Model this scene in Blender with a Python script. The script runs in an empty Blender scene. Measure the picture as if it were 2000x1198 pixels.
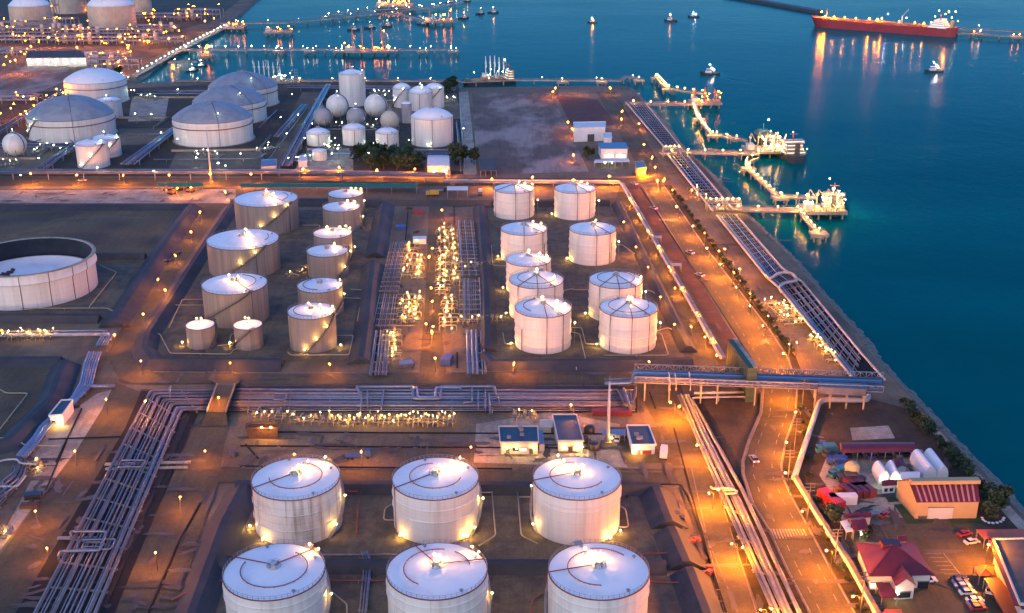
import bpy, math, random
from mathutils import Vector, Matrix
rnd = random.Random(11)
SC = bpy.context.scene
COL = SC.collection
FPX, PITCH, CAMH = 2250.0, math.radians(20.6), 180.0
SP, CP = math.sin(PITCH), math.cos(PITCH)
WATER_Z = -3.0
R = math.radians

def G(px, py, z=0.0):
    """photo pixel (2000 x 1198) -> point of the horizontal plane at height z"""
    dx, dy = (px - 1000) / FPX, (599 - py) / FPX
    ry, rz = CP + dy * SP, -SP + dy * CP
    t = (z - CAMH) / rz
    return Vector((dx * t, ry * t, z))

def Z(ox, oy, zx, zy):
    return (ox + zx / 3.328, oy + zy / 3.328)

def mpp(v):
    """metres per photo pixel at a point"""
    d = v.y * CP - (v.z - CAMH) * SP
    return d / FPX

def lift(p, py):
    """height above ground point p that projects to row py"""
    dy = (599 - py) / FPX
    ry, rz = CP + dy * SP, -SP + dy * CP
    t = p.y / ry
    return CAMH + rz * t

# ------------------------------------------------------------------ mesh builder
class MB:
    def __init__(s):
        s.v, s.f, s.s = [], [], []
    def add(s, vs, fs, smooth=False):
        o = len(s.v)
        s.v += [Vector(v) for v in vs]
        for f in fs:
            s.f.append([i + o for i in f]); s.s.append(smooth)
        return s
    def box(s, c, sz, rz=0.0, taper=1.0):
        x, y, z = sz[0] / 2, sz[1] / 2, sz[2] / 2
        ca, sa = math.cos(rz), math.sin(rz)
        vs = []
        for k, (a, b, d) in enumerate([(-x, -y, -z), (x, -y, -z), (x, y, -z), (-x, y, -z), (-x, -y, z), (x, -y, z), (x, y, z), (-x, y, z)]):
            if k > 3: a *= taper; b *= taper
            vs.append((c[0] + a * ca - b * sa, c[1] + a * sa + b * ca, c[2] + d))
        return s.add(vs, [(0, 3, 2, 1), (4, 5, 6, 7), (0, 1, 5, 4), (1, 2, 6, 5), (2, 3, 7, 6), (3, 0, 4, 7)])
    def beam(s, p, q, w, h=None):
        p, q = Vector(p), Vector(q); h = h or w
        d = (q - p)
        if d.length < 1e-6: return s
        d.normalize()
        up = Vector((0, 0, 1)) if abs(d.z) < .98 else Vector((0, 1, 0))
        a = d.cross(up).normalized(); b = a.cross(d).normalized()
        vs = []
        for e in (p, q):
            for i, j in ((-1, -1), (1, -1), (1, 1), (-1, 1)):
                vs.append(e + a * (i * w / 2) + b * (j * h / 2))
        return s.add(vs, [(0, 3, 2, 1), (4, 5, 6, 7), (0, 1, 5, 4), (1, 2, 6, 5), (2, 3, 7, 6), (3, 0, 4, 7)])
    def tube(s, pts, r, n=8, r1=None, closed=False):
        pts = [Vector(p) for p in pts]
        m = len(pts); vs, fs = [], []
        for i, p in enumerate(pts):
            if closed:
                d0 = (p - pts[i - 1]).normalized(); d1 = (pts[(i + 1) % m] - p).normalized()
            else:
                d0 = (p - pts[i - 1]).normalized() if i else (pts[1] - p).normalized()
                d1 = (pts[i + 1] - p).normalized() if i < m - 1 else d0
            d = (d0 + d1)
            d = d.normalized() if d.length > 1e-6 else d1
            k = 1 / max(.45, d.dot(d1))
            up = Vector((0, 0, 1)) if abs(d.z) < .9 else Vector((0, 1, 0))
            a = d.cross(up).normalized(); b = a.cross(d).normalized()
            rr = r if r1 is None else r + (r1 - r) * i / (m - 1)
            horiz = abs(d0.z) < .5 and abs(d1.z) < .5
            for j in range(n):
                t = 2 * math.pi * j / n
                ka, kb = (k, 1) if horiz else (1, k)
                vs.append(p + a * (math.cos(t) * rr * ka) + b * (math.sin(t) * rr * kb))
        for i in range(m if closed else m - 1):
            for j in range(n):
                a0, a1 = i * n + j, i * n + (j + 1) % n
                b0, b1 = ((i + 1) % m) * n + j, ((i + 1) % m) * n + (j + 1) % n
                fs.append((a0, a1, b1, b0))
        s.add(vs, fs, True)
        if not closed:
            o = len(s.v) - len(vs)
            s.f.append([o + j for j in range(n)][::-1]); s.s.append(False)
            s.f.append([o + (m - 1) * n + j for j in range(n)]); s.s.append(False)
        return s
    def lathe(s, c, prof, n=48, smooth=True, a0=0.0, a1=None):
        """prof: list of (radius, z)"""
        vs, fs = [], []
        full = a1 is None
        m = n if full else n + 1
        span = 2 * math.pi if full else a1 - a0
        for r, z in prof:
            for j in range(m):
                t = a0 + span * j / n
                vs.append((c[0] + r * math.sin(t), c[1] - r * math.cos(t), c[2] + z))
        for i in range(len(prof) - 1):
            for j in range(n):
                k = (j + 1) % m
                fs.append((i * m + j, i * m + k, (i + 1) * m + k, (i + 1) * m + j))
        return s.add(vs, fs, smooth)
    def cyl(s, c, r, h, r1=None, n=16):
        r1 = r if r1 is None else r1
        s.lathe(c, [(r, 0), (r1, h)], n)
        o = len(s.v) - 2 * n
        s.f.append([o + j for j in range(n)][::-1]); s.s.append(False)
        s.f.append([o + n + j for j in range(n)]); s.s.append(False)
        return s
    def ball(s, c, r, n=16, m=8, sz=1.0):
        prof = [(r * math.sin(math.pi * i / m), -r * sz * math.cos(math.pi * i / m)) for i in range(m + 1)]
        prof[0] = (r * .001, prof[0][1]); prof[-1] = (r * .001, prof[-1][1])
        return s.lathe(c, prof, n)
    def prism(s, poly, z0, z1, top_inset=0.0):
        n = len(poly)
        area = sum(poly[i][0] * poly[(i + 1) % n][1] - poly[(i + 1) % n][0] * poly[i][1] for i in range(n))
        if area < 0: poly = poly[::-1]
        vs = [(p[0], p[1], z0) for p in poly] + [(p[0], p[1], z1) for p in poly]
        fs = [list(range(n))[::-1], list(range(n, 2 * n))] + [(i, (i + 1) % n, n + (i + 1) % n, n + i) for i in range(n)]
        return s.add(vs, fs)
    def face(s, pts):
        return s.add(pts, [list(range(len(pts)))])
    def build(s, name, mat=None, parent=None, origin=None):
        me = bpy.data.meshes.new(name)
        off = parent_loc(parent) if parent is not None else (Vector(origin) if origin is not None else Vector((0, 0, 0)))
        me.from_pydata([tuple(v - off) for v in s.v], [], s.f)
        me.polygons.foreach_set('use_smooth', s.s)
        if mat is not None: me.materials.append(mat)
        me.update()
        o = bpy.data.objects.new(name, me)
        COL.objects.link(o)
        if parent is not None: o.parent = parent
        elif origin is not None: o.location = off
        return o

def parent_loc(p):
    v = Vector((0, 0, 0))
    while p is not None:
        v += p.location; p = p.parent
    return v

def tag(o, label=None, cat=None, group=None, kind=None):
    if label: o['label'] = label
    if cat: o['category'] = cat
    if group: o['group'] = group
    if kind: o['kind'] = kind
    return o

def thing(name, label, cat, loc=(0, 0, 0), group=None):
    o = bpy.data.objects.new(name, None)
    o.empty_display_size = 1
    COL.objects.link(o); o.location = Vector(loc)
    return tag(o, label, cat, group)

def single(name, mb, mat, label, cat, group=None, origin=None):
    if origin is None:
        zs = min(v.z for v in mb.v)
        origin = Vector((sum(v.x for v in mb.v) / len(mb.v), sum(v.y for v in mb.v) / len(mb.v), zs))
    return tag(mb.build(name, mat, None, origin), label, cat, group)

def dup(root, loc, rz=0.0, label=None, group=None, scale=None, mat=None):
    def cp(o, par):
        c = o.copy(); COL.objects.link(c)
        c.parent = par
        for ch in kids.get(o.name, ()): cp(ch, c)
        return c
    kids = {}
    st = [root]
    while st:
        o = st.pop(); kids[o.name] = list(o.children); st += kids[o.name]
    r = cp(root, None)
    r.location = Vector(loc); r.rotation_euler = (0, 0, rz)
    if scale: r.scale = (scale, scale, scale) if not hasattr(scale, '__len__') else scale
    if label: r['label'] = label
    if group: r['group'] = group
    return r

def set_mat(o, mat):
    """give this copy its own paint (slot linked to the object)"""
    o.material_slots[0].link = 'OBJECT'
    o.material_slots[0].material = mat

def kid(o, name):
    return [c for c in o.children if c.name.split('.')[0] == name]

# ------------------------------------------------------------------ materials
def new_mat(name):
    m = bpy.data.materials.new(name); m.use_nodes = True
    nt = m.node_tree
    return m, nt, nt.nodes['Principled BSDF']

def nmat(name, c1, c2=None, scale=.3, rough=.7, metal=0.0, c3=None, scale3=.02, stretch=(1, 1, 1), bump=0.0, lo=.35, hi=.65, bscale=None, lo3=.45, hi3=.62, det=6, fine=0.0, seams=0.0, streak=0.0):
    m, nt, b = new_mat(name)
    N, L = nt.nodes, nt.links
    b.inputs['Roughness'].default_value = rough
    b.inputs['Metallic'].default_value = metal
    if c2 is None:
        b.inputs['Base Color'].default_value = (*c1, 1); return m
    geo = N.new('ShaderNodeTexCoord')
    mp = N.new('ShaderNodeMapping'); mp.inputs['Scale'].default_value = stretch
    L.new(geo.outputs['Object'], mp.inputs['Vector'])
    def noise(sc, d=det):
        n = N.new('ShaderNodeTexNoise'); n.inputs['Scale'].default_value = sc; n.inputs['Detail'].default_value = d
        n.inputs['Roughness'].default_value = .62
        L.new(mp.outputs['Vector'], n.inputs['Vector']); return n
    def ramp(n, a, b_):
        r = N.new('ShaderNodeMapRange'); r.inputs['From Min'].default_value = a; r.inputs['From Max'].default_value = b_
        L.new(n.outputs['Fac'], r.inputs['Value']); return r
    n1 = noise(scale); r1 = ramp(n1, lo, hi)
    mix = N.new('ShaderNodeMix'); mix.data_type = 'RGBA'
    mix.inputs[6].default_value = (*c1, 1); mix.inputs[7].default_value = (*c2, 1)
    L.new(r1.outputs[0], mix.inputs[0])
    out = mix.outputs[2]
    if c3 is not None:
        n3 = noise(scale3, 8); r3 = ramp(n3, lo3, hi3)
        mx = N.new('ShaderNodeMix'); mx.data_type = 'RGBA'
        L.new(out, mx.inputs[6]); mx.inputs[7].default_value = (*c3, 1)
        L.new(r3.outputs[0], mx.inputs[0]); out = mx.outputs[2]
    def mul(o, fac_socket, col, amount):
        x = N.new('ShaderNodeMix'); x.data_type = 'RGBA'; x.blend_type = 'MULTIPLY'
        k = N.new('ShaderNodeMath'); k.operation = 'MULTIPLY'; k.inputs[1].default_value = amount
        L.new(fac_socket, k.inputs[0]); L.new(k.outputs[0], x.inputs[0]); L.new(o, x.inputs[6]); x.inputs[7].default_value = (*col, 1)
        return x.outputs[2]
    if fine:                        # gravel grain, oil spots and wheel tracks
        nf = noise(1.6, 3); out = mul(out, ramp(nf, .42, .6).outputs[0], (.45, .43, .42), fine)
        ns = N.new('ShaderNodeTexNoise'); ns.inputs['Scale'].default_value = .35; ns.inputs['Detail'].default_value = 4
        m2 = N.new('ShaderNodeMapping'); m2.inputs['Scale'].default_value = (1.6, .09, 1); m2.inputs['Rotation'].default_value = (0, 0, .15)
        L.new(geo.outputs['Object'], m2.inputs['Vector']); L.new(m2.outputs['Vector'], ns.inputs['Vector'])
        out = mul(out, ramp(ns, .5, .62).outputs[0], (.5, .48, .48), .22)
    if seams:                       # plate courses
        sx = N.new('ShaderNodeSeparateXYZ'); L.new(geo.outputs['Object'], sx.inputs[0])
        mo = N.new('ShaderNodeMath'); mo.operation = 'MODULO'; mo.inputs[1].default_value = 2.4; L.new(sx.outputs['Z'], mo.inputs[0])
        lt = N.new('ShaderNodeMath'); lt.operation = 'LESS_THAN'; lt.inputs[1].default_value = .16; L.new(mo.outputs[0], lt.inputs[0])
        out = mul(out, lt.outputs[0], (.6, .57, .55), seams)
    if streak:                      # rust and dirt runs
        nk = N.new('ShaderNodeTexNoise'); nk.inputs['Scale'].default_value = 1.1; nk.inputs['Detail'].default_value = 5
        m3 = N.new('ShaderNodeMapping'); m3.inputs['Scale'].default_value = (1, 1, .035)
        L.new(geo.outputs['Object'], m3.inputs['Vector']); L.new(m3.outputs['Vector'], nk.inputs['Vector'])
        out = mul(out, ramp(nk, .52, .72).outputs[0], (.52, .40, .30), streak)
    L.new(out, b.inputs['Base Color'])
    if bump:
        nb = noise(bscale or scale * 3, 4)
        bp = N.new('ShaderNodeBump'); bp.inputs['Strength'].default_value = bump; bp.inputs['Distance'].default_value = .3
        L.new(nb.outputs['Fac'], bp.inputs['Height']); L.new(bp.outputs['Normal'], b.inputs['Normal'])
    return m

def emis(name, col, k):
    m, nt, b = new_mat(name)
    b.inputs['Base Color'].default_value = (.8, .8, .8, 1)
    b.inputs['Emission Color'].default_value = (*col, 1)
    b.inputs['Emission Strength'].default_value = k
    return m

M = {}
M['dirt'] = nmat('dirt', (0.180, 0.131, 0.078), (0.232, 0.177, 0.108), .12, .95, c3=(0.122, 0.091, 0.059), scale3=.02, bump=.3, fine=.45)
M['dirt_dark'] = nmat('dark_dirt', (0.037, 0.026, 0.018), (0.065, 0.043, 0.025), .15, .95, c3=(0.080, 0.058, 0.031), scale3=.035, bump=.4, fine=.45)
M['turf'] = nmat('dry_turf', (0.122, 0.082, 0.041), (0.196, 0.134, 0.059), .12, .95, c3=(0.083, 0.059, 0.034), scale3=.03, bump=.3, fine=.45)
M['pit'] = nmat('pit_floor', (0.086, 0.071, 0.052), (0.146, 0.113, 0.075), .2, .95, c3=(0.190, 0.144, 0.080), scale3=.05, bump=.4, fine=.45)
M['sand'] = nmat('pale_sand', (0.189, 0.161, 0.154), (0.252, 0.224, 0.217), .1, .95, c3=(0.098, 0.073, 0.070), scale3=.022, bump=.2)
M['bare'] = nmat('bare_brown_soil', (0.125, 0.081, 0.060), (0.181, 0.121, 0.090), .06, .95, c3=(0.375, 0.280, 0.235), scale3=.014, stretch=(1.6, .8, 1), lo3=.46, hi3=.58, bump=.2, fine=.35)
M['soil_red'] = nmat('red_brown_soil', (0.074, 0.030, 0.023), (0.115, 0.046, 0.032), .15, .95, bump=.2)
M['asphalt'] = nmat('asphalt', (0.055, 0.047, 0.025), (0.075, 0.062, 0.031), .25, .85, c3=(0.091, 0.074, 0.037), scale3=.03, fine=.45)
M['road'] = nmat('worn_road', (0.094, 0.077, 0.040), (0.122, 0.102, 0.053), .2, .9, c3=(0.072, 0.060, 0.032), scale3=.04, fine=.45)
M['concrete'] = nmat('concrete', (0.372, 0.320, 0.241), (0.473, 0.411, 0.314), .3, .85, c3=(0.273, 0.229, 0.171), scale3=.08, fine=.45)
M['bund'] = nmat('slate_bund_lining', (.022, .027, .035), (.033, .039, .048), .25, .8, c3=(.05, .05, .053), scale3=.06, bump=.2)
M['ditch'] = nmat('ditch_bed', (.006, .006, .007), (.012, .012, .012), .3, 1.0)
M['rock'] = nmat('revetment_rock', (.15, .12, .09), (.33, .27, .21), .5, .95, c3=(.06, .05, .04), scale3=.5, bump=1.0, bscale=.7)
M['grass'] = nmat('mown_grass', (.018, .045, .014), (.035, .07, .022), .4, .95)
M['verge'] = nmat('rough_verge', (0.032, 0.020, 0.007), (0.050, 0.032, 0.010), .35, .95, c3=(0.012, 0.014, 0.004), scale3=.25, bump=.5, fine=.45)
M['line'] = nmat('road_paint', (.30, .28, .25), (.14, .13, .12), .9, .8)
M['kerb'] = nmat('kerb', (0.176, 0.160, 0.152), (0.120, 0.108, 0.104), .5, .85)
M['white_tank'] = nmat('white_tank_paint', (0.740, 0.709, 0.651), (0.660, 0.625, 0.567), .22, .5, c3=(0.500, 0.453, 0.381), scale3=.16, stretch=(1, 1, .10), lo3=.48, hi3=.85, seams=.22, streak=.3)
M['stained_tank'] = nmat('stained_tank_paint', (0.700, 0.670, 0.605), (0.620, 0.591, 0.521), .3, .55, c3=(0.360, 0.345, 0.288), scale3=.22, stretch=(1, 1, .45), lo3=.5, hi3=.8, seams=.55, streak=.9)
M['grey_tank'] = nmat('grey_ribbed_tank', (0.212, 0.193, 0.174), (0.254, 0.231, 0.208), .9, .6, c3=(0.159, 0.144, 0.131), scale3=.5, stretch=(1, 1, .03), lo3=.45, hi3=.7, seams=.22, streak=.3)
M['tank_roof'] = nmat('white_roof_plate', (0.826, 0.826, 0.800), (0.768, 0.768, 0.753), .25, .45, c3=(0.595, 0.595, 0.586), scale3=.12, lo3=.55, hi3=.85)
M['grey_dome'] = nmat('weathered_grey_dome', (.25, .275, .30), (.29, .315, .34), .06, .6, c3=(.21, .23, .25), scale3=.15)
M['sphere_grey'] = nmat('grey_sphere_paint', (.27, .26, .27), (.33, .32, .33), .25, .5)
M['cream_tank'] = nmat('concrete_tank_wall', (.50, .43, .33), (.56, .49, .39), .15, .8, c3=(.42, .36, .28), scale3=.05, seams=.22, streak=.3)
M['red'] = nmat('red_steel', (.25, .035, .035), (.18, .03, .03), .8, .6)
M['maroon'] = nmat('dark_red_pipe', (.11, .03, .035), (.075, .025, .03), .8, .6)
M['steel'] = nmat('galvanised_steel', (.30, .30, .32), (.22, .22, .24), .6, .45, metal=.35)
M['darksteel'] = nmat('dark_steel', (.05, .05, .055), (.08, .075, .075), .6, .6)
M['pipe'] = nmat('silver_cladding', (0.251, 0.256, 0.308), (0.182, 0.188, 0.229), .7, .36, metal=.5, c3=(0.114, 0.112, 0.132), scale3=.12, lo3=.5, hi3=.75)
M['pipe_blue'] = nmat('blue_grey_cladding', (.20, .30, .46), (.16, .25, .39), .7, .4, metal=.35)
M['pipe_grey'] = nmat('grey_painted_pipe', (0.170, 0.172, 0.204), (0.119, 0.119, 0.142), .5, .5, metal=.2, c3=(0.076, 0.070, 0.076), scale3=.15, lo3=.5, hi3=.7)
M['pipe_white'] = nmat('white_pipe', (.48, .46, .46), (.38, .36, .355), .4, .5, c3=(.26, .23, .21), scale3=.1, lo3=.5, hi3=.75)
M['pipe_yellow'] = nmat('buff_pipe', (.42, .36, .22), (.34, .29, .18), .5, .55)
M['pipe_red'] = nmat('fire_water_pipe', (.30, .06, .04), (.24, .05, .035), .5, .55)
M['navy_roof'] = nmat('dark_roof_sheet', (.035, .05, .068), (.05, .065, .085), .5, .5)
M['wall'] = nmat('cream_render', (.56, .53, .48), (.50, .47, .42), .3, .85)
M['wall_white'] = nmat('white_render', (.70, .69, .68), (.62, .61, .60), .3, .8)
M['wall_tan'] = nmat('tan_cladding', (.48, .33, .16), (.43, .29, .14), .3, .75)
M['red_roof'] = nmat('red_roof_sheet', (0.137, 0.018, 0.027), (0.104, 0.015, 0.022), .5, .5)
M['red_bright'] = nmat('bright_red_paint', (.50, .02, .025), (.42, .02, .02), .5, .45)
M['orange_roof'] = nmat('orange_roof', (.50, .11, .035), (.42, .09, .03), .4, .6)
M['grey_roof'] = nmat('grey_flat_roof', (.06, .06, .062), (.09, .088, .088), .25, .9)
M['blue_roof'] = nmat('blue_roof', (.10, .17, .27), (.13, .20, .31), .3, .5)
M['white_cloth'] = nmat('white_membrane', (.76, .76, .75), (.70, .70, .70), .3, .6)
M['green'] = nmat('green_mesh_wall', (.035, .075, .045), (.05, .10, .06), .6, .7)
M['green_roof'] = nmat('green_roof', (.02, .13, .075), (.03, .16, .09), .4, .6)
M['blue'] = nmat('blue_paint', (.02, .06, .22), (.03, .08, .26), .6, .5)
M['teal'] = nmat('teal_paint', (.03, .15, .20), (.04, .18, .24), .6, .5)
M['yellow'] = nmat('yellow_paint', (.55, .32, .03), (.48, .28, .03), .6, .5)
M['orange'] = nmat('orange_paint', (.50, .16, .03), (.42, .13, .03), .6, .5)
M['buff'] = nmat('buff_paint', (.52, .40, .18), (.45, .35, .16), .5, .6)
M['rust'] = nmat('rust', (.12, .055, .03), (.07, .035, .02), .8, .9)
M['black'] = nmat('black_rubber', (.015, .015, .016), (.025, .025, .025), .8, .8)
M['glass'] = nmat('dark_glass', (.02, .025, .03), None, rough=.12)
M['hull_red'] = nmat('red_hull', (.36, .035, .045), (.30, .03, .04), .08, .5)
M['deck_orange'] = nmat('orange_deck', (.50, .13, .05), (.44, .11, .045), .1, .7)
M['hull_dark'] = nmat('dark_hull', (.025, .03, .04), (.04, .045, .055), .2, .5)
M['deck_green'] = nmat('green_deck', (.07, .17, .12), (.09, .20, .14), .2, .7)
M['leaf'] = nmat('leaf', (.012, .03, .012), (.03, .06, .02), .5, .8)
M['leaf2'] = nmat('pale_leaf', (.025, .05, .015), (.05, .085, .025), .5, .8)
M['bark'] = nmat('bark', (.06, .045, .035), (.08, .06, .045), 1.0, .9)
M['wood'] = nmat('timber_pole', (.15, .12, .095), (.19, .155, .125), .8, .9)
M['car_white'] = nmat('white_car_paint', (.68, .67, .65), None, rough=.3)
M['car_grey'] = nmat('grey_car_paint', (.20, .20, .21), None, rough=.3)
M['car_black'] = nmat('black_car_paint', (.03, .03, .032), None, rough=.3)
M['car_red'] = nmat('red_car_paint', (.35, .03, .03), None, rough=.3)
M['rib'] = nmat('pale_roof_rib', (.42, .20, .20), (.36, .16, .17), .5, .5)
M['ship_house'] = nmat('ship_house_paint', (.34, .33, .31), (.26, .25, .24), .4, .6)
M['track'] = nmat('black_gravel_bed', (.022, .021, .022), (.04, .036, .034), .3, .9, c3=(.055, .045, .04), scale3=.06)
M['road_patch_dark'] = nmat('dark_patch', (.050, .044, .043), (.068, .060, .057), .4, .85)
M['road_patch_pale'] = nmat('pale_patch', (.12, .105, .10), (.10, .088, .082), .4, .9)
M['road_patch_brown'] = nmat('brown_patch', (.085, .066, .058), (.10, .08, .07), .4, .9)
M['wake'] = nmat('wake_foam', (.02, .13, .14), (.05, .17, .18), .2, .4)
KL = 1.0
for nm_, col_, k_ in (('lamp_orange', (1, .25, .001), 4600), ('lamp_amber', (1, .42, .05), 220), ('lamp_bank', (1, .27, .002), 2200), ('lamp_yellow', (1, .54, .10), 150), ('lamp_valve', (1, .46, .04), 130),
                      ('lamp_roof', (1, .42, .08), 420), ('lamp_warm', (1, .56, .18), 80), ('lamp_white', (.80, 1, .66), 45), ('lamp_pier', (1, .95, .70), 20), ('lamp_far', (1, .21, .001), 28), ('lamp_bright', (.92, .95, 1), 160), ('lamp_ship', (1, .24, .002), 900), ('lamp_red', (1, .02, .03), 40), ('lit_window', (1, .72, .34), 0.5)):
    M[nm_] = emis(nm_, col_, k_ * KL)

def water_mat():
    m, nt, b = new_mat('sea_water')
    N, L = nt.nodes, nt.links
    b.inputs['Base Color'].default_value = (.0, .050, .066, 1)
    b.inputs['Roughness'].default_value = .14
    b.inputs['IOR'].default_value = 1.33
    b.inputs['Specular IOR Level'].default_value = .005
    tc = N.new('ShaderNodeTexCoord')
    cn = N.new('ShaderNodeTexNoise'); cn.inputs['Scale'].default_value = .004; cn.inputs['Detail'].default_value = 7
    cm = N.new('ShaderNodeMapping'); cm.inputs['Scale'].default_value = (1, 2.2, 1); L.new(tc.outputs['Object'], cm.inputs['Vector']); L.new(cm.outputs['Vector'], cn.inputs['Vector'])
    mx = N.new('ShaderNodeMix'); mx.data_type = 'RGBA'
    mx.inputs[6].default_value = (0, .094, .098, 1); mx.inputs[7].default_value = (0, .122, .128, 1)
    mr = N.new('ShaderNodeMapRange'); mr.inputs['From Min'].default_value = .35; mr.inputs['From Max'].default_value = .65
    L.new(cn.outputs['Fac'], mr.inputs['Value']); L.new(mr.outputs[0], mx.inputs[0]); L.new(mx.outputs[2], b.inputs['Base Color'])
    rr_ = N.new('ShaderNodeMapRange'); rr_.inputs['From Min'].default_value = .35; rr_.inputs['From Max'].default_value = .65; rr_.inputs['To Min'].default_value = .10; rr_.inputs['To Max'].default_value = .20
    L.new(cn.outputs['Fac'], rr_.inputs['Value']); L.new(rr_.outputs[0], b.inputs['Roughness'])
    hs = []
    for sc, st in ((.22, (1, 1.0, 1)), (.05, (1, 1.0, 1))):
        mp = N.new('ShaderNodeMapping'); mp.inputs['Scale'].default_value = st
        mp.inputs['Rotation'].default_value = (0, 0, .4)
        L.new(tc.outputs['Object'], mp.inputs['Vector'])
        n = N.new('ShaderNodeTexNoise'); n.inputs['Scale'].default_value = sc; n.inputs['Detail'].default_value = 5
        L.new(mp.outputs['Vector'], n.inputs['Vector']); hs.append(n)
    ad = N.new('ShaderNodeMath'); ad.operation = 'MULTIPLY_ADD'
    L.new(hs[1].outputs['Fac'], ad.inputs[0]); ad.inputs[1].default_value = 1.5
    L.new(hs[0].outputs['Fac'], ad.inputs[2])
    bp = N.new('ShaderNodeBump'); bp.inputs['Strength'].default_value = .18; bp.inputs['Distance'].default_value = 1.0
    L.new(ad.outputs[0], bp.inputs['Height']); L.new(bp.outputs['Normal'], b.inputs['Normal'])
    return m
M['water'] = water_mat()

# ------------------------------------------------------------------ world, sun, camera
SUN_EL, SUN_ROT = R(3.4), R(200)
w = bpy.data.worlds.new('World'); SC.world = w; w.use_nodes = True
nt = w.node_tree
sky = nt.nodes.new('ShaderNodeTexSky'); sky.sky_type = 'NISHITA'; sky.sun_disc = False
sky.sun_elevation = SUN_EL; sky.sun_rotation = SUN_ROT
sky.air_density = 1.0; sky.dust_density = .3; sky.ozone_density = 5.8
nt.links.new(sky.outputs[0], nt.nodes['Background'].inputs['Color'])
nt.nodes['Background'].inputs['Strength'].default_value = .15
sd = bpy.data.lights.new('sun', 'SUN'); sd.energy = .40; sd.angle = R(100); sd.color = (1, .68, .36)
so = bpy.data.objects.new('sun', sd); COL.objects.link(so)
SUND = Vector((math.sin(SUN_ROT) * math.cos(R(18)), math.cos(SUN_ROT) * math.cos(R(18)), math.sin(R(18))))
so.rotation_euler = SUND.to_track_quat('Z', 'Y').to_euler()
cd = bpy.data.cameras.new('camera'); co = bpy.data.objects.new('camera', cd); COL.objects.link(co)
co.location = (0, 0, CAMH); co.rotation_euler = (math.pi / 2 - PITCH, 0, 0)
cd.sensor_fit = 'HORIZONTAL'; cd.sensor_width = 36; cd.lens = 36 * FPX / 2000
cd.clip_start = 1; cd.clip_end = 60000
SC.camera = co
vs = SC.view_settings
vs.view_transform = 'Standard'; vs.look = 'None'; vs.gamma = 1; vs.exposure = 2.55; vs.use_curve_mapping = False
cy = SC.cycles
cy.use_denoising = True
cy.sample_clamp_indirect = 3.0
cy.max_bounces = 4; cy.diffuse_bounces = 2; cy.glossy_bounces = 2; cy.transmission_bounces = 2
cy.caustics_reflective = False; cy.caustics_refractive = False
cy.use_light_tree = True
# ------------------------------------------------------------------ ground, water, shore
_nsh = [0]
def sheet(name, pix, mat, z, kind='structure', label=None):
    _nsh[0] += 1; z = round(z * 100) * .02 + _nsh[0] * .004
    mb = MB(); mb.face([G(p[0], p[1], 0) + Vector((0, 0, z)) for p in pix])
    if mb.f:
        # face up
        a = sum(mb.v[i].x * mb.v[(i + 1) % len(mb.v)].y - mb.v[(i + 1) % len(mb.v)].x * mb.v[i].y for i in range(len(mb.v)))
        if a < 0: mb.f[0].reverse()
    o = mb.build(name, M[mat]); o['kind'] = kind
    return o

sea = MB(); sea.face([(-20000, -3000, WATER_Z), (20000, -3000, WATER_Z), (20000, 40000, WATER_Z), (-20000, 40000, WATER_Z)])
tag(sea.build('sea', M['water']), kind='structure')

SHORE = [(2400, 1390), (2000, 993), (1940, 926), (1918, 908), (1891, 879), (1815, 798), (1764, 747), (1722, 702), (1700, 666), (1621, 582), (1560, 510),
         (1461, 417), (1395, 342), (1340, 292), (1300, 241), (1255, 193), (1236, 175), (1200, 173), (1080, 174), (905, 177), (896, 162), (640, 160), (420, 165), (262, 169),
         (357, 98), (420, 63), (447, 56), (505, 2), (640, -90)]
waterline = [G(x, y, WATER_Z) for x, y in SHORE]
land_top = []
for i, p in enumerate(waterline):
    a = waterline[max(0, i - 1)]; b = waterline[min(len(waterline) - 1, i + 1)]
    d = (b - a).normalized(); n = Vector((-d.y, d.x, 0))     # left of the direction of travel = land
    wdt = 5.5 if i < 17 else 4.0
    q = p + n * wdt; land_top.append(Vector((q.x, q.y, 0)))
mb = MB()
mb.face(land_top + [Vector((-6000, 6000, 0)), Vector((-6000, -500, 0)), Vector((land_top[0].x, -500, 0))])
a = sum(mb.v[i].x * mb.v[(i + 1) % len(mb.v)].y - mb.v[(i + 1) % len(mb.v)].x * mb.v[i].y for i in range(len(mb.v)))
if a < 0: mb.f[0].reverse()
tag(mb.build('ground', M['dirt']), kind='structure')
# rock revetment: rough strip from the top of the land down to the water
mb = MB()
rows = []
for i in range(len(waterline) - 1):
    L = (waterline[i + 1] - waterline[i]).length
    st = max(1, min(90, int(L / 2.5))) if i < 18 else max(1, int(L / 25))
    for k in range(st):
        t = k / st
        rows.append((land_top[i].lerp(land_top[i + 1], t), waterline[i].lerp(waterline[i + 1], t)))
rows.append((land_top[-1], waterline[-1]))
vs_, fs_ = [], []
NS = 6
for t, wl in rows:
    for j in range(NS):
        q = t.lerp(wl + (wl - t) * .35, j / (NS - 1))
        amp = .0 if j == 0 else .4
        vs_.append(q + Vector((rnd.uniform(-amp, amp), rnd.uniform(-amp, amp), rnd.uniform(-.15, .4) if j else .06)))
for i in range(len(rows) - 1):
    for j in range(NS - 1):
        a = i * NS + j
        fs_.append((a, a + 1, a + NS + 1, a + NS))
mb.add(vs_, fs_)
tag(mb.build('rock_shore', M['rock']), kind='structure')

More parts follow.
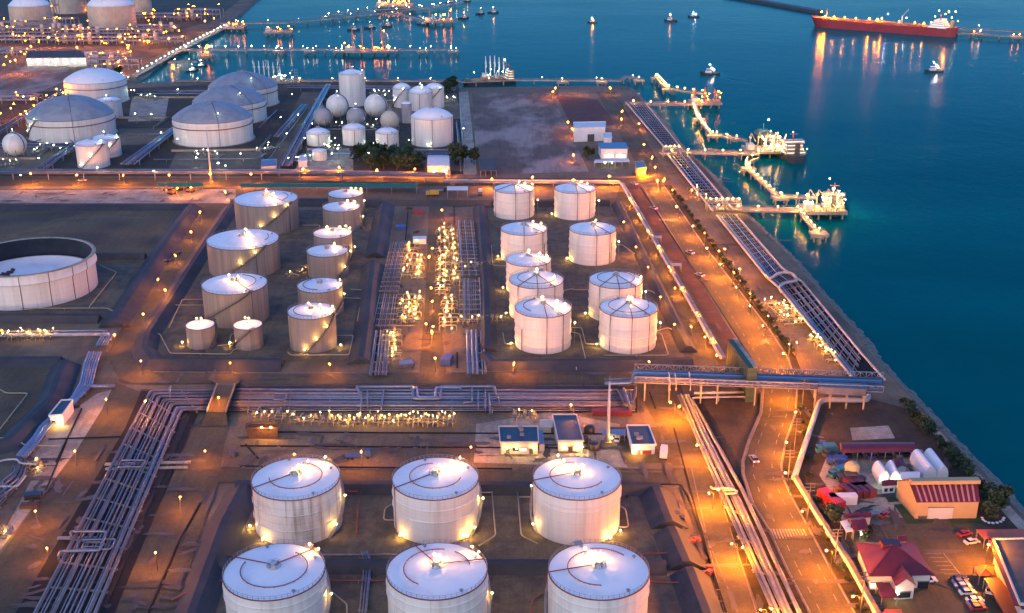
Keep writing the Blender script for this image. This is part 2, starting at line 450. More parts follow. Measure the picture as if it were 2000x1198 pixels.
# paved areas, roads and yards laid as sheets
sheet('yard', [(540, 160), (895, 164), (925, 340), (540, 345)], 'dirt_dark', .03)
sheet('yard', [(-200, 190), (270, 172), (540, 160), (540, 345), (-250, 345)], 'dirt_dark', .03)
for q_, m_ in (([(232, 252), (335, 250), (300, 282), (235, 284)], 'dirt'), ([(345, 296), (510, 290), (520, 328), (330, 330)], 'dirt'), ([(258, 190), (330, 190), (322, 236), (250, 238)], 'concrete'), ([(590, 180), (640, 180), (570, 325), (520, 325)], 'dirt'),
               ([(600, 290), (890, 292), (892, 300), (598, 300)], 'concrete'), ([(0, 290), (150, 290), (60, 335), (-40, 335)], 'dirt'), ([(720, 180), (892, 182), (900, 232), (740, 240)], 'dirt'), ([(590, 300), (690, 302), (690, 335), (575, 335)], 'concrete'), ([(500, 215), (545, 212), (520, 262), (490, 262)], 'soil_red'), ([(820, 296), (900, 298), (905, 335), (830, 335)], 'dirt')):
    sheet('yard_pad', q_, m_, .05)
sheet('bare_plot', [(922, 183), (1076, 182), (1150, 336), (932, 342)], 'bare', .05)
sheet('path', [(896, 180), (914, 180), (932, 342), (905, 342)], 'concrete', .06)
sheet('dark_plot', [(1086, 187), (1166, 195), (1206, 245), (1116, 245)], 'soil_red', .06)
sheet('bare_plot', [(-200, 133), (130, 131), (150, 150), (40, 195), (-250, 235)], 'bare', .05)
sheet('bare_plot', [(270, 130), (350, 85), (430, 52), (330, 62), (250, 100)], 'turf', .05)
sheet('far_yard', [(-400, -40), (480, -10), (420, 40), (240, 90), (-400, 100)], 'asphalt', .04)
sheet('road', [(-300, 347), (1218, 349), (1300, 338), (1320, 350), (1235, 364), (-300, 364)], 'asphalt', .06)
sheet('road', [(1165, 180), (1205, 180), (1320, 350), (1262, 356)], 'road', .07)
sheet('yard', [(-300, 374), (460, 370), (462, 398), (-300, 398)], 'concrete', .05)
sheet('road', [(450, 390), (960, 392), (1240, 388), (1240, 399), (960, 404), (450, 404)], 'asphalt', .08)
# left road, centre road
sheet('road', [(203, 705), (293, 705), (302, 640), (338, 585), (458, 398), (386, 398), (292, 560), (236, 645)], 'road', .07)
sheet('road', [(818, 735), (872, 735), (864, 660), (866, 400), (838, 400), (830, 600)], 'road', .07)
sheet('yard', [(770, 404), (965, 406), (965, 732), (700, 732), (745, 560)], 'dirt', .05)
# middle cross road
sheet('road', [(205, 690), (290, 690), (282, 715), (300, 729), (560, 731), (1440, 726), (1440, 752), (1180, 752), (450, 752), (420, 750), (300, 752), (235, 748)], 'road', .09)
# front-left roads either side of the pipe track
sheet('road', [(-40, 1225), (22, 1225), (248, 838), (280, 768), (225, 748), (200, 800), (150, 880), (-40, 1140)], 'road', .06)
sheet('yard', [(-40, 900), (60, 860), (190, 770), (225, 760), (150, 880), (-40, 1130)], 'concrete', .05)
sheet('road', [(205, 1225), (330, 1225), (425, 950), (450, 800), (420, 800), (382, 830)], 'road', .06)
sheet('road', [(400, 918), (1330, 925), (1345, 950), (405, 944)], 'road', .08)
sheet('yard', [(470, 800), (1310, 800), (1325, 918), (410, 914), (440, 860)], 'dirt', .05)
sheet('pavement', [(930, 830), (1080, 805), (1210, 830), (1225, 915), (925, 905)], 'concrete', .07)
sheet('pavement', [(1190, 836), (1325, 836), (1328, 905), (1220, 908)], 'asphalt', .075)
# pipe track bed and its ditches
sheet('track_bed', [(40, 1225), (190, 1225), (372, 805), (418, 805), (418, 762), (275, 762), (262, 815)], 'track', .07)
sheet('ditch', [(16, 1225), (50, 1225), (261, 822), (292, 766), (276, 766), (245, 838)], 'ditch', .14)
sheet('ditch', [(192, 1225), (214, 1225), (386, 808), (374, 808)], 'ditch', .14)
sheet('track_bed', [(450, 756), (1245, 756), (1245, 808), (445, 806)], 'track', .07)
# shore road, its bank and verges
sheet('bank', [(1222, 362), (1252, 362), (1466, 705), (1424, 705)], 'soil_red', .08)
ROADL = [(1252, 362), (1330, 490), (1422, 640), (1461, 702), (1490, 765), (1486, 810), (1464, 862), (1451, 905), (1451, 928), (1470, 988), (1500, 1036), (1533, 1108), (1579, 1198), (1592, 1225)]
ROADR = [(1296, 362), (1375, 480), (1500, 640), (1540, 700), (1558, 760), (1554, 812), (1536, 862), (1527, 910), (1530, 935), (1548, 975), (1588, 1048), (1636, 1138), (1669, 1198), (1684, 1225)]
sheet('road', ROADL + ROADR[::-1], 'asphalt', .10)
sheet('verge', ROADR + [(1740, 1225), (1700, 1180), (1552, 938), (1566, 880), (1592, 785), (1570, 740), (1555, 700), (1390, 480), (1310, 362)], 'verge', .06)
sheet('yard', [(1200, 182), (1236, 182), (1330, 300), (1460, 440), (1560, 540), (1690, 700), (1640, 745), (1560, 700), (1390, 480), (1310, 350)], 'dirt', .045)
sheet('bank', [(1370, 782), (1484, 770), (1484, 812), (1462, 862), (1449, 905), (1449, 930), (1440, 930)], 'dirt_dark', .06)
# service roads right of centre
sheet('road', [(1210, 364), (1224, 364), (1420, 690), (1440, 726), (1340, 726), (1290, 560), (1200, 404)], 'road', .085)
sheet('road', [(1240, 752), (1330, 752), (1352, 840), (1402, 960), (1490, 1225), (1432, 1225), (1330, 960), (1290, 850)], 'road', .075)
sheet('verge', [(1330, 775), (1372, 775), (1450, 940), (1592, 1225), (1492, 1225), (1400, 960), (1350, 840)], 'verge', .05)
# compound at the right
sheet('yard', [(1600, 788), (1705, 782), (1770, 800), (2060, 1100), (2060, 1225), (1735, 1225), (1556, 938)], 'dirt_dark', .055)
sheet('yard', [(1618, 885), (1800, 880), (1850, 945), (1770, 975), (1860, 1040), (1760, 1060), (1650, 1010), (1600, 930)], 'concrete', .075)
sheet('yard', [(1660, 838), (1735, 833), (1748, 858), (1665, 862)], 'concrete', .07)
sheet('pavement', [(1700, 1010), (1905, 1022), (2060, 1080), (2060, 1225), (1745, 1225), (1640, 1010)], 'road', .085)
sheet('pavement', [(1770, 790), (1783, 788), (1990, 1010), (2060, 1090), (2040, 1090), (1965, 1010)], 'concrete', .09)
sheet('grass', [(1722, 960), (1752, 955), (1775, 980), (1735, 984)], 'grass', .11)
sheet('grass', [(1745, 988), (1770, 986), (1795, 1012), (1828, 1012), (1820, 1024), (1772, 1026)], 'grass', .11)
sheet('grass', [(1850, 1012), (1920, 1010), (1930, 1024), (1858, 1026)], 'grass', .11)
# tank pits
sheet('pit_floor', [(462, 412), (745, 410), (712, 705), (300, 705), (292, 670)], 'pit', .08)
sheet('pit_floor', [(950, 408), (1200, 405), (1345, 715), (960, 715)], 'pit', .08)
sheet('pit_floor', [(465, 965), (1285, 965), (1400, 1225), (370, 1225)], 'pit', .08)
sheet('pit_floor', [(-250, 405), (372, 405), (225, 632), (-250, 632)], 'turf', .08)
sheet('pit_floor', [(-200, 515), (270, 515), (215, 625), (-200, 632)], 'pit', .10)
sheet('pit_floor', [(-200, 720), (130, 720), (30, 870), (-200, 900)], 'turf', .08)
sheet('pit_floor', [(-200, 900), (40, 880), (80, 905), (-40, 1130), (-200, 1150)], 'pit', .07)

def markings():
    def strip(a, b, wd, z, mb):
        d = (b - a); d.normalize(); n = Vector((-d.y, d.x, 0)) * wd / 2
        u = Vector((0, 0, z))
        u = u + Vector((0, 0, .36)); mb.add([a - n + u, b - n + u, b + n + u, a + n + u], [(0, 1, 2, 3)] if d.cross(n).z > 0 else [(3, 2, 1, 0)])
    def polyl(pts):
        return [G(*p) for p in pts]
    L_, R_ = polyl(ROADL), polyl(ROADR)
    def along(t):
        return [a.lerp(b, t) for a, b in zip(L_, R_)]
    mb = MB()
    for t in (.03, .97):
        pts = along(t)
        for a, b in zip(pts, pts[1:]): strip(a, b, .3, .13, mb)
    for t in (.26, .74):
        pts = along(t)
        for a, b in zip(pts, pts[1:]):
            Ln = (b - a).length; k = 0
            while k < Ln - 3:
                strip(a.lerp(b, k / Ln), a.lerp(b, (k + 3) / Ln), .2, .13, mb); k += 8
    # zebra crossings and rumble areas
    def zebra(quad, n, mb):
        q = [G(*p) for p in quad]
        for k in range(n):
            t0, t1 = k / n, (k + .55) / n
            u = Vector((0, 0, .49))
            mb.add([q[0].lerp(q[1], t0) + u, q[0].lerp(q[1], t1) + u, q[3].lerp(q[2], t1) + u, q[3].lerp(q[2], t0) + u], [(0, 1, 2, 3)])
    zebra([(1510, 1055), (1582, 1055), (1572, 1036), (1503, 1036)], 12, mb)
    zebra([(1288, 433), (1326, 433), (1324, 429), (1286, 429)], 12, mb)
    o = mb.build('road_marking', M['line']); o['kind'] = 'structure'
    # kerbs along the cross roads
    mb = MB()
    def kerb(pts):
        for a, b in zip(pts, pts[1:]):
            p, q = G(*a), G(*b); mb.beam(p + Vector((0, 0, .25)), q + Vector((0, 0, .25)), .35, .3)
    kerb([(300, 728), (560, 730), (820, 728)]); kerb([(875, 728), (1340, 723)])
    kerb([(470, 754), (1240, 754)]); kerb([(470, 946), (1330, 951), (1345, 965), (1440, 1198)])
    kerb([(470, 916), (1240, 922)]); kerb([(1352, 840), (1402, 960), (1486, 1225)])
    kerb(ROADL); kerb(ROADR); kerb([(-60, 372), (460, 368)])
    kerb([(1350, 915), (1420, 1225)])
    o = mb.build('kerb', M['kerb']); o['kind'] = 'structure'
    mb = MB()
    for k in range(7):       # parking bays in the compound
        a, b = G(1806 + k * 7.5, 1084 + k * 8), G(1838 + k * 6.5, 1084 + k * 8)
        strip(a, b, .25, .11, mb)
    a, b = G(1838, 1078), G(1884, 1136); strip(a, b, .25, .115, mb)
    o = mb.build('parking_marking', M['line']); o['kind'] = 'structure'
markings()

# worn patches, drains and slab joints on the paved ground
def patches():
    rp = random.Random(31)
    areas = [((470, 850), (1230, 910), 26), ((60, 880), (240, 1190), 22), ((250, 830), (420, 1190), 22), ((1250, 770), (1400, 960), 12), ((1330, 960), (1440, 1190), 14), ((300, 420), (430, 700), 20),
             ((780, 410), (940, 720), 20), ((1300, 430), (1540, 690), 16), ((1480, 800), (1640, 1190), 12), ((1230, 240), (1450, 430), 18), ((300, 728), (1400, 752), 16), ((-20, 376), (450, 396), 10), ((1620, 890), (1850, 1190), 22), ((270, 210), (890, 330), 30)]
    for mi, mat in enumerate(('road_patch_dark', 'road_patch_pale', 'road_patch_brown')):
        mb = MB()
        for (x0, y0), (x1, y1), n in areas:
            for k in range(n):
                c = G(rp.uniform(x0, x1), rp.uniform(y0, y1)); a, b = rp.uniform(1.0, 7), rp.uniform(.3, 1.6); r0 = rp.choice((0, 0, 1.57, rp.uniform(0, 3)))
                m = 16; z = .46 + .003 * (len(mb.f) % 12) + mi * .0405
                vs_ = []
                for i in range(m):
                    t = 2 * math.pi * i / m; q = rp.uniform(.55, 1.15)
                    u, v = a * q * math.cos(t), b * q * math.sin(t)
                    vs_.append((c.x + u * math.cos(r0) - v * math.sin(r0), c.y + u * math.sin(r0) + v * math.cos(r0), z))
                mb.add(vs_, [list(range(m))])
        o = mb.build('road_patch', M[mat]); o['kind'] = 'structure'
    mb = MB()
    for a, b in (((470, 873), (1180, 878)), ((505, 898), (480, 870)), ((1316, 838), (1412, 1198)), ((1210, 936), (1225, 975)), ((1200, 944), (1330, 950)), ((1330, 950), (1345, 975)), ((1345, 975), (1418, 1198)), ((391, 985), (350, 1060)), ((350, 1060), (290, 1200)), ((130, 865), (90, 960)), ((95, 860), (235, 855)), ((160, 800), (110, 905)),
                 ((950, 640), (940, 720)), ((893, 690), (893, 720)), ((797, 415), (792, 470)), ((887, 405), (887, 440)), ((1268, 768), (1280, 800)), ((470, 913), (1000, 918)), ((540, 846), (1190, 850)), ((1250, 366), (1466, 700)), ((1306, 366), (1552, 700))):
        p, q = G(*a), G(*b); mb.beam(p + Vector((0, 0, .4)), q + Vector((0, 0, .4)), .5, .34)
    o = mb.build('drain', M['ditch']); o['kind'] = 'structure'
patches()

# lined earth bunds round the tank pits
def bund(pix, label, wd=11, top=2.2, h=3.0, name='bund_wall', grp='lined bunds round the tank pits'):
    pts = [G(*p) for p in pix]
    mb = MB(); vs_, fs_ = [], []
    for i, p in enumerate(pts):
        d0 = (p - pts[i - 1]).normalized() if i else (pts[1] - p).normalized()
        d1 = (pts[i + 1] - p).normalized() if i < len(pts) - 1 else d0
        d = (d0 + d1).normalized(); k = 1 / max(.5, d.dot(d1))
        n = Vector((-d.y, d.x, 0)) * k
        for off, z in ((-wd / 2, 0.0), (-top / 2, h), (top / 2, h), (wd / 2, 0.0)):
            vs_.append(p + n * off + Vector((0, 0, z)))
    for i in range(len(pts) - 1):
        for j in range(3):
            a = i * 4 + j
            fs_.append((a, a + 4, a + 5, a + 1))
    m = len(pts)
    fs_ += [(0, 1, 2, 3), ((m - 1) * 4 + 3, (m - 1) * 4 + 2, (m - 1) * 4 + 1, (m - 1) * 4)]
    mb.add(vs_, fs_)
    o = mb.build(name, M['bund'], None, pts[0])
    tag(o, label, 'bund', grp)
bund([(452, 408), (388, 505), (290, 660), (283, 690), (300, 714), (552, 716)], 'dark bund left of and below the grey tanks, bent at the road junction')
bund([(752, 404), (740, 470), (733, 505)], 'short dark bund beside the far row of small grey tanks', 12)
bund([(728, 520), (716, 640), (706, 712)], 'dark bund between the grey tanks and the lit pipe bays', 12)
bund([(585, 398), (640, 398), (745, 403)], 'thin dark bund behind the smallest far grey tank', 8)
bund([(948, 700), (962, 718), (1200, 716), (1352, 714)], 'dark bund in front of the two nearest ribbed white tanks', 10)
bund([(938, 408), (950, 560), (952, 690)], 'dark bund left of the white tank column, beside the pipe bays', 9)
bund([(1206, 402), (1262, 520), (1345, 690)], 'dark bund along the right edge of the white tank column', 8)
bund([(960, 403), (1190, 400)], 'dark bund running behind the two farthest white tanks of the middle pit', 7)
bund([(478, 962), (440, 1035), (372, 1225)], 'wide blue-grey bund left of the front white tanks', 12)
bund([(462, 958), (1290, 962)], 'long bund behind the front row of three white tanks', 7)
bund([(1280, 966), (1306, 1035)], 'upper slate bund right of the front tanks', 12)
bund([(1310, 1045), (1340, 1115)], 'middle slate bund right of the front tanks', 12)
bund([(1345, 1125), (1385, 1230)], 'lower slate bund right of the front tanks, at the picture edge', 12)
bund([(430, 1112), (740, 1114), (1300, 1116)], 'cross bund between the two front rows of white tanks', 6)
bund([(-200, 410), (372, 408)], 'long dark bund at the back of the dry turf plot', 11)
bund([(376, 408), (300, 520), (222, 640)], 'wide dark bund between the open tank and the left road', 13)
bund([(190, 506), (285, 506)], 'short bund stub behind the open-topped tank', 6)
bund([(-200, 626), (195, 628)], 'low bund in front of the open-topped tank', 6)
bund([(-200, 714), (120, 712)], 'dark bund along the lower left road', 10)
bund([(128, 716), (100, 790), (20, 872), (-120, 905)], 'dark bund curving behind the blue pipes and white gatehouse', 12)
# ------------------------------------------------------------------ lamps bulbs (shared meshes)
_bulbs = {}
def bulb(parent, loc, mat='lamp_yellow', r=.35, name='lamp'):
    if r > .23: r *= .64
    key = (mat, round(r, 2))
    if key not in _bulbs:
        mb = MB(); mb.ball((0, 0, 0), r, 6, 4, .8)
        me = bpy.data.meshes.new('lamp'); me.from_pydata([tuple(v) for v in mb.v], [], mb.f); me.materials.append(M[mat]); _bulbs[key] = me
    o = bpy.data.objects.new(name, _bulbs[key]); COL.objects.link(o)
    if parent is not None:
        o.parent = parent; o.location = Vector(loc) - parent_loc(parent)
    else: o.location = Vector(loc)
    return o

def pol(c, r, a, z):
    t = R(a)
    return Vector((c.x + r * math.sin(t), c.y - r * math.cos(t), c.z + z))

def arc(c, r, a0, a1, z, n=24):
    return [pol(c, r, a0 + (a1 - a0) * i / n, z) for i in range(n + 1)]

def tank(label, cx, yb, yr, wpx, style, cat='storage tank', name='storage_tank', group=None, slope=.13, dome=None,
         stair=None, lamps=(), roof_lamps=(), pipes=(), arcs=None, radial=None, cbx=None, base_lamps=(), rings=(.62, .36), shell=None, roofm=None, riml=None):
    fb = G(cbx if cbx is not None else cx, yb)
    rad = wpx / 2 * mpp(fb + Vector((0, 0, 8)))
    for _ in range(3):
        c = fb + Vector((fb.x, fb.y, 0)).normalized() * rad
        h = lift(fb, yr)
        rad = wpx / 2 * mpp(Vector((c.x, c.y, h)))
    c = fb + Vector((fb.x, fb.y, 0)).normalized() * rad
    t = thing(name, label, cat, c, group)
    shm = M[shell or {'white': 'white_tank', 'ribbed': 'white_tank', 'grey': 'grey_tank', 'dome': 'white_tank', 'small': 'white_tank', 'lng': 'cream_tank'}[style]]
    mb = MB(); mb.lathe(c, [(rad, .3), (rad, h)], 72)
    if style in ('white', 'ribbed', 'dome'):
        for f in rings:
            z = h * f
            mb.lathe(c, [(rad, z - .12), (rad + .28, z - .1), (rad + .28, z + .1), (rad, z + .12)], 72)
    mb.build('shell', shm, t)
    mb = MB(); mb.cyl(c, rad + (1.3 if style != 'small' else .5), .3, n=48); mb.build('foundation_ring', M['concrete'] if style == 'dome' else M['darksteel'], t)
    # roof
    rise = dome if dome else rad * slope
    prof = []
    nseg = 10
    for i in range(nseg + 1):
        f = i / nseg
        if dome:
            ang = f * math.pi / 2
            # spherical cap of given rise
            Rr = (rad * rad + rise * rise) / (2 * rise); am = math.asin(min(1, rad / Rr))
            a = am * (1 - f)
            prof.append((max(.02, Rr * math.sin(a)), h + Rr * math.cos(a) - (Rr - rise)))
        else:
            prof.append((max(.02, rad * (1 - f)), h + rise * f))
    mb = MB(); mb.lathe(c, prof, 72)
    if dome:
        pass
    mb.build('roof', M[roofm or ('grey_dome' if style == 'dome' else 'tank_roof')], t)
    def rz(f):                       # roof height at radius fraction f
        if dome:
            Rr = (rad * rad + rise * rise) / (2 * rise)
            return h + math.sqrt(max(0, Rr * Rr - (f * rad) ** 2)) - (Rr - rise)
        return h + rise * (1 - f)
    big = rad > 7
    # rim angle
    mb = MB(); mb.lathe(c, [(rad + .02, h - .2), (rad + .16, h - .18), (rad + .16, h + .03), (rad - .1, h + .05)], 72)
    mb.build('rim', M['red' if style != 'grey' and style != 'lng' else ('darksteel' if style == 'grey' else 'concrete')] if style != 'small' else M['steel'], t)
    if style == 'dome':
        mb = MB(); z = h * .72
        mb.lathe(c, [(rad, z - .25), (rad + .7, z - .2), (rad + .7, z + .2), (rad, z + .25)], 72); mb.build('girder_ring', M['red'], t)
    # hand rail round the roof
    if big and style != 'dome':
        mb = MB(); rr = rad + .05
        mb.tube(arc(c, rr, 0, 360, h + 1.15, 72)[:-1], .05, 4, closed=True)
        mb.tube(arc(c, rr, 0, 360, h + .6, 72)[:-1], .035, 4, closed=True)
        k = 56 if style == 'white' else 40
        for i in range(k):
            a = 360 * i / k
            mb.beam(pol(c, rr, a, h), pol(c, rr, a, h + 1.15), .09)
        mb.build('handrail', M['steel'], t)
    # centre platform, vents and gauges
    if style != 'lng':
        mb = MB(); zc = rz(.02)
        k = 1.0 if big else .5
        mb.cyl(c + Vector((0, 0, zc)), .55 * k, .9 * k, n=12); mb.cyl(c + Vector((0, 0, zc + .9 * k)), .8 * k, .3 * k, n=12)
        if big:
            rr = rad * .14
            zz = rz(.14)
            mb.tube(arc(c, rr, 0, 360, zz + 1.1, 20)[:-1], .06, 4, closed=True)
            mb.tube(arc(c, rr, 0, 360, zz + .12, 20)[:-1], .09, 4, closed=True)
            for i in range(10): mb.beam(pol(c, rr, 36 * i, zz), pol(c, rr, 36 * i, zz + 1.1), .08)
        mb.build('centre_platform', M['pipe_white'], t)
        if big:
            for f, a, rr_, hh in ((.09, 40, .22, .8), (.09, 130, .22, .8), (.09, 200, .22, .8), (.09, 310, .22, .8), (.86, 120, .3, .4), (.9, 35, .3, .4), (.88, 200, .3, .4)):
                q = pol(c, rad * f, a, rz(f)); mb = MB(); mb.cyl(q, rr_, hh, n=8); mb.cyl(q + Vector((0, 0, hh)), rr_ * 1.7, .15, n=8); mb.build('roof_vent', M['steel'], t)
    if arcs:
        for (f, a0, a1) in arcs:
            mb = MB(); mb.tube([pol(c, rad * f, a0 + (a1 - a0) * i / 30, rz(f) + .35) for i in range(31)], .13, 5)
            for i in range(0, 31, 2):
                q = pol(c, rad * f, a0 + (a1 - a0) * i / 30, rz(f)); mb.beam(q, q + Vector((0, 0, .35)), .1)
            mb.build('roof_spray_pipe', M['maroon' if style != 'white' else 'red'], t)
    for a in (radial or ()):
        mb = MB(); mb.tube([pol(c, rad * f, a, rz(f) + .3) for f in (.13, .4, .7, 1.0)] + [pol(c, rad + .35, a, h + .2), pol(c, rad + .35, a, .6)], .15 if rad > 8 else .11, 6)
        mb.build('riser_pipe', M['maroon' if style != 'white' else 'red'], t)
    for a, z1 in pipes:
        mb = MB(); mb.tube([pol(c, rad + .3, a, h * z1), pol(c, rad + .3, a, .5)], .14 if rad > 8 else .1, 6)
        mb.build('riser_pipe', M['maroon'], t)
    # spiral stair with lamps
    if stair:
        a0, a1 = stair
        n = max(8, int(abs(a1 - a0) / 3))
        mb = MB()
        for i in range(n):
            f0, f1 = i / n, (i + 1) / n
            p0i, p0o = pol(c, rad + .1, a0 + (a1 - a0) * f0, h * f0 + .3), pol(c, rad + 1.0, a0 + (a1 - a0) * f0, h * f0 + .3)
            p1i, p1o = pol(c, rad + .1, a0 + (a1 - a0) * f1, h * f1 + .3), pol(c, rad + 1.0, a0 + (a1 - a0) * f1, h * f1 + .3)
            u = Vector((0, 0, .25))
            mb.add([p0i, p0o, p1o, p1i, p0i - u, p0o - u, p1o - u, p1i - u], [(0, 1, 2, 3), (7, 6, 5, 4), (1, 5, 6, 2), (0, 3, 7, 4)])
        for dz in (.6, 1.1):
            mb.tube([pol(c, rad + 1.0, a0 + (a1 - a0) * i / n, h * i / n + .3 + dz) for i in range(n + 1)], .05, 4)
        for i in range(0, n + 1, 2):
            q = pol(c, rad + 1.0, a0 + (a1 - a0) * i / n, h * i / n + .3); mb.beam(q, q + Vector((0, 0, 1.1)), .07)
        q = pol(c, rad + .6, a1, h)
        mb.box(q + Vector((0, 0, .25)), (2.2, 2.2, .12), R(a1))
        mb.build('spiral_stair', M['darksteel' if style in ('grey', 'dome', 'small') else 'steel'], t)
        for f in lamps:
            q = pol(c, rad + 1.3, a0 + (a1 - a0) * f, h * f + 2.3)
            m2 = MB(); m2.tube([q - Vector((0, 0, 2.0)), q - Vector((0, 0, .2))], .06, 5); m2.build('lamp_post', M['steel'], t)
            bulb(t, q, 'lamp_yellow' if style != 'dome' and style != 'small' else 'lamp_white', .26)
    for a, f in roof_lamps:
        q = pol(c, rad * f, a, rz(f) + 2.2)
        m2 = MB(); m2.tube([q - Vector((0, 0, 2.2)), q - Vector((0, 0, .15))], .06, 5); m2.build('lamp_post', M['steel'], t)
        bulb(t, q, riml or ('lamp_roof' if style not in ('dome', 'small') else 'lamp_white'), .24 if rad > 8 else .16)
    for a, off, z in base_lamps:
        q = pol(c, rad + off, a, z)
        m2 = MB(); m2.tube([pol(c, rad + off, a, .1), q - Vector((0, 0, .2))], .07, 5); m2.build('lamp_post', M['steel'], t)
        bulb(t, q, 'lamp_yellow' if style not in ('dome', 'small') else 'lamp_white', .3)
    t['rad'] = rad; t['hgt'] = h
    return t, c, rad, h

FR = 'white tanks of the two front rows'
tank('big white tank with grime band below the rim, left of the front row', 584, 1068, 977, 170, 'white', group=FR, cbx=588, arcs=[(.6, -80, 175)], radial=[-62], shell='stained_tank',
     stair=(48, 150), lamps=(.12, .45), roof_lamps=[(150, .12), (150, .45), (140, .9)], base_lamps=[(-38, 1.2, 1.6), (-75, 1.5, 1.6)], rings=(.66, .33))
tank('big white tank in the middle of the front row, red spray arc on roof', 855, 1066, 977, 168, 'white', group=FR, cbx=854, arcs=[(.6, -170, 80)], radial=[-62],
     stair=(50, 150), lamps=(.06, .4), roof_lamps=[(130, .12), (140, .55), (140, .85)], base_lamps=[(-46, 1.2, 1.6), (44, 1.2, 1.6)], rings=(.75, .5))
tank('big white tank at the right of the front row, close to the slate bunds', 1127, 1068, 977, 171, 'white', group=FR, cbx=1124, arcs=[(.62, -175, 60)], radial=[-82],
     stair=(-60, -160), lamps=(.06, .5), roof_lamps=[(-160, .1), (-145, .5), (-150, .82), (120, .14)], base_lamps=[(42, 1.2, 1.6), (62, 1.4, 1.6)], rings=(.82, .72))
# nearest row, cut by the picture's edge
h0 = 14.6
for lab, cx, kw in (
    ('big white tank cut by the bottom edge, leftmost, with unlit roof centre', 540.5, dict(arcs=[(.66, -110, 20 + 130)], radial=[-118, 140], roof_lamps=[(140, .93)], stair=(62, 150), lamps=(.85, .35))),
    ('big white tank cut by the bottom edge, below the middle front tank', 855, dict(arcs=[(.66, -190, -30), (.66, 100, 150)], radial=[-150, 112], roof_lamps=[(150, .1), (-160, .16), (130, .9)], stair=(62, 150), lamps=(.8, .35))),
    ('big white tank cut by the bottom edge, nearest to the service road', 1167.5, dict(arcs=[(.62, -160, 0), (.7, 130, 190)], radial=[-85], roof_lamps=[(-165, .12), (-150, .5), (170, .2)], stair=(-70, -160), lamps=(.5,)))):
    top = G(cx, 1172, h0)
    fb = Vector((top.x, top.y, 0))
    # pixel of the base point straight below the rim front
    yy = 599 + FPX * ((CAMH * CP - fb.y * SP) / (fb.y * CP + CAMH * SP))
    xx = 1000 + fb.x / (fb.y * CP + CAMH * SP) * FPX
    tank(lab, cx, yy, 1172, 196, 'white', group=FR, cbx=xx, rings=(.84, .66), **kw)

GR = 'grey ribbed tanks of the left pit'
for lab, cx, yb, yr, wd, kw in (
    ('wide grey ribbed tank, farthest of the three wide ones', 525, 462, 404, 122, dict(stair=(-20, 62), lamps=(.25, .55, .85), roof_lamps=[(175, .1), (55, .35), (40, .6)], radial=[55], arcs=[(.7, 60, 140)])),
    ('wide grey ribbed tank, widest, middle of the three wide ones', 481, 547, 488, 138, dict(stair=(-28, 50), lamps=(.45, .75), roof_lamps=[(170, .25), (62, .25), (30, .75)], arcs=[(.72, 70, 120)], pipes=[(32, 1)])),
    ('wide grey ribbed tank behind two small ones with lit roofs', 466, 643, 575, 125, dict(stair=(-70, 42), lamps=(), roof_lamps=[(-120, .2), (60, .18), (45, .55)], radial=[42], arcs=[(.66, 50, 170)])),
    ('small grey tank with glowing roof, nearest to the left road', 396, 685, 644, 55, dict(roof_lamps=[(90, .12), (-90, .2)], stair=(40, 140), base_lamps=[(-80, 2, 2)])),
    ('small grey tank with glowing roof, right one of the pair', 488.5, 687, 644, 55, dict(roof_lamps=[(90, .1), (-120, .2)], stair=(-80, 30), base_lamps=[(-85, 2, 2)])),
    ('grey ribbed tank at the far end of the narrow column, by the orange road', 677.5, 430, 387, 67, dict(stair=(80, 170), lamps=(.85, .4), roof_lamps=[(110, .35), (100, .9)])),
    ('grey ribbed tank with smooth upper band, second from far end of the narrow column', 669.5, 456, 413.6, 73, dict(stair=(75, 165), lamps=(.8, .3), roof_lamps=[(110, .35), (95, .7)])),
    ('grey ribbed tank third from far end of the narrow column, two roof lamps', 653, 517, 466, 74, dict(stair=(60, 160), lamps=(.9, .3), roof_lamps=[(-100, .3), (95, .4), (95, .9)])),
    ('grey ribbed tank third nearest of the narrow column, lamp lit stair', 642.5, 548, 502, 79, dict(stair=(28, 120), lamps=(.3, .75), roof_lamps=[(120, .4)])),
    ('grey ribbed tank second nearest of the narrow column, dim roof centre', 629, 624, 572, 87, dict(stair=(30, 120), lamps=(.55,), roof_lamps=[(95, .9)], arcs=[(.75, -140, 0)])),
    ('tall grey ribbed tank nearest of the narrow column, lamps down its stair', 614, 692, 624, 92, dict(stair=(-12, 75), lamps=(.02, .32, .62), roof_lamps=[(-110, .12), (80, .4), (85, .92)], arcs=[(.75, -150, 10)], base_lamps=[(70, 3, 2)]))):
    tank(lab, cx, yb, yr, wd, 'grey', group=GR, **kw)

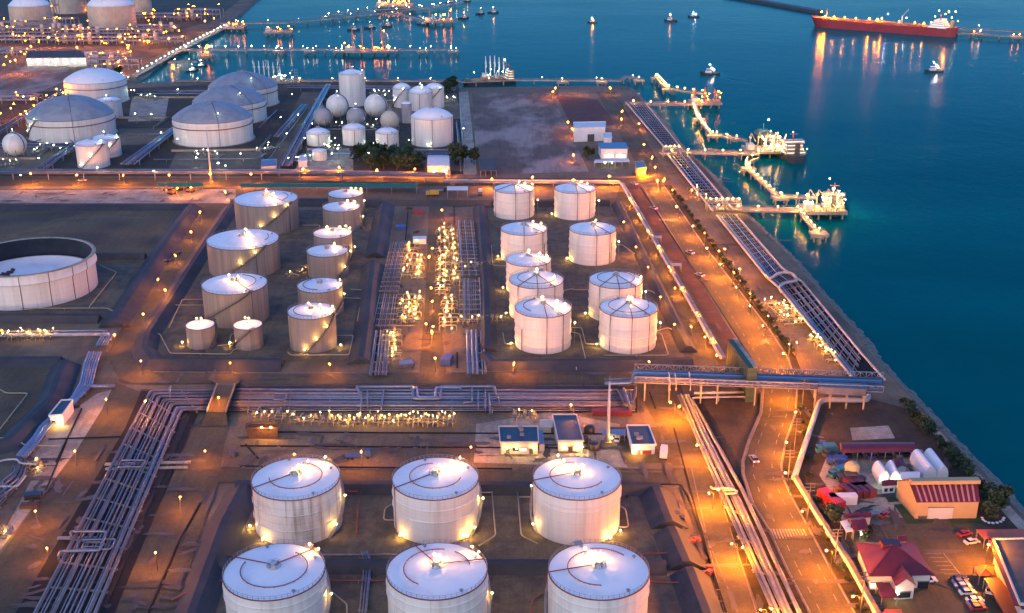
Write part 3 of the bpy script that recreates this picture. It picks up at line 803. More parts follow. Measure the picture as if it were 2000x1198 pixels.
ER = 'white tanks with dark riser pipes in the middle pit'
for lab, cx, yb, yr, wd, kw in (
    ('white tank with dark risers, far left one beside the orange road', 1004, 431, 378.5, 79, dict(radial=[4, 48, -62], roof_lamps=[(90, .25), (80, .55), (95, .9)], base_lamps=[(85, 2, 9)])),
    ('white tank with dark risers, far right one by the lit silver pipes', 1122, 432, 378.5, 80, dict(radial=[4, 42], roof_lamps=[(90, .3), (80, .6)], base_lamps=[(85, 2, 9), (-75, 2, 2)])),
    ('white tank with looped riser, second from far end of left column', 1023, 518, 460, 90, dict(radial=[0, 52], pipes=[(60, .6)], roof_lamps=[(95, .4), (90, .75)], stair=(95, 170), lamps=(.8,), base_lamps=[(-75, 2, 2)])),
    ('white tank standing alone, second from far end of right column', 1156, 521, 460, 91, dict(radial=[6, 42], pipes=[(48, .7)], roof_lamps=[(100, .12)], base_lamps=[(-70, 2, 2), (80, 1.5, 10)])),
    ('white tank mostly hidden, third from far end of left column', 1032, 580, 521, 87, dict(radial=[50], roof_lamps=[(170, .1), (80, .5), (75, .85)], base_lamps=[(-75, 2, 2)])),
    ('white tank with roof ring, second nearest of left column', 1047, 633, 564, 105, dict(radial=[-42, 2, 40], arcs=[(.7, -150, 110)], roof_lamps=[(170, .08), (60, .75)], stair=(95, 170), lamps=(.75,), base_lamps=[(-75, 2, 2)])),
    ('white tank with unlit roof and full roof ring, second nearest of right column', 1200, 633, 564, 104, dict(radial=[-40, 3, 40], arcs=[(.7, -180, 170)], roof_lamps=[(75, .95)], base_lamps=[(-75, 2, 2), (85, 1.5, 11)])),
    ('nearest white tank of the left column, bent riser on its left', 1060, 694, 621, 110, dict(radial=[6, 42], pipes=[(-48, .6)], roof_lamps=[(-160, .1), (80, .5), (70, .8)], arcs=[(.7, -160, -40)], base_lamps=[(-75, 2, 2), (85, 1.5, 10)])),
    ('nearest white tank of the right column, glowing roof peak', 1224, 694, 621, 112, dict(radial=[-42, 2, 40], arcs=[(.7, -160, 100)], roof_lamps=[(170, .08), (90, .1)], base_lamps=[(-70, 2, 2), (85, 1.5, 10)]))):
    tank(lab, cx, yb, yr, wd, 'ribbed', group=ER, slope=.2, rings=(.66, .42, .2), **kw)

# ------------------------------------------------------------------ open-topped tank at the left edge
def open_tank():
    fb = G(70, 605); rad = 122 * mpp(G(75, 570)); c = fb + Vector((fb.x, fb.y, 0)).normalized() * rad
    h = lift(fb, 537)
    t = thing('open_top_tank', 'huge open-topped cream tank with floating roof, cut by the left edge', 'storage tank', c)
    mb = MB(); mb.lathe(c, [(rad, .2), (rad, h * .72)], 96)
    mb.lathe(c, [(rad - .25, h), (rad - .25, .5)], 96)
    mb.build('shell', M['white_tank'], t)
    mb = MB(); mb.lathe(c, [(rad, h * .72), (rad + .9, h * .73), (rad + .9, h * .76), (rad + .35, h * .78), (rad + .35, h - .1)], 96); mb.build('wind_girder', M['white_tank'], t)
    mb = MB(); mb.lathe(c, [(rad - .8, h - .1), (rad + .9, h - .1), (rad + .9, h + .12), (rad - .8, h + .12), (rad - .8, h - .1)], 96); mb.build('rim', M['concrete'], t)
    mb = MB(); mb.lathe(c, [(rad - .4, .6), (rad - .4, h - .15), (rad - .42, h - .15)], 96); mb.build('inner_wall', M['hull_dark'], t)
    zr = h * .45
    mb = MB(); mb.lathe(c, [(rad - .5, zr - 1), (rad - .6, zr + .35), (rad - 2.2, zr + .3), (rad - 2.4, zr), (rad * .5, zr + .15), (.02, zr + .1)], 96); mb.build('floating_roof', M['tank_roof'], t)
    mb = MB()
    for i in range(46):                 # rusty clutter in a crescent on the floating roof
        a = rnd.uniform(-125, 60); q = pol(c, rad * rnd.uniform(.34, .46), a, zr)
        mb.box(q + Vector((0, 0, .3)), (rnd.uniform(1, 3), rnd.uniform(.6, 1.4), rnd.uniform(.25, .6)), rnd.uniform(0, 3))
    mb.build('rust_stain', M['rust'], t)
    mb = MB(); mb.beam(pol(c, rad - .5, -60, h), pol(c, rad * .3, -40, zr + .5), 1.0, .25); mb.build('rolling_ladder', M['steel'], t)
    for a in (-62, -40, -8, 14, 38, 60, 78):
        mb = MB(); mb.tube([pol(c, rad + .95, a, h - .2), pol(c, rad + .95, a, h * .74), pol(c, rad + .3, a, h * .7), pol(c, rad + .3, a, .4)], .14, 5); mb.build('riser_pipe', M['maroon'], t)
    mb = MB(); mb.cyl(c, rad + 2, .25, n=64); mb.build('foundation_ring', M['darksteel'], t)
open_tank()

# ------------------------------------------------------------------ far tanks beyond the orange road
FD = 'domed tanks beyond the orange road'
tank('grey domed tank nearest of the row of three', 420, 288, 242, 152, 'dome', group=FD, dome=10.5, radial=[22], roof_lamps=[(25, .8)], roofm='grey_dome', rings=(.85,))
tank('grey domed tank in the middle of the row of three', 452, 246, 208, 140, 'dome', group=FD, dome=11, radial=[50], roof_lamps=[(40, .7)], rings=(.85,))
tank('grey domed tank at the far end of the row of three', 478, 214, 178, 132, 'dome', group=FD, dome=11, radial=[55], roof_lamps=[(35, .7)], rings=(.85,))
tank('grey domed tank with stair up its shell, left of the long diagonal pipe rack', 145, 279, 237, 163, 'dome', group=FD, dome=13, stair=(-62, -28), lamps=(.3, .6, .95), radial=[22], rings=(.6,))
tank('white domed tank behind the grey domed one, at the shore', 192, 207, 164, 117, 'dome', group=FD, dome=9, roofm='tank_roof', roof_lamps=[(140, 1.0), (170, .95)], base_lamps=[(100, 3, 8)], rings=(.8,))
SM = 'small white tanks beyond the orange road'
tank('small white tank squeezed behind the grey domed tank', 216, 233, 199, 48, 'small', group=SM, slope=.25, roof_lamps=[(0, .3)], riml='lamp_white')
tank('small white tank with lit stair, right one of the front pair by the road', 210, 310, 276, 56, 'small', group=SM, dome=2.5, stair=(-20, 70), lamps=(.2, .6, .95), roof_lamps=[(0, .1), (80, .9)])
tank('small white tank with lit stair, left one of the front pair by the road', 185, 331, 286, 61, 'small', group=SM, dome=2.5, stair=(-30, 60), lamps=(.05, .45), roof_lamps=[(60, .9)])
tank('tallest white tank, a slim cylinder behind the spheres', 690, 210, 147, 51, 'small', group=SM, slope=.35, roof_lamps=[(170, .3), (70, .9)])
tank('short white tank with domed roof, left of the front three', 623, 287, 263.5, 46, 'small', group=SM, dome=3.2, pipes=[(10, 1)], base_lamps=[(70, 2, 3), (100, 3, 4)])
tank('short white tank with domed roof, middle of the front three', 692.5, 286, 254.5, 45, 'small', group=SM, dome=3.2, pipes=[(10, 1)], base_lamps=[(70, 2, 3)])
tank('short white tank with domed roof, right of the front three', 757, 291, 262.5, 45, 'small', group=SM, dome=3.2, pipes=[(8, 1)], base_lamps=[(-70, 2, 3)])
tank('large white tank with low dome beside the concrete path', 845, 289, 235, 82, 'small', group=SM, dome=6, pipes=[(4, 1), (-50, 1), (70, 1)], base_lamps=[(-5, 1.5, 2.5), (-80, 2, 3)])
tank('tiny white tank in front of the row, by the pipe rack', 625, 316, 297, 28, 'small', group=SM, dome=1.2, base_lamps=[(-60, 2, 4)])
tank('white domed tank left of the far cluster near the quay', 786, 212, 175, 36, 'small', group=SM, dome=4, stair=(-70, 20), lamps=(.3, .9))
tank('white domed tank in the middle of the far cluster near the quay', 822, 219, 184, 46, 'small', group=SM, dome=5, roof_lamps=[(0, .1), (20, .5)], pipes=[(0, 1)])
tank('white domed tank right of the far cluster near the quay', 849, 213, 175, 38, 'small', group=SM, dome=4, stair=(-60, 40), lamps=(.3, .95))
tank('slim grey cylinder tank standing behind the large low-domed tank', 795, 242, 204, 20, 'small', group=SM, dome=1.5, shell='sphere_grey', base_lamps=[(60, 3, 4)])

def sphere_tank(label, cx, cy, rpx, mat, lampy=True, hgt=None, g='spherical gas tanks'):
    base = G(cx, cy + rpx * 1.25)
    rad = rpx * mpp(base)
    zc = rad * 1.12 + 1.0
    c = base + Vector((base.x, base.y, 0)).normalized() * rad * .5 + Vector((0, 0, zc)); c0 = Vector((c.x, c.y, 0))
    t = thing('sphere_tank', label, 'gas sphere', c0, g)
    mb = MB(); mb.ball(c, rad, 40, 20); mb.build('shell', M[mat], t)
    for i in range(8):
        mb = MB(); q = pol(c0, rad * .9, 45 * i + 22, 0); mb.tube([q, q + Vector((0, 0, zc - .1))], .35, 6); mb.build('leg', M['steel'], t)
    mb = MB(); mb.tube([pol(Vector((c.x, c.y, 0)), rad * 1.03 * math.cos(R(e)), 70, zc + rad * 1.03 * math.sin(R(e))) for e in range(-40, 91, 10)], .3, 5); mb.build('stair', M['darksteel'], t)
    mb = MB(); mb.box(c + Vector((0, 0, rad + .3)), (3, 3, .2)); mb.box(c + Vector((0, 0, rad + .9)), (2.4, 2.4, .1)); mb.cyl(c + Vector((0, 0, rad)), .3, 2.2, n=8); mb.build('top_platform', M['steel'], t)
    if lampy:
        bulb(t, c + Vector((0, -1, rad + 2.6)), 'lamp_white', .3)
sphere_tank('white gas sphere with lit top, behind left, beside the tall cylinder', 661, 208, 22.5, 'white_tank')
sphere_tank('white gas sphere with lit top, right of the tall cylinder', 735, 208, 22.5, 'white_tank')
sphere_tank('grey gas sphere at the left end of its group', 632, 230, 18.5, 'sphere_grey', False)
sphere_tank('grey gas sphere with a lamp low on it, between two white ones', 697, 230, 19, 'sphere_grey')
sphere_tank('cream gas sphere nearest to the large low-domed tank', 763, 237, 19.5, 'cream_tank', False)
sphere_tank('lone white gas sphere at the left picture edge', 33, 284, 22.5, 'white_tank')

LN = 'huge concrete tanks in the far lit terminal'
tank('huge cream tank at the upper left corner, lamp tower on its right', 64, 58, 14, 78, 'lng', group=LN, dome=12, name='storage_tank')
tank('huge cream tank in the far terminal, right of the lamp tower', 222, 60, 14, 90, 'lng', group=LN, dome=14, name='storage_tank')
tank('huge cream tank partly hidden between the two nearer ones', 138, 28, -6, 60, 'lng', group=LN, dome=10, name='storage_tank')
tank('huge cream tank farthest right in the terminal, behind the others', 278, 30, -8, 40, 'lng', group=LN, dome=8, name='storage_tank')
# ------------------------------------------------------------------ pipes and pipe racks
def lerp2(a, b, t): return (a[0] + (b[0] - a[0]) * t, a[1] + (b[1] - a[1]) * t)

def smooth_pts(pts, rad=1.2):
    """cut every corner of a polyline so pipes bend with an elbow"""
    out = [pts[0]]
    for a, p, b in zip(pts, pts[1:], pts[2:]):
        d0, d1 = (a - p), (b - p)
        if d0.length < .01 or d1.length < .01 or d0.normalized().dot(d1.normalized()) < -.97:
            out.append(p); continue
        r = min(rad, d0.length * .45, d1.length * .45)
        q0, q1 = p + d0.normalized() * r, p + d1.normalized() * r
        out += [q0, (q0 + q1 + p * 2) / 4, q1]
    out.append(pts[-1])
    return out

def rack(label, left, right, n, z=1.0, r=.35, mats=('pipe',), sleepers=12.0, name='pipe_rack', skip=(), vary=.35, loc=None, levels=1, sup='concrete', group=None, ends=0.0, elb=1.6, post=True, wid=None):
    """n parallel pipes between two pixel polylines, on cross supports"""
    Lp = [G(p[0], p[1], z) for p in left]; Rp = [G(p[0], p[1], z) for p in right]
    o = Lp[0]; t = thing(name, label, 'pipe rack', (o.x, o.y, 0), group)
    rr = random.Random(len(label) + n)
    ps = [0.0]
    for i in range(1, n): ps.append(ps[-1] + rr.choice((.7, .8, 1, 1, 1.25, 1.7) if n > 6 else (1,)))
    for i in range(n):
        f = ps[i] / max(1e-6, ps[-1])
        if i in skip: continue
        k = r * (rr.choice((.55, .65, .8, 1, 1, 1.3)) if n > 6 else 1 + rr.uniform(-vary, vary))
        dz = rr.choice((0, 0, .15)) + (1.6 if levels > 1 and i % 2 else 0)
        pts = [a.lerp(b, f) + Vector((0, 0, dz + k)) for a, b in zip(Lp, Rp)]
        mb = MB(); mb.tube(smooth_pts(pts, elb), k, 8)
        mb.build('pipe', M[mats[i % len(mats)]], t)
    if sleepers:
        for (a, b), (c, d) in zip(zip(Lp, Lp[1:]), zip(Rp, Rp[1:])):
            Ln = ((b - a).length + (d - c).length) / 2
            m = max(1, min(60, int(Ln / sleepers)))
            for k in range(m):
                f = (k + .5) / m
                p, q = a.lerp(b, f), c.lerp(d, f)
                e = (q - p).normalized() * .5
                mb = MB(); mb.beam(p - e - Vector((0, 0, .22)), q + e - Vector((0, 0, .22)), .45, .4)
                if z > .8 and post:
                    for g in ((p, q) if (q - p).length < 9 else (p, p.lerp(q, .5), q)):
                        mb.beam(Vector((g.x, g.y, 0)), Vector((g.x, g.y, z - .4)), .4)
                mb.build('support', M[sup], t)
    return t

def pipeline(label, pix, z=1.0, r=.3, mat='pipe_yellow', name='pipeline', posts=14, group=None, elb=1.2):
    pts = [G(p[0], p[1], (p[2] if len(p) > 2 else z)) for p in pix]
    o = pts[0]; t = thing(name, label, 'pipe', (o.x, o.y, 0), group)
    mb = MB(); mb.tube(smooth_pts(pts, elb), r, 8); mb.build('pipe', M[mat], t)
    if posts:
        k = 0
        for a, b in zip(pts, pts[1:]):
            Ln = (b - a).length; m = int(Ln / posts)
            for i in range(m):
                q = a.lerp(b, (i + .5) / m)
                if q.z - r < .3 or k > 40: continue
                mb = MB(); mb.beam((q.x, q.y, 0), (q.x, q.y, q.z - r), .22, .22); mb.build('support', M['concrete'], t); k += 1
    return t

PM = ('pipe', 'pipe_grey', 'pipe', 'pipe', 'pipe_grey')
# the big pipe track at the lower left and its side branch
t = rack('broad track of about seventeen silver pipes running to the lower left', [(54, 1225), (294, 764), (417, 763)], [(178, 1225), (356, 803), (413, 803)], 17, 1.0, .30, PM, 11)
def loop(t, pix, r=.34, z=2.6, mat='pipe', name='expansion_loop'):
    pts = [G(p[0], p[1], z) for p in pix]
    pts = [pts[0] - Vector((0, 0, 1.6))] + pts + [pts[-1] - Vector((0, 0, 1.6))]
    mb = MB(); mb.tube(smooth_pts(pts, 1.0), r, 8); mb.build(name, M[mat], t)
loop(t, [(138, 1043), (140, 1038), (208, 1038), (195, 1075), (118, 1077), (114, 1086)], .42)
loop(t, [(150, 1070), (156, 1055), (226, 1053), (216, 1073), (152, 1073)], .28, 2.0)
loop(t, [(160, 1066), (166, 1059), (205, 1059), (200, 1068), (158, 1068)], .2, 2.0)
loop(t, [(238, 899), (285, 899), (277, 912), (231, 912)], .26, 2.0)
loop(t, [(250, 904), (262, 904), (258, 909), (247, 909)], .2, 2.0)
loop(t, [(330, 762), (330, 760), (334, 752), (332, 772)], .2, 2.2)
for zy in (913, 905): 
    pass
mb = MB(); mb.beam(G(205, 907, .7), G(372, 903, .7), 1.2, .5); single('footbridge', mb, M['concrete'], 'narrow concrete crossing under the pipe track, between both side roads', 'crossing')
mb = MB(); mb.beam(G(206, 916, .7), G(366, 913, .7), 1.0, .5); single('footbridge', mb, M['concrete'], 'second concrete crossing slightly nearer under the same pipe track', 'crossing')
mb = MB(); mb.beam(G(112, 1051, .7), G(190, 1051, .7), 1.0, .5); single('footbridge', mb, M['steel'], 'short steel gangway beside the double expansion loop of the pipe track', 'crossing')
# front horizontal rack
t = rack('long horizontal rack of silver pipes behind the lit valve row', [(450, 762), (1238, 764)], [(444, 803), (1240, 803)], 14, 1.0, .38, ('pipe_blue', 'pipe', 'pipe', 'pipe_grey', 'pipe', 'pipe_grey', 'pipe'), 14, vary=.3)
loop(t, [(704, 770), (696, 756), (806, 755), (808, 779), (860, 779), (862, 755), (965, 755), (968, 767)], .55, 2.8)
loop(t, [(806, 762), (814, 757), (816, 776), (850, 776), (852, 757), (900, 757)], .45, 3.2, 'pipe_blue')
loop(t, [(534, 770), (534, 781), (558, 781), (560, 769)], .26, 2.3)
loop(t, [(706, 764), (706, 792), (704, 800)], .3, 2.6); loop(t, [(718, 760), (718, 792)], .3, 2.6); loop(t, [(750, 760), (745, 795)], .35, 2.6)
loop(t, [(922, 757), (922, 786), (906, 786)], .35, 2.6); loop(t, [(934, 760), (934, 795)], .3, 2.6); loop(t, [(948, 760), (948, 797)], .35, 2.6); loop(t, [(955, 768), (957, 803)], .35, 2.6)
loop(t, [(973, 776), (976, 790), (960, 790)], .26, 2.2)
for i in range(7):
    loop(t, [(1205 + i * 5, 760 + i), (1216 + i * 4, 782 + i * 1.2)], .3, 2.4, PM[i % 5])
loop(t, [(1218, 758), (1232, 800)], .5, 2.6)
# deck bridge carrying the side road over the pipes
t = thing('road_bridge', 'short concrete road bridge crossing the pipe rack at the left', 'bridge', G(430, 775))
mb = MB(); q = [G(424, 753, 2.6), G(459, 753, 2.6), G(441, 806, 2.6), G(404, 806, 2.6)]
mb.prism([(p.x, p.y) for p in q], 2.0, 2.7); mb.build('deck', M['road'], t)
for a, b in ((0, 3), (1, 2)):
    mb = MB(); mb.beam(q[a] + Vector((0, 0, .5)), q[b] + Vector((0, 0, .5)), .4, .9); mb.build('parapet', M['concrete'], t)
mb = MB(); mb.add([q[3], q[2], G(446, 832, .4), G(392, 832, .4)], [(0, 1, 2, 3)]); mb.build('ramp', M['road'], t)
mb = MB(); mb.add([q[1], q[0], G(412, 742, .5), G(472, 742, .5)], [(0, 1, 2, 3)]); mb.build('ramp', M['road'], t)

# overhead pipe bridge across the shore road
def truss(a, b, h, n, w=.3):
    mb = MB(); u = Vector((0, 0, h))
    mb.beam(a, b, w); mb.beam(a + u, b + u, w)
    for i in range(n + 1):
        p = a.lerp(b, i / n); mb.beam(p, p + u, w * .8)
        if i < n:
            q = a.lerp(b, (i + 1) / n)
            mb.beam(p if i % 2 else p + u, q + u if i % 2 else q, w * .6)
    return mb
t = thing('pipe_bridge', 'high pipe bridge with lattice sides crossing over the shore road', 'pipe bridge', G(1440, 770))
ZB = 8.0
for i in range(9):
    f = i / 8
    a, b = G(1236, 725 + 20 * f, ZB), G(1722, 742 + 22 * f, ZB)
    k = (.45, .3, .5, .35, .3, .5, .4, .3, .45)[i]
    pts = [a + Vector((0, 0, k)), b + Vector((0, 0, k))]
    if i < 3: pts = [G(1182, 742 + 4 * i, 1.2), G(1184, 742 + 4 * i, 4.5), G(1236, 740 + 4 * i, 4.5), a + Vector((0, 0, k)), b + Vector((0, 0, k))]
    elif i < 6: pts = [G(1222, 764 + 4 * i, 1.5), G(1240, 760 + 4 * i, 1.5), G(1242, 757, 4), a + Vector((0, 0, k)), b + Vector((0, 0, k))]
    mb = MB(); mb.tube(smooth_pts(pts, 1.5), k, 8); mb.build('pipe', M[('pipe_grey', 'pipe', 'pipe_blue', 'pipe', 'pipe_grey')[i % 5]], t)
for y0, y1 in ((722, 739), (747, 766)):
    truss(G(1240, y0, ZB - .4), G(1725, y1, ZB - .4), 2.2, 44).build('lattice_girder', M['steel'], t)
mb = MB(); a, b, c, d = G(1240, 747, ZB - .5), G(1725, 765, ZB - .5), G(1725, 740, ZB - .5), G(1240, 723, ZB - .5)
mb.prism([(p.x, p.y) for p in (a, b, c, d)], ZB - .75, ZB - .5); mb.build('deck', M['darksteel'], t)
mb = MB(); mb.prism([(p.x, p.y) for p in (G(1598, 752, 8), G(1692, 757, 8), G(1692, 768, 8), G(1598, 763, 8))], ZB - 1.2, ZB + 1.4); mb.build('cable_duct', M['pipe_grey'], t)
for x in (1260, 1308, 1370, 1402, 1476, 1594, 1624, 1656, 1690):
    for dy in (0, 20):
        p = G(x, 725 + dy + (x - 1240) * .037, ZB); mb = MB(); mb.beam((p.x, p.y, 0), (p.x, p.y, ZB - .7), .5); mb.build('column', M['concrete'], t)
for x, yy in ((1306, 728), (1318, 728), (1346, 728)):
    a, b = G(x, yy, ZB + 2.2), G(x + 3, yy + 20, ZB + 2.2)
    mb = MB(); mb.tube([a - Vector((0, 0, 2)), a, b, b - Vector((0, 0, 3))], .25, 6); mb.build('cross_pipe', M['pipe_white'], t)
# green screen wall straddling the bridge
t = thing('screen_wall', 'tall dark green mesh wall with pale coping beside the pipe bridge', 'wall', G(1465, 785))
HW = 14.0
a0, b0 = G(1429, 662, HW), G(1470, 718, HW)
n = (b0 - a0).cross(Vector((0, 0, 1))).normalized() * 1.5
mb = MB(); mb.prism([(p.x, p.y) for p in (a0 - n, b0 - n, b0 + n, a0 + n)], 0.1, HW - .2); mb.build('mesh_panel', M['green'], t)
mb = MB(); mb.beam(a0 - n * .8 - Vector((0, 0, .05)), b0 - n * .8 - Vector((0, 0, .05)), 1.3, .5); mb.build('coping', M['concrete'], t)
for i in range(12):
    for e in (1.06, -1.06):
        p = a0.lerp(b0, i / 11) + n * e
        mb = MB(); mb.beam((p.x, p.y, 0), (p.x, p.y, HW - .3), .25); mb.build('post', M['darksteel'], t)
for z in (3, 6, 9, 12):
    mb = MB(); e = (b0 - a0).normalized() * .1; p, q = b0 + e - n, b0 + e + n
    mb.beam((p.x, p.y, z), (q.x, q.y, z), .25); mb.build('rail', M['darksteel'], t)
pipeline('white pipe under the pipe bridge, left of the green wall', [(1356, 768, 3), (1452, 766, 3)], r=.5, mat='pipe_white')
pipeline('second white pipe in front of the pipe bridge, elbowed towards the road racks', [(1352, 790, 1.2), (1352, 777, 2), (1456, 775, 2)], r=.35, mat='pipe_white')

# shore racks
SHG = 'ladder-like pipe racks along the quay'
for lab, l, rgt, n in (('quay pipe rack, far stretch beside the first orange jetty', [(1222, 200), (1301, 292)], [(1259, 200), (1333, 292)], 9),
                       ('quay pipe rack between the second and third jetty approaches', [(1302, 300), (1392, 412)], [(1338, 298), (1433, 411)], 10),
                       ('quay pipe rack from the third jetty to the big pipe loop', [(1400, 421), (1497, 541), (1520, 561)], [(1438, 420), (1528, 524), (1565, 549)], 11),
                       ('quay pipe rack, near stretch from the pipe loop to the pipe bridge', [(1521, 562), (1668, 742)], [(1567, 551), (1684, 692), (1728, 742)], 12)):
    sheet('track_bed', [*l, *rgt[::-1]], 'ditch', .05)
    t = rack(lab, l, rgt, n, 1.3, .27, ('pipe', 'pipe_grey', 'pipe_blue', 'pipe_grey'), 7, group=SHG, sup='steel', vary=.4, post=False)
    for e, k in ((l, .55), (rgt, .45)):
        mb = MB(); mb.tube([G(p[0], p[1], 2.2) for p in e], k, 8); mb.build('outer_pipe', M['pipe_white'], t)
t = pipeline('thick pale pipe loop bridging the two quay rack stretches', [(1494, 537), (1503, 545), (1512, 540), (1520, 533), (1545, 532), (1560, 548), (1530, 553), (1521, 562), (1526, 570)], 3.2, .65, 'pipe_white', elb=3)
for i, (x, y) in enumerate(((1432, 430), (1445, 447), (1492, 512), (1500, 520), (1560, 590), (1590, 630), (1610, 655), (1640, 700))):
    pass
# lit silver pipe line left of the bank
rack('pair of silver pipes on an embankment, lit orange by lamps beside them', [(868, 354), (1210, 356), (1408, 703)], [(868, 358), (1217, 360), (1416, 702)], 3, 1.6, .55, ('pipe_white', 'pipe', 'pipe'), 12, vary=.15)
for (x, y) in ((1282, 475), (1320, 530)):
    t = thing('valve_platform', 'small steel valve platform over the lit silver pipes' + (', upper one' if y < 500 else ', lower one'), 'platform', G(x, y))
    c = G(x, y)
    mb = MB(); mb.box(c + Vector((0, 0, 3.4)), (5, 4, .2)); mb.build('deck', M['steel'], t)
    for sx in (-2.3, 2.3):
        for sy in (-1.8, 1.8):
            mb = MB(); mb.beam(c + Vector((sx, sy, 0)), c + Vector((sx, sy, 3.3)), .2); mb.build('leg', M['steel'], t)
    mb = MB(); mb.tube([c + Vector((sx * 2.4, sy * 1.9, 4.4)) for sx, sy in ((-1, -1), (1, -1), (1, 1), (-1, 1))], .06, 5, closed=True); mb.build('handrail', M['steel'], t)
# road-side racks at the lower right
rack('bundle of silver pipes along the lower service road, lit orange', [(1324, 774), (1352, 838), (1396, 940), (1404, 960), (1522, 1225)], [(1344, 774), (1374, 838), (1424, 940), (1448, 985), (1556, 1225)], 7, 1.2, .36, ('pipe', 'pipe_grey', 'pipe', 'pipe_grey'), 13, elb=2.5)
pipeline('single thick pipe on the outer side of the lower service rack', [(1352, 782), (1384, 838), (1450, 958), (1574, 1225)], 1.6, .62, 'pipe', posts=11)
pipeline('short pipe crossing over the service rack near the road bend', [(1388, 951), (1392, 955), (1424, 953), (1440, 960)], 2.4, .35, 'pipe_white', posts=0)
pipeline('second short pipe crossing over the service rack', [(1412, 958), (1437, 957), (1440, 964), (1416, 965)], 2.4, .3, 'pipe_white', posts=0)
# white pipe and boundary wall of the compound
pipeline('long thick white pipe edging the compound by the road', [(1697, 774), (1694, 782), (1612, 781), (1600, 786), (1551, 934)], 1.6, .95, 'pipe_white', posts=18, elb=3)
def wall_line(name, label, pix, h, w, mat, cat='wall', post=None):
    pts = [G(*p) for p in pix]
    t = thing(name, label, cat, pts[0])
    mb = MB()
    for a, b in zip(pts, pts[1:]): mb.beam(a + Vector((0, 0, h / 2)), b + Vector((0, 0, h / 2)), w, h)
    mb.build('panel', M[mat], t)
    mb = MB()
    for a, b in zip(pts, pts[1:]): mb.beam(a + Vector((0, 0, h + .1)), b + Vector((0, 0, h + .1)), w + .3, .2)
    mb.build('coping', M['kerb'], t)
    return t
wall_line('boundary_wall', 'low pinkish boundary wall between the road verge and the compound', [(1552, 940), (1600, 1020), (1660, 1112), (1697, 1180), (1722, 1225)], 2.2, .9, 'wall_white')
wall_line('parapet_wall', 'pinkish parapet following the left edge of the curving main road', [(1489, 768), (1485, 812), (1463, 862), (1450, 905), (1450, 930), (1468, 988)], .9, .5, 'pipe_white')
# left blue pipes
rack('four blue pipes running down beside the left road, upper part', [(205, 648), (189, 676)], [(226, 648), (208, 676)], 5, 1.0, .32, ('pipe_blue',), 9)
rack('bundle of blue pipes bending past the white gatehouse to the lower left', [(174, 690), (165, 712), (157, 750), (142, 777), (78, 836), (66, 856), (34, 892)], [(197, 690), (189, 715), (179, 755), (156, 780), (92, 842), (82, 858), (50, 897)], 6, 1.0, .34, ('pipe_blue', 'pipe_blue', 'pipe'), 10)
pipeline('broad white pipe leading right from the left pump bay', [(-20, 655), (118, 654), (214, 653)], 1.4, .8, 'pipe_white')
pipeline('second slimmer white pipe along the left pump bay', [(-20, 648), (210, 646)], 1.0, .35, 'pipe_white')
pipeline('short thick pale pipe crossing beside the blue pipes', [(168, 755), (225, 755)], 1.5, .8, 'pipe')
rack('silver pipes at the left edge below the blue bundle', [(34, 895), (20, 925), (-60, 1000)], [(58, 905), (48, 935), (-20, 1010)], 7, 1.0, .3, PM, 9)
rack('second group of silver pipes entering at the left edge', [(-20, 960), (28, 922)], [(-20, 990), (40, 945)], 4, 2.0, .25, ('pipe',), 9)
pipeline('white elbow pipe at the head of the left edge pipes', [(-10, 905), (8, 898), (34, 897), (38, 905), (70, 907)], 2.0, .3, 'pipe_white')
pipeline('white cross pipe over the left edge pipes', [(-10, 950), (34, 951), (50, 930)], 2.4, .3, 'pipe_white')
# pipe decks between the pits
PB = 'pipe decks between the two middle pits'
rack('pipe deck of many silver pipes left of the centre road, far part', [(764, 474), (741, 572)], [(795, 474), (776, 572)], 10, 1.6, .22, PM, 6, group=PB)
rack('pipe deck of many silver pipes left of the centre road, middle part', [(742, 576), (728, 640)], [(780, 576), (772, 640)], 10, 1.4, .22, PM, 6, group=PB)
rack('pipe deck of many silver pipes left of the centre road, end at the cross road', [(734, 648), (722, 734)], [(762, 648), (754, 734)], 8, 1.2, .3, PM, 8, group=PB)
rack('blue-grey pipe deck right of the centre road, far part', [(892, 432), (900, 540)], [(924, 432), (936, 540)], 10, 1.6, .22, ('pipe_grey', 'pipe_blue', 'pipe_grey'), 6, group=PB)
rack('blue-grey pipe deck right of the centre road, middle part', [(898, 545), (898, 628)], [(940, 545), (944, 628)], 12, 1.5, .22, ('pipe_grey', 'pipe', 'pipe_blue'), 6, group=PB)
rack('blue-grey pipe deck right of the centre road, end at the cross road', [(912, 648), (914, 732)], [(944, 648), (948, 732)], 8, 1.2, .34, ('pipe_blue', 'pipe_grey'), 8, group=PB)
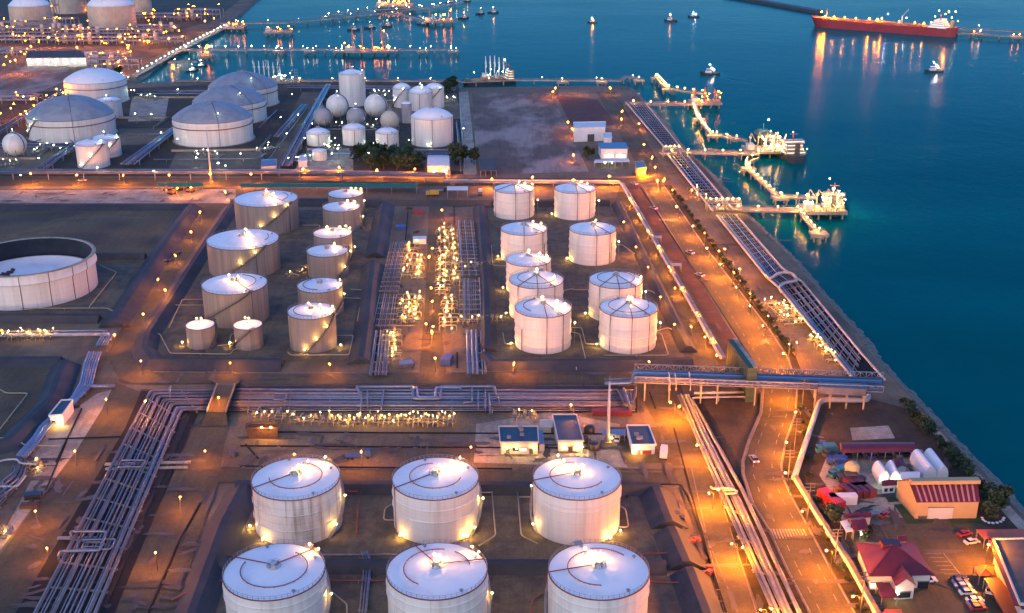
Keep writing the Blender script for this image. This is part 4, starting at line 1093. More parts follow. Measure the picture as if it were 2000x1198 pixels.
# far racks along and beyond the orange road
rack('high dark pipe rack along the far side of the orange road', [(-80, 333), (545, 333), (870, 340)], [(-80, 340), (545, 340), (870, 346)], 5, 4.0, .45, ('pipe', 'pipe_grey', 'pipe_blue'), 22, sup='steel')
FRK = 'diagonal pipe racks beyond the orange road'
for lab, l, rgt, n in (('diagonal blue pipe rack between the domed tanks and the spheres', [(636, 166), (545, 325)], [(646, 166), (566, 325)], 7),
                       ('shorter diagonal rack left of the blue one', [(590, 205), (535, 268)], [(600, 205), (548, 268)], 4),
                       ('dark diagonal rack left of the nearest grey domed tank', [(338, 250), (236, 322)], [(352, 250), (262, 322)], 6),
                       ('pale diagonal rack beside the small lit stair tanks', [(140, 284), (72, 330)], [(152, 284), (92, 330)], 4),
                       ('diagonal rack along the far left yard edge', [(140, 165), (-20, 262)], [(150, 168), (-20, 275)], 4),
                       ('long level rack behind the domed tanks at the inlet', [(265, 178), (540, 178)], [(265, 184), (540, 184)], 3),
                       ('level rack in front of the short white tanks', [(600, 296), (900, 296)], [(600, 301), (900, 301)], 3),
                       ('level rack behind the gas spheres', [(560, 168), (890, 172)], [(560, 172), (890, 177)], 3),
                       ('level rack in front of the lone gas sphere', [(-20, 282), (145, 282)], [(-20, 288), (140, 288)], 3)):
    rack(lab, l, rgt, n, 3.0, .42, ('pipe', 'pipe_grey', 'pipe_blue'), 22, group=FRK, sup='steel')
pipeline('blue rack leg standing at the road crossing', [(545, 325, 4), (545, 345, 0.3)], r=.8, mat='pipe_grey', posts=0)
pipeline('tall rack leg where the road pipe rack ends', [(876, 318, 6), (878, 345, 0.5)], r=1.2, mat='pipe_grey', posts=0)
# thin buff pipes inside the pits
TP = 'thin buff pipes on low posts in the tank pits'
for lab, px in (('buff pipe round the two small grey tanks', [(285, 656), (300, 652), (312, 652), (332, 690), (450, 692), (456, 683), (470, 680)]),
                ('buff pipe between the small grey tanks', [(425, 675), (446, 674), (452, 652), (466, 652)]),
                ('buff pipe crossing the wide left bund', [(-10, 603), (170, 602), (210, 602), (230, 613), (250, 612)]),
                ('buff pipe bent right of the open-topped tank', [(195, 518), (228, 532), (174, 600)]),
                ('buff pipe from the left bund to the third wide grey tank', [(318, 606), (332, 596), (402, 596)]),
                ('buff pipe above it bending along the bund', [(330, 640), (356, 585), (402, 585)]),
                ('buff pipe in front of the tall grey tank', [(562, 688), (568, 694), (682, 693), (690, 655), (658, 655)]),
                ('buff pipe from the second nearest narrow tank', [(672, 582), (706, 583), (698, 628), (712, 630), (726, 636), (810, 636)]),
                ('buff pipe from the third nearest narrow tank', [(684, 565), (730, 568)]),
                ('buff pipe left of the far ribbed column', [(590, 440), (625, 440), (618, 470)]),
                ('buff pipe right of the nearest left white tank', [(1112, 648), (1132, 652), (1144, 702), (1124, 704), (1126, 722)]),
                ('buff pipe between the nearest white tanks', [(1116, 640), (1136, 640), (1144, 672), (1165, 672)]),
                ('buff pipe right of the nearest white tanks', [(1280, 650), (1292, 652), (1306, 694), (1180, 694)]),
                ('buff pipe over the right bund of the middle pit', [(1278, 648), (1305, 640), (1330, 652)]),
                ('buff pipe left of the nearest left white tank', [(982, 650), (986, 672), (1006, 672)]),
                ('buff pipe left of the second white tank', [(960, 480), (962, 518), (990, 520)]),
                ('buff pipe right of the alone white tank', [(1202, 478), (1215, 478), (1240, 496)]),
                ('buff pipe beside the second nearest white tank', [(1100, 568), (1118, 564), (1120, 566), (1148, 566)]),
                ('buff pipe behind the second nearest right tank', [(1252, 568), (1272, 568), (1290, 582)]),
                ('pale pipe between the first and second front tanks', [(771, 983), (752, 992), (749, 1016), (770, 1016)]),
                ('buff pipe right of the middle front tank, reaching the road', [(960, 950), (968, 1046), (935, 1066)]),
                ('buff pipe stub joining the middle front tank', [(940, 962), (961, 962)]),
                ('buff pipe left of the right front tank, reaching the road', [(1010, 950), (1018, 1046), (1050, 1062)]),
                ('buff pipe stub joining the right front tank', [(1014, 971), (1040, 971)]),
                ('pale pipe right of the right front tank', [(1210, 988), (1222, 994), (1228, 1030), (1206, 1030)]),
                ('pale pipe beside the bottom left tank', [(640, 1150), (678, 1180), (677, 1215)]),
                ('buff pipe across the lower left pit', [(-10, 856), (24, 855), (50, 870), (118, 871)]),
                ('buff pipe bent in the dry lower left plot', [(-10, 755), (12, 768), (55, 768), (0, 838)])):
    pipeline(lab, px, 1.2, .2, 'pipe_yellow', group=TP)
RP = 'red fire-water pipes round the front pit'
for lab, px in (('red pipe running up the slate slope left of the front tanks', [(412, 1170), (425, 1087), (450, 1085), (500, 1088)]),
                ('red pipe between the left and middle front tanks', [(710, 945), (700, 990), (696, 1045)]),
                ('red pipe behind the left front tank, along the bund', [(672, 960), (705, 960), (708, 945)]),
                ('red pipe zigzag over the bund at lower left', [(335, 1172), (370, 1156), (400, 1158), (412, 1135), (440, 1134)]),
                ('red pipe crossing between the front rows', [(640, 1134), (760, 1134)]),
                ('red curved pipe beside the bottom right tank', [(1036, 1198), (1040, 1172), (1062, 1160)]),
                ('red pipe right of the bottom right tank', [(1268, 1136), (1330, 1138), (1362, 1144)]),
                ('red pipe above it near the middle slate bund', [(1250, 1082), (1330, 1080), (1350, 1110), (1368, 1150)])):
    pipeline(lab, px, 1.2, .22, 'pipe_red', group=RP)
t = rack('pair of pale pipes between the two left bottom tanks', [(706, 1080), (712, 1100), (700, 1225)], [(716, 1080), (724, 1100), (712, 1225)], 3, 1.0, .3, ('pipe',), 10)
pipeline('level pale pipe behind the bottom left tank', [(630, 1084), (775, 1084)], 1.4, .3, 'pipe')

# ------------------------------------------------------------------ lit valve and pump bays
def valve_bay(label, pix, n, rows, rot=0, nl=10, mat='lamp_valve', hgt=2.4, group='lit valve and pump bays', seed=3, lr=.16):
    """pix: centre line polyline in pixels; valve sets along it, lamps over them"""
    rr = random.Random(seed)
    pts = [G(*p) for p in pix]
    Ls = [(b - a).length for a, b in zip(pts, pts[1:])]; T = sum(Ls)
    def at(s):
        s *= T
        for a, b, l in zip(pts, pts[1:], Ls):
            if s <= l or b is pts[-1]: return a.lerp(b, min(1, s / l)), (b - a).normalized()
            s -= l
    t = thing('valve_bay', label, 'valve bay', pts[0], group)
    for k in range(rows):
        off = (k - (rows - 1) / 2) * 2.6
        ln = []
        for s in (0, .5, 1):
            p, d = at(s); ln.append(p + Vector((d.y, -d.x, 0)) * off + Vector((0, 0, .8)))
        mb = MB(); mb.tube(ln, .22, 6); mb.build('header_pipe', M['pipe'], t)
    for i in range(n):
        p, d = at((i + .5) / n); nn = Vector((d.y, -d.x, 0))
        mb = MB(); w = (rows + 1) * 1.3
        z = rr.choice((.8, 1.3, 1.9, 2.6)); w *= rr.uniform(.6, 1.1)
        a, b = p - nn * w, p + nn * w
        mb.tube(smooth_pts([a + Vector((0, 0, .2)), a + Vector((0, 0, z)), b + Vector((0, 0, z)), b + Vector((0, 0, .2))], .5), .17, 6)
        mb.build('branch_pipe', M['pipe_yellow' if i % 3 else 'pipe'], t)
        mb = MB(); q = p + nn * rr.uniform(-w * .7, w * .7) + Vector((0, 0, z))
        mb.ball(q, .48, 8, 6); mb.cyl(q + Vector((0, 0, .2)), .1, .9, n=6); mb.lathe(q + Vector((0, 0, 1.1)), [(.5, -.06), (.58, 0), (.5, .06), (.42, 0), (.5, -.06)], 10)
        mb.box(q + d * .55, (.16, .9, .9), math.atan2(d.y, d.x)); mb.box(q - d * .55, (.16, .9, .9), math.atan2(d.y, d.x))
        mb.build('valve', M['steel' if i % 2 else 'buff'], t)
    nl = int(nl * 1.35); lr *= .8
    for i in range(nl):
        p, d = at((i + rr.uniform(.3, .7)) / nl); nn = Vector((d.y, -d.x, 0))
        q = p + nn * rr.choice((-1, 1)) * rr.uniform(.2, rows * 1.2) + Vector((0, 0, hgt + rr.uniform(-1.2, 1.4)))
        mb = MB(); mb.tube([Vector((q.x, q.y, .1)), q - Vector((0, 0, .2))], .06, 5); mb.build('lamp_post', M['steel'], t)
        bulb(t, q, mat, lr)
    return t
valve_bay('lit valve bay left of the centre road, far strip nearest the pipe deck', [(806, 480), (789, 545)], 12, 2, nl=9, seed=5)
valve_bay('lit valve bay left of the centre road, far strip nearest the road', [(820, 505), (815, 548)], 8, 1, nl=8, seed=6)
valve_bay('lit valve bay left of the centre road, middle strip', [(794, 580), (790, 636)], 10, 2, nl=9, seed=7)
valve_bay('lit valve bay left of the centre road, middle strip beside the road', [(818, 580), (808, 634)], 10, 1, nl=10, seed=8)
valve_bay('lit valve bay left of the centre road, near strip', [(766, 652), (764, 708)], 10, 2, nl=9, seed=9)
valve_bay('lit valve bay right of the centre road, far strip', [(863, 446), (866, 482)], 7, 2, nl=6, seed=10)
valve_bay('lit valve bay right of the centre road, long strip', [(866, 492), (864, 580)], 16, 2, nl=16, seed=11)
valve_bay('lit valve bay right of the centre road, strip against the grey deck', [(882, 450), (892, 560)], 16, 1, nl=14, seed=12)
valve_bay('lit valve bay right of the centre road, near strip', [(878, 585), (875, 650)], 11, 2, nl=10, seed=13)
valve_bay('lit pipe crossing reaching towards the hidden white tank', [(905, 527), (960, 522)], 7, 1, nl=4, seed=14)
valve_bay('lit pipe crossing at the near end of the grey deck', [(890, 632), (985, 630)], 10, 1, nl=4, seed=15)
valve_bay('long brightly lit valve row in front of the horizontal pipe rack', [(640, 826), (890, 826)], 26, 2, nl=24, seed=16, hgt=2.8)
valve_bay('dimmer lit valve row at the left of the long bright one', [(495, 815), (635, 826)], 10, 2, nl=6, seed=17)
valve_bay('lit pump bay with slanted arms at the left picture edge', [(-20, 660), (108, 660)], 14, 2, nl=12, seed=18, hgt=3.0)
valve_bay('lit valve bay beside the quay rack, in staggered rows', [(1508, 592), (1562, 636)], 14, 4, nl=18, seed=19)
valve_bay('lit valve bay beside the quay rack, nearer strip', [(1582, 660), (1632, 712)], 12, 1, nl=12, seed=20)
valve_bay('lit valve bay by the third jetty approach', [(1350, 368), (1384, 400)], 7, 2, nl=6, seed=21)
valve_bay('lit valve set at the lower left by the pipe ends', [(-20, 1050), (16, 1052)], 4, 2, nl=5, seed=22)
valve_bay('lit valve set where blue pipes meet the silver ones', [(62, 910), (86, 925)], 4, 1, nl=2, seed=23)
valve_bay('lit valve set between the grey tanks, upper', [(600, 528), (560, 545)], 4, 1, nl=2, seed=24)
valve_bay('lit valve set in front of the horizontal rack, right of the long row', [(1000, 818), (1050, 816)], 5, 1, nl=2, seed=25)

for lab, px, n, sd in (('white-lit pipework between the lone gas sphere and the small stair tanks', [(60, 302), (100, 290)], 7, 31), ('white-lit pipework right of the diagonal rack by the stair tanks', [(120, 305), (150, 292)], 6, 32), ('white-lit pipework behind the inlet rack, left of the domed row', [(275, 190), (310, 196)], 7, 33),
                       ('white-lit pipework at the foot of the nearest grey domed tank', [(380, 302), (436, 306)], 8, 34), ('white-lit pipework in front of the short white tanks, left half', [(632, 290), (668, 292)], 7, 35), ('white-lit pipework in front of the short white tanks, right half', [(705, 297), (745, 298)], 7, 36), ('white-lit pipework under the gas spheres', [(650, 248), (740, 250)], 10, 37),
                       ('white-lit pipework behind the tall slim cylinder', [(725, 182), (765, 184)], 6, 38), ('white-lit pipework right of the large low-domed tank', [(868, 196), (890, 200)], 4, 39), ('white-lit pipework crowning the yard behind the white domed tank', [(215, 150), (250, 158)], 7, 40), ('white-lit pipework at the left of the blue diagonal rack', [(500, 300), (535, 290)], 6, 41), ('white-lit pipework at the left picture edge before the far road', [(-10, 326), (40, 322)], 6, 42), ('white-lit pipework near the tiny white tank', [(560, 318), (600, 312)], 6, 43)):
    valve_bay(lab, px, n, 2, nl=max(2, n // 2), mat='lamp_white', seed=sd, lr=.3, group='white-lit pipework beyond the far road', hgt=3.4)
# ------------------------------------------------------------------ jetties
def jetty(label, pix, wd=5, z=1.5, lamp='lamp_amber', step=16, lr=.42, lh=2.6, piles=18, rail=True, name='jetty', group=None, cat='jetty', side=-1, deckm='concrete', pipes=1, both=False):
    pts = [G(p[0], p[1], z) for p in pix]
    t = thing(name, label, cat, (pts[0].x, pts[0].y, WATER_Z), group)
    mb = MB(); vs_, fs_ = [], []
    nn = []
    for i, p in enumerate(pts):
        d0 = (p - pts[i - 1]).normalized() if i else (pts[1] - p).normalized()
        d1 = (pts[i + 1] - p).normalized() if i < len(pts) - 1 else d0
        d = (d0 + d1).normalized(); n = Vector((-d.y, d.x, 0)) / max(.5, d.dot(d1)); nn.append(n)
        for o, zz in ((-wd / 2, -.9), (-wd / 2, 0), (wd / 2, 0), (wd / 2, -.9)):
            vs_.append(p + n * o + Vector((0, 0, zz)))
    for i in range(len(pts) - 1):
        for j in range(4):
            a, b = i * 4 + j, i * 4 + (j + 1) % 4
            fs_.append((a, a + 4, b + 4, b))
    e = (len(pts) - 1) * 4
    fs_ += [(0, 1, 2, 3), (e + 3, e + 2, e + 1, e)]
    mb.add(vs_, fs_); mb.build('deck', M[deckm], t)
    for k in range(pipes):
        mb = MB(); mb.tube([p + n * (wd * (.25 - .22 * k)) + Vector((0, 0, .5)) for p, n in zip(pts, nn)], .28, 6); mb.build('pipe', M['pipe'], t)
    if rail:
        for o in (-1, 1):
            mb = MB(); mb.tube([p + n * (o * wd * .48) + Vector((0, 0, 1.05)) for p, n in zip(pts, nn)], .06, 4); mb.build('handrail', M['steel'], t)
    npile = 0
    for (a, b), n in zip(zip(pts, pts[1:]), nn):
        Ln = (b - a).length; m = max(1, int(Ln / piles))
        for k in range(m):
            if npile > 44: break
            q = a.lerp(b, (k + .5) / m); npile += 1
            mb = MB()
            for o in (-.36, .36):
                p = q + n * (o * wd); mb.tube([(p.x, p.y, WATER_Z - 3), (p.x, p.y, z - .85)], .45, 6)
            mb.beam(q - n * wd * .5 - Vector((0, 0, 1.2)), q + n * wd * .5 - Vector((0, 0, 1.2)), 1.0, .7)
            mb.build('pile_bent', M['concrete'], t)
    if step:
        acc = step * .5
        nl = 0
        for (a, b), n in zip(zip(pts, pts[1:]), nn):
            Ln = (b - a).length
            while acc < Ln and nl < 60:
                q = a.lerp(b, acc / Ln) + n * (side * wd * .42); nl += 1
                if both and nl % 2: q = a.lerp(b, acc / Ln) - n * (side * wd * .42)
                mb = MB(); mb.tube([q, q + Vector((0, 0, lh - .2))], .07, 4); mb.build('lamp_post', M['steel'], t)
                bulb(t, q + Vector((0, 0, lh)), lamp, lr)
                acc += step
            acc -= Ln
    return t

def dolphin(label, x, y, w=9, lamp='lamp_amber', group='mooring dolphins along the jetties', nl=1, z=1.5, lr=.4):
    c = G(x, y, z)
    t = thing('mooring_dolphin', label, 'mooring dolphin', (c.x, c.y, WATER_Z), group)
    mb = MB(); mb.box(c + Vector((0, 0, -.7)), (w, w * .8, 1.5)); mb.build('cap', M['concrete'], t)
    for sx in (-.35, .35):
        for sy in (-.3, .3):
            mb = MB(); p = c + Vector((sx * w, sy * w, 0)); mb.tube([(p.x, p.y, WATER_Z - 3), (p.x, p.y, z - 1.4)], .5, 6); mb.build('pile', M['concrete'], t)
    for k in range(nl):
        q = c + Vector(((k + .5) / nl * w - w / 2, 0, 0))
        mb = MB(); mb.tube([q, q + Vector((0, 0, 2.4))], .08, 4); mb.build('lamp_post', M['steel'], t)
        bulb(t, q + Vector((0, 0, 2.7)), lamp, lr)
    return t

def arms(label, x, y, n=4, h=16, w=22, lamp='lamp_far', nl=8, mat='white_tank', dep=12, z=2.0, seed=1, lr=.6, name='loading_platform', lean=0):
    """jetty head: platform with loading arms, tower and flood lamps"""
    rr = random.Random(seed)
    c = G(x, y, z)
    t = thing(name, label, 'loading platform', (c.x, c.y, WATER_Z), 'loading platforms at the jetty heads')
    mb = MB(); mb.box(c + Vector((0, 0, -.8)), (w, dep, 1.8)); mb.build('deck', M['concrete'], t)
    for sx in (-.42, -.14, .14, .42):
        for sy in (-.35, .35):
            mb = MB(); p = c + Vector((sx * w, sy * dep, 0)); mb.tube([(p.x, p.y, WATER_Z - 3), (p.x, p.y, z - 1.6)], .6, 6); mb.build('pile', M['concrete'], t)
    for i in range(n):
        q = c + Vector((-w * .32 + w * .64 * i / max(1, n - 1), dep * .2, .1))
        top = q + Vector((lean * .3, 0, h * rr.uniform(.85, 1)))
        mb = MB(); mb.tube([q, q + Vector((0, 0, h * .6)), top], .5, 6, .35)
        mb.tube([top, top + Vector((.8 + lean, -2.0, -h * .5))], .3, 6)
        mb.box(q + Vector((0, 0, h * .62)), (1.6, 1.6, 1.2))
        mb.build('loading_arm', M[mat], t)
    mb = MB(); b = c + Vector((w * .38, -dep * .15, .1)); th = h * .8
    for sx in (-1.4, 1.4):
        for sy in (-1.4, 1.4): mb.beam(b + Vector((sx, sy, 0)), b + Vector((sx * .6, sy * .6, th)), .3)
    for k in range(1, 5):
        f = k / 4.5; s_ = 1.4 - .56 * f
        mb.box(b + Vector((0, 0, th * f)), (s_ * 2.4, s_ * 2.4, .2))
    mb.build('tower', M['steel'], t)
    mb = MB(); mb.box(c + Vector((-w * .36, -dep * .1, 1.7)), (w * .18, dep * .4, 3.2)); mb.box(c + Vector((-w * .36, -dep * .1, 3.4)), (w * .2, dep * .46, .25)); mb.build('control_hut', M['wall'], t)
    mb = MB()
    for k in range(5):
        xx = -w * .25 + w * .5 * k / 4
        mb.tube(smooth_pts([c + Vector((xx, -dep * .45, .3)), c + Vector((xx, -dep * .45, 1.8)), c + Vector((xx, dep * .1, 1.8)), c + Vector((xx, dep * .1, .3))], .5), .28, 6)
    mb.build('manifold_pipe', M['pipe_yellow'], t)
    for k in range(nl):
        q = c + Vector((rr.uniform(-.48, .48) * w, rr.uniform(-.5, .3) * dep, 0)); hh = rr.choice((2.6, 3.2, 4.5, 7.5, th))
        if hh == th: q = b + Vector((rr.uniform(-.5, .5), -1, 0))
        else:
            mb = MB(); mb.tube([q, q + Vector((0, 0, hh - .2))], .08, 4); mb.build('lamp_post', M['steel'], t)
        bulb(t, q + Vector((0, 0, hh)), lamp, lr)
    return t

JG = 'orange-lit jetties off the quay'
jetty('first orange-lit jetty running out from the quay, farthest one', [(1222, 201), (1262, 203), (1372, 203)], 7, group=JG, step=14)
jetty('catwalk from the first jetty head up to its left end', [(1378, 184), (1335, 178), (1300, 172), (1280, 150)], 3.5, group=JG, step=9, lr=.4)
jetty('zigzag catwalk hanging below the first jetty head', [(1358, 208), (1364, 228), (1386, 258), (1392, 262), (1458, 275)], 3.5, group=JG, step=9)
arms('orange-lit head of the first jetty with bright loading arms', 1377, 198, 3, 11, 26, 'lamp_far', 12, 'orange', 18, seed=2)
jetty('second orange-lit jetty, leading to the moored dark tanker', [(1292, 300), (1340, 297), (1482, 299)], 8, group=JG, step=12)
jetty('zigzag catwalk on the near side of the second jetty head', [(1478, 309), (1460, 318), (1462, 330), (1522, 384), (1596, 386)], 3.5, group=JG, step=9)
arms('second jetty head, glowing white and gold beside the dark tanker', 1490, 290, 4, 11, 26, 'lamp_warm', 18, 'pipe_yellow', 20, seed=3, lean=2)
jetty('third orange-lit jetty, nearest one, crossing above the quay rack', [(1384, 405), (1452, 408), (1608, 410)], 8, group=JG, step=11)
jetty('short catwalk descending from the third jetty towards the lone dolphin', [(1566, 414), (1574, 425), (1600, 455)], 3.5, group=JG, step=8)
arms('third jetty head with brilliant flood lamp and leaning loading arms', 1606, 406, 4, 11, 24, 'lamp_warm', 16, 'pipe_yellow', 18, seed=4, lean=3)
for lab, x, y in (('dolphin at the upper left end of the first jetty catwalk', 1281, 152), ('dolphin halfway along the upper catwalk of the first jetty', 1303, 174),
                  ('dolphin on the bend of the zigzag catwalk below the first jetty', 1366, 232), ('dolphin at the lower bend of the same zigzag catwalk', 1392, 264),
                  ('dolphin on the near catwalk of the second jetty', 1462, 328), ('dolphin where two catwalks meet between second and third jetty', 1524, 385), ('end dolphin below the third jetty, nearest of all', 1600, 455)):
    dolphin(lab, x, y)
t = thing('pipe_gantry', 'amber-lit pipe gantry over the quay rack at the second jetty', 'gantry', G(1300, 296))
def gantry(t, x0, x1, y, nl):
    a, b = G(x0, y, 5), G(x1, y, 5)
    truss(a, b, 1.8, 10).build('girder', M['steel'], t); truss(a + Vector((0, 5, 0)), b + Vector((0, 5, 0)), 1.8, 10).build('girder', M['steel'], t)
    for f in (0, .5, 1):
        q = a.lerp(b, f); mb = MB(); mb.beam((q.x, q.y, 0), (q.x, q.y, 5), .5); mb.beam((q.x, q.y + 5, 0), (q.x, q.y + 5, 5), .5); mb.build('leg', M['steel'], t)
    for k in range(nl):
        q = a.lerp(b, (k + .5) / nl); bulb(t, q + Vector((0, 0, 3)), 'lamp_amber', .36)
        mb = MB(); mb.tube([q + Vector((0, 0, 1.8)), q + Vector((0, 0, 2.8))], .08, 4); mb.build('lamp_post', M['steel'], t)
gantry(t, 1296, 1330, 294, 4)
t = thing('pipe_gantry', 'amber-lit pipe gantry over the quay rack at the third jetty', 'gantry', G(1385, 398))
gantry(t, 1382, 1448, 398, 6)

WG = 'white-lit jetties in the inlet'
jetty('long white-lit jetty straight across the inlet', [(352, 98), (500, 97), (692, 97)], 6, lamp='lamp_pier', step=14, lr=.6, lh=4, group=WG, piles=20)
jetty('slim outer half of the long white-lit jetty, past its orange head', [(742, 98), (885, 97)], 3, lamp='lamp_pier', step=22, lr=.5, lh=4, group=WG, piles=30)
arms('orange head with tall arms in the middle of the long white-lit jetty', 717, 98, 4, 26, 50, 'lamp_far', 12, 'orange', 20, seed=6, lr=1.0)
for lab, x in (('first dolphin from the left on the long white-lit jetty', 545), ('second dolphin from the left on the long white-lit jetty', 606), ('third dolphin from the left on the long white-lit jetty', 662),
               ('dolphin just right of the orange jetty head', 766), ('dolphin near the outer end of the white-lit jetty', 826), ('outermost dolphin of the white-lit jetty', 886)):
    dolphin(lab, x, 99, 12, 'lamp_pier', nl=2, lr=.55)
jetty('far curved trestle jetty with dark piles, left part', [(430, 46), (560, 44), (640, 37), (750, 26)], 7, lamp='lamp_pier', step=40, lr=.5, lh=4, group=WG, piles=18)
jetty('far trestle jetty branch curving right to the orange berth', [(750, 26), (800, 32), (850, 44)], 6, lamp='lamp_pier', step=40, lr=.5, lh=4, group=WG, piles=22)
jetty('farthest trestle jetty at the top edge, dotted with white lamps', [(630, 33), (720, 20), (840, 14), (905, 4)], 5, lamp='lamp_pier', step=20, lr=.7, lh=4, group=WG, piles=40)
jetty('second far trestle running right from the orange platform', [(760, 24), (850, 14)], 5, lamp='lamp_pier', step=24, lr=.6, lh=4, group=WG, piles=40)
arms('blazing orange platform at the top of the far trestle jetty', 772, 9, 3, 14, 55, 'lamp_far', 22, 'orange', 40, seed=7, lr=1.2)
arms('orange-lit berth at the right end of the far curved trestle', 858, 40, 2, 16, 40, 'lamp_far', 8, 'orange', 25, seed=8, lr=1.1)
arms('orange-lit square platform at the head of the causeway', 460, 52, 0, 8, 26, 'lamp_far', 9, 'orange', 26, seed=9, lr=.9)
arms('orange-lit barge-like platform in front of the curved trestle', 545, 61, 0, 8, 34, 'lamp_far', 10, 'orange', 16, seed=10, lr=.8)
arms('orange-lit berth close to the causeway with a bright reflection', 402, 108, 1, 12, 16, 'lamp_far', 7, 'orange', 14, seed=11, lr=.9)
jetty('short white-lit jetty between the causeway and the orange berth', [(328, 122), (384, 120)], 4, lamp='lamp_pier', step=14, lr=.5, lh=3, group=WG, piles=14)
jetty('low dark jetty in the inner corner of the inlet', [(345, 158), (418, 158)], 4, lamp='lamp_pier', step=40, lr=.4, group=WG)
jetty('long low quay line along the north shore, left of the tall cylinder', [(425, 160), (560, 158), (900, 158)], 5, lamp='lamp_yellow', step=30, lr=.35, group=WG, piles=40)
jetty('pale jetty running right from the moored white ship', [(902, 160), (1010, 156), (1210, 157), (1222, 150), (1236, 152), (1252, 156)], 4, lamp='lamp_pier', step=50, lr=.4, group=WG, piles=24)
for lab, x, y in (('first dark dolphin on the pale jetty', 1098, 159), ('second dark dolphin on the pale jetty', 1175, 159), ('end dolphin of the pale jetty, the outermost one', 1248, 156)):
    dolphin(lab, x, y, 10, 'lamp_yellow', lr=.35)
arms('pale loading platform with five tall white arms by the moored ship', 966, 150, 5, 20, 26, 'lamp_pier', 8, 'white_tank', 12, seed=12, lr=.5)
arms('pale loading platform with slim arms behind the grey domed tanks', 520, 155, 6, 17, 34, 'lamp_pier', 8, 'white_tank', 14, seed=13, lr=.4)
arms('smaller platform with mast beside it, behind the domed tanks', 562, 158, 1, 14, 22, 'lamp_pier', 5, 'white_tank', 12, seed=14, lr=.45)
jetty('pier running right from the stern of the red tanker', [(1868, 64), (2040, 75)], 8, lamp='lamp_pier', step=55, lr=.7, lh=5, piles=26, name='pier')
jetty('thin upper catwalk behind the pier of the red tanker', [(1860, 55), (2040, 64)], 3, lamp='lamp_pier', step=60, lr=.7, lh=5, piles=40, name='pier')
for lab, x, y in (('orange-lit dolphin on the tanker pier, nearer the tanker', 1908, 66), ('orange-lit dolphin on the tanker pier, nearer the picture edge', 1985, 72)):
    dolphin(lab, x, y, 14, 'lamp_far', nl=2, lr=.9)
mb = MB()
pts = [G(1420, -6, WATER_Z), G(1500, 8, WATER_Z), G(1600, 26, WATER_Z)]
for a, b in zip(pts, pts[1:]): mb.beam(a, b, 14, 8)
single('breakwater', mb, M['darksteel'], 'low dark breakwater reaching in from the top to the red tanker', 'breakwater')

# ------------------------------------------------------------------ ships
def hull_mesh(L, B, D, bowx=.16, stern=.8, sheer=.12, n=24):
    """hull along +X, bow at +X, keel at z=-D*.4, deck at D*.6"""
    mb = MB(); vs_, fs_ = [], []
    for i in range(n + 1):
        f = i / n; x = -L / 2 + L * f
        if f > 1 - bowx: w = math.sqrt(max(0, 1 - ((f - (1 - bowx)) / bowx) ** 1.8))
        elif f < .14: w = stern * .55 + (1 - stern * .55) * math.sqrt(f / .14)
        else: w = 1
        w = max(w, .02); sh = D * .6 * (1 + sheer * max(0, (f - .6) / .4) ** 2 * 2.5 + sheer * max(0, (.25 - f) / .25))
        hb = B / 2 * w
        flare = L * .035 * max(0, (f - .8) / .2)
        for yy, zz in ((-hb, sh), (-hb * .97, 0), (-hb * .75, -D * .4), (hb * .75, -D * .4), (hb * .97, 0), (hb, sh)):
            vs_.append((x + (flare if zz > 0 else 0), yy, zz))
    for i in range(n):
        for j in range(5):
            a = i * 6 + j; fs_.append((a, a + 6, a + 7, a + 1))
    mb.add(vs_, fs_)
    dk = MB(); dv, df = [], []
    for i in range(n + 1):
        dv += [Vector(vs_[i * 6]) - Vector((0, -B * .02, .5)), Vector(vs_[i * 6 + 5]) - Vector((0, B * .02, .5))]
    for i in range(n): df.append((i * 2, i * 2 + 2, i * 2 + 3, i * 2 + 1))
    dk.add(dv, df)
    mb.add([vs_[0], vs_[1], vs_[2], vs_[3], vs_[4], vs_[5]], [(0, 1, 2, 3, 4, 5)])
    return mb, dk

def local_part(name, mb, mat, t):
    me = bpy.data.meshes.new(name); me.from_pydata([tuple(v) for v in mb.v], [], mb.f)
    me.polygons.foreach_set('use_smooth', mb.s); me.materials.append(M[mat]); me.update()
    o = bpy.data.objects.new(name, me); COL.objects.link(o); o.parent = t
    return o
def lbulb(t, loc, mat, r):
    o = bulb(None, (0, 0, 0), mat, r); o.parent = t; o.location = loc; return o

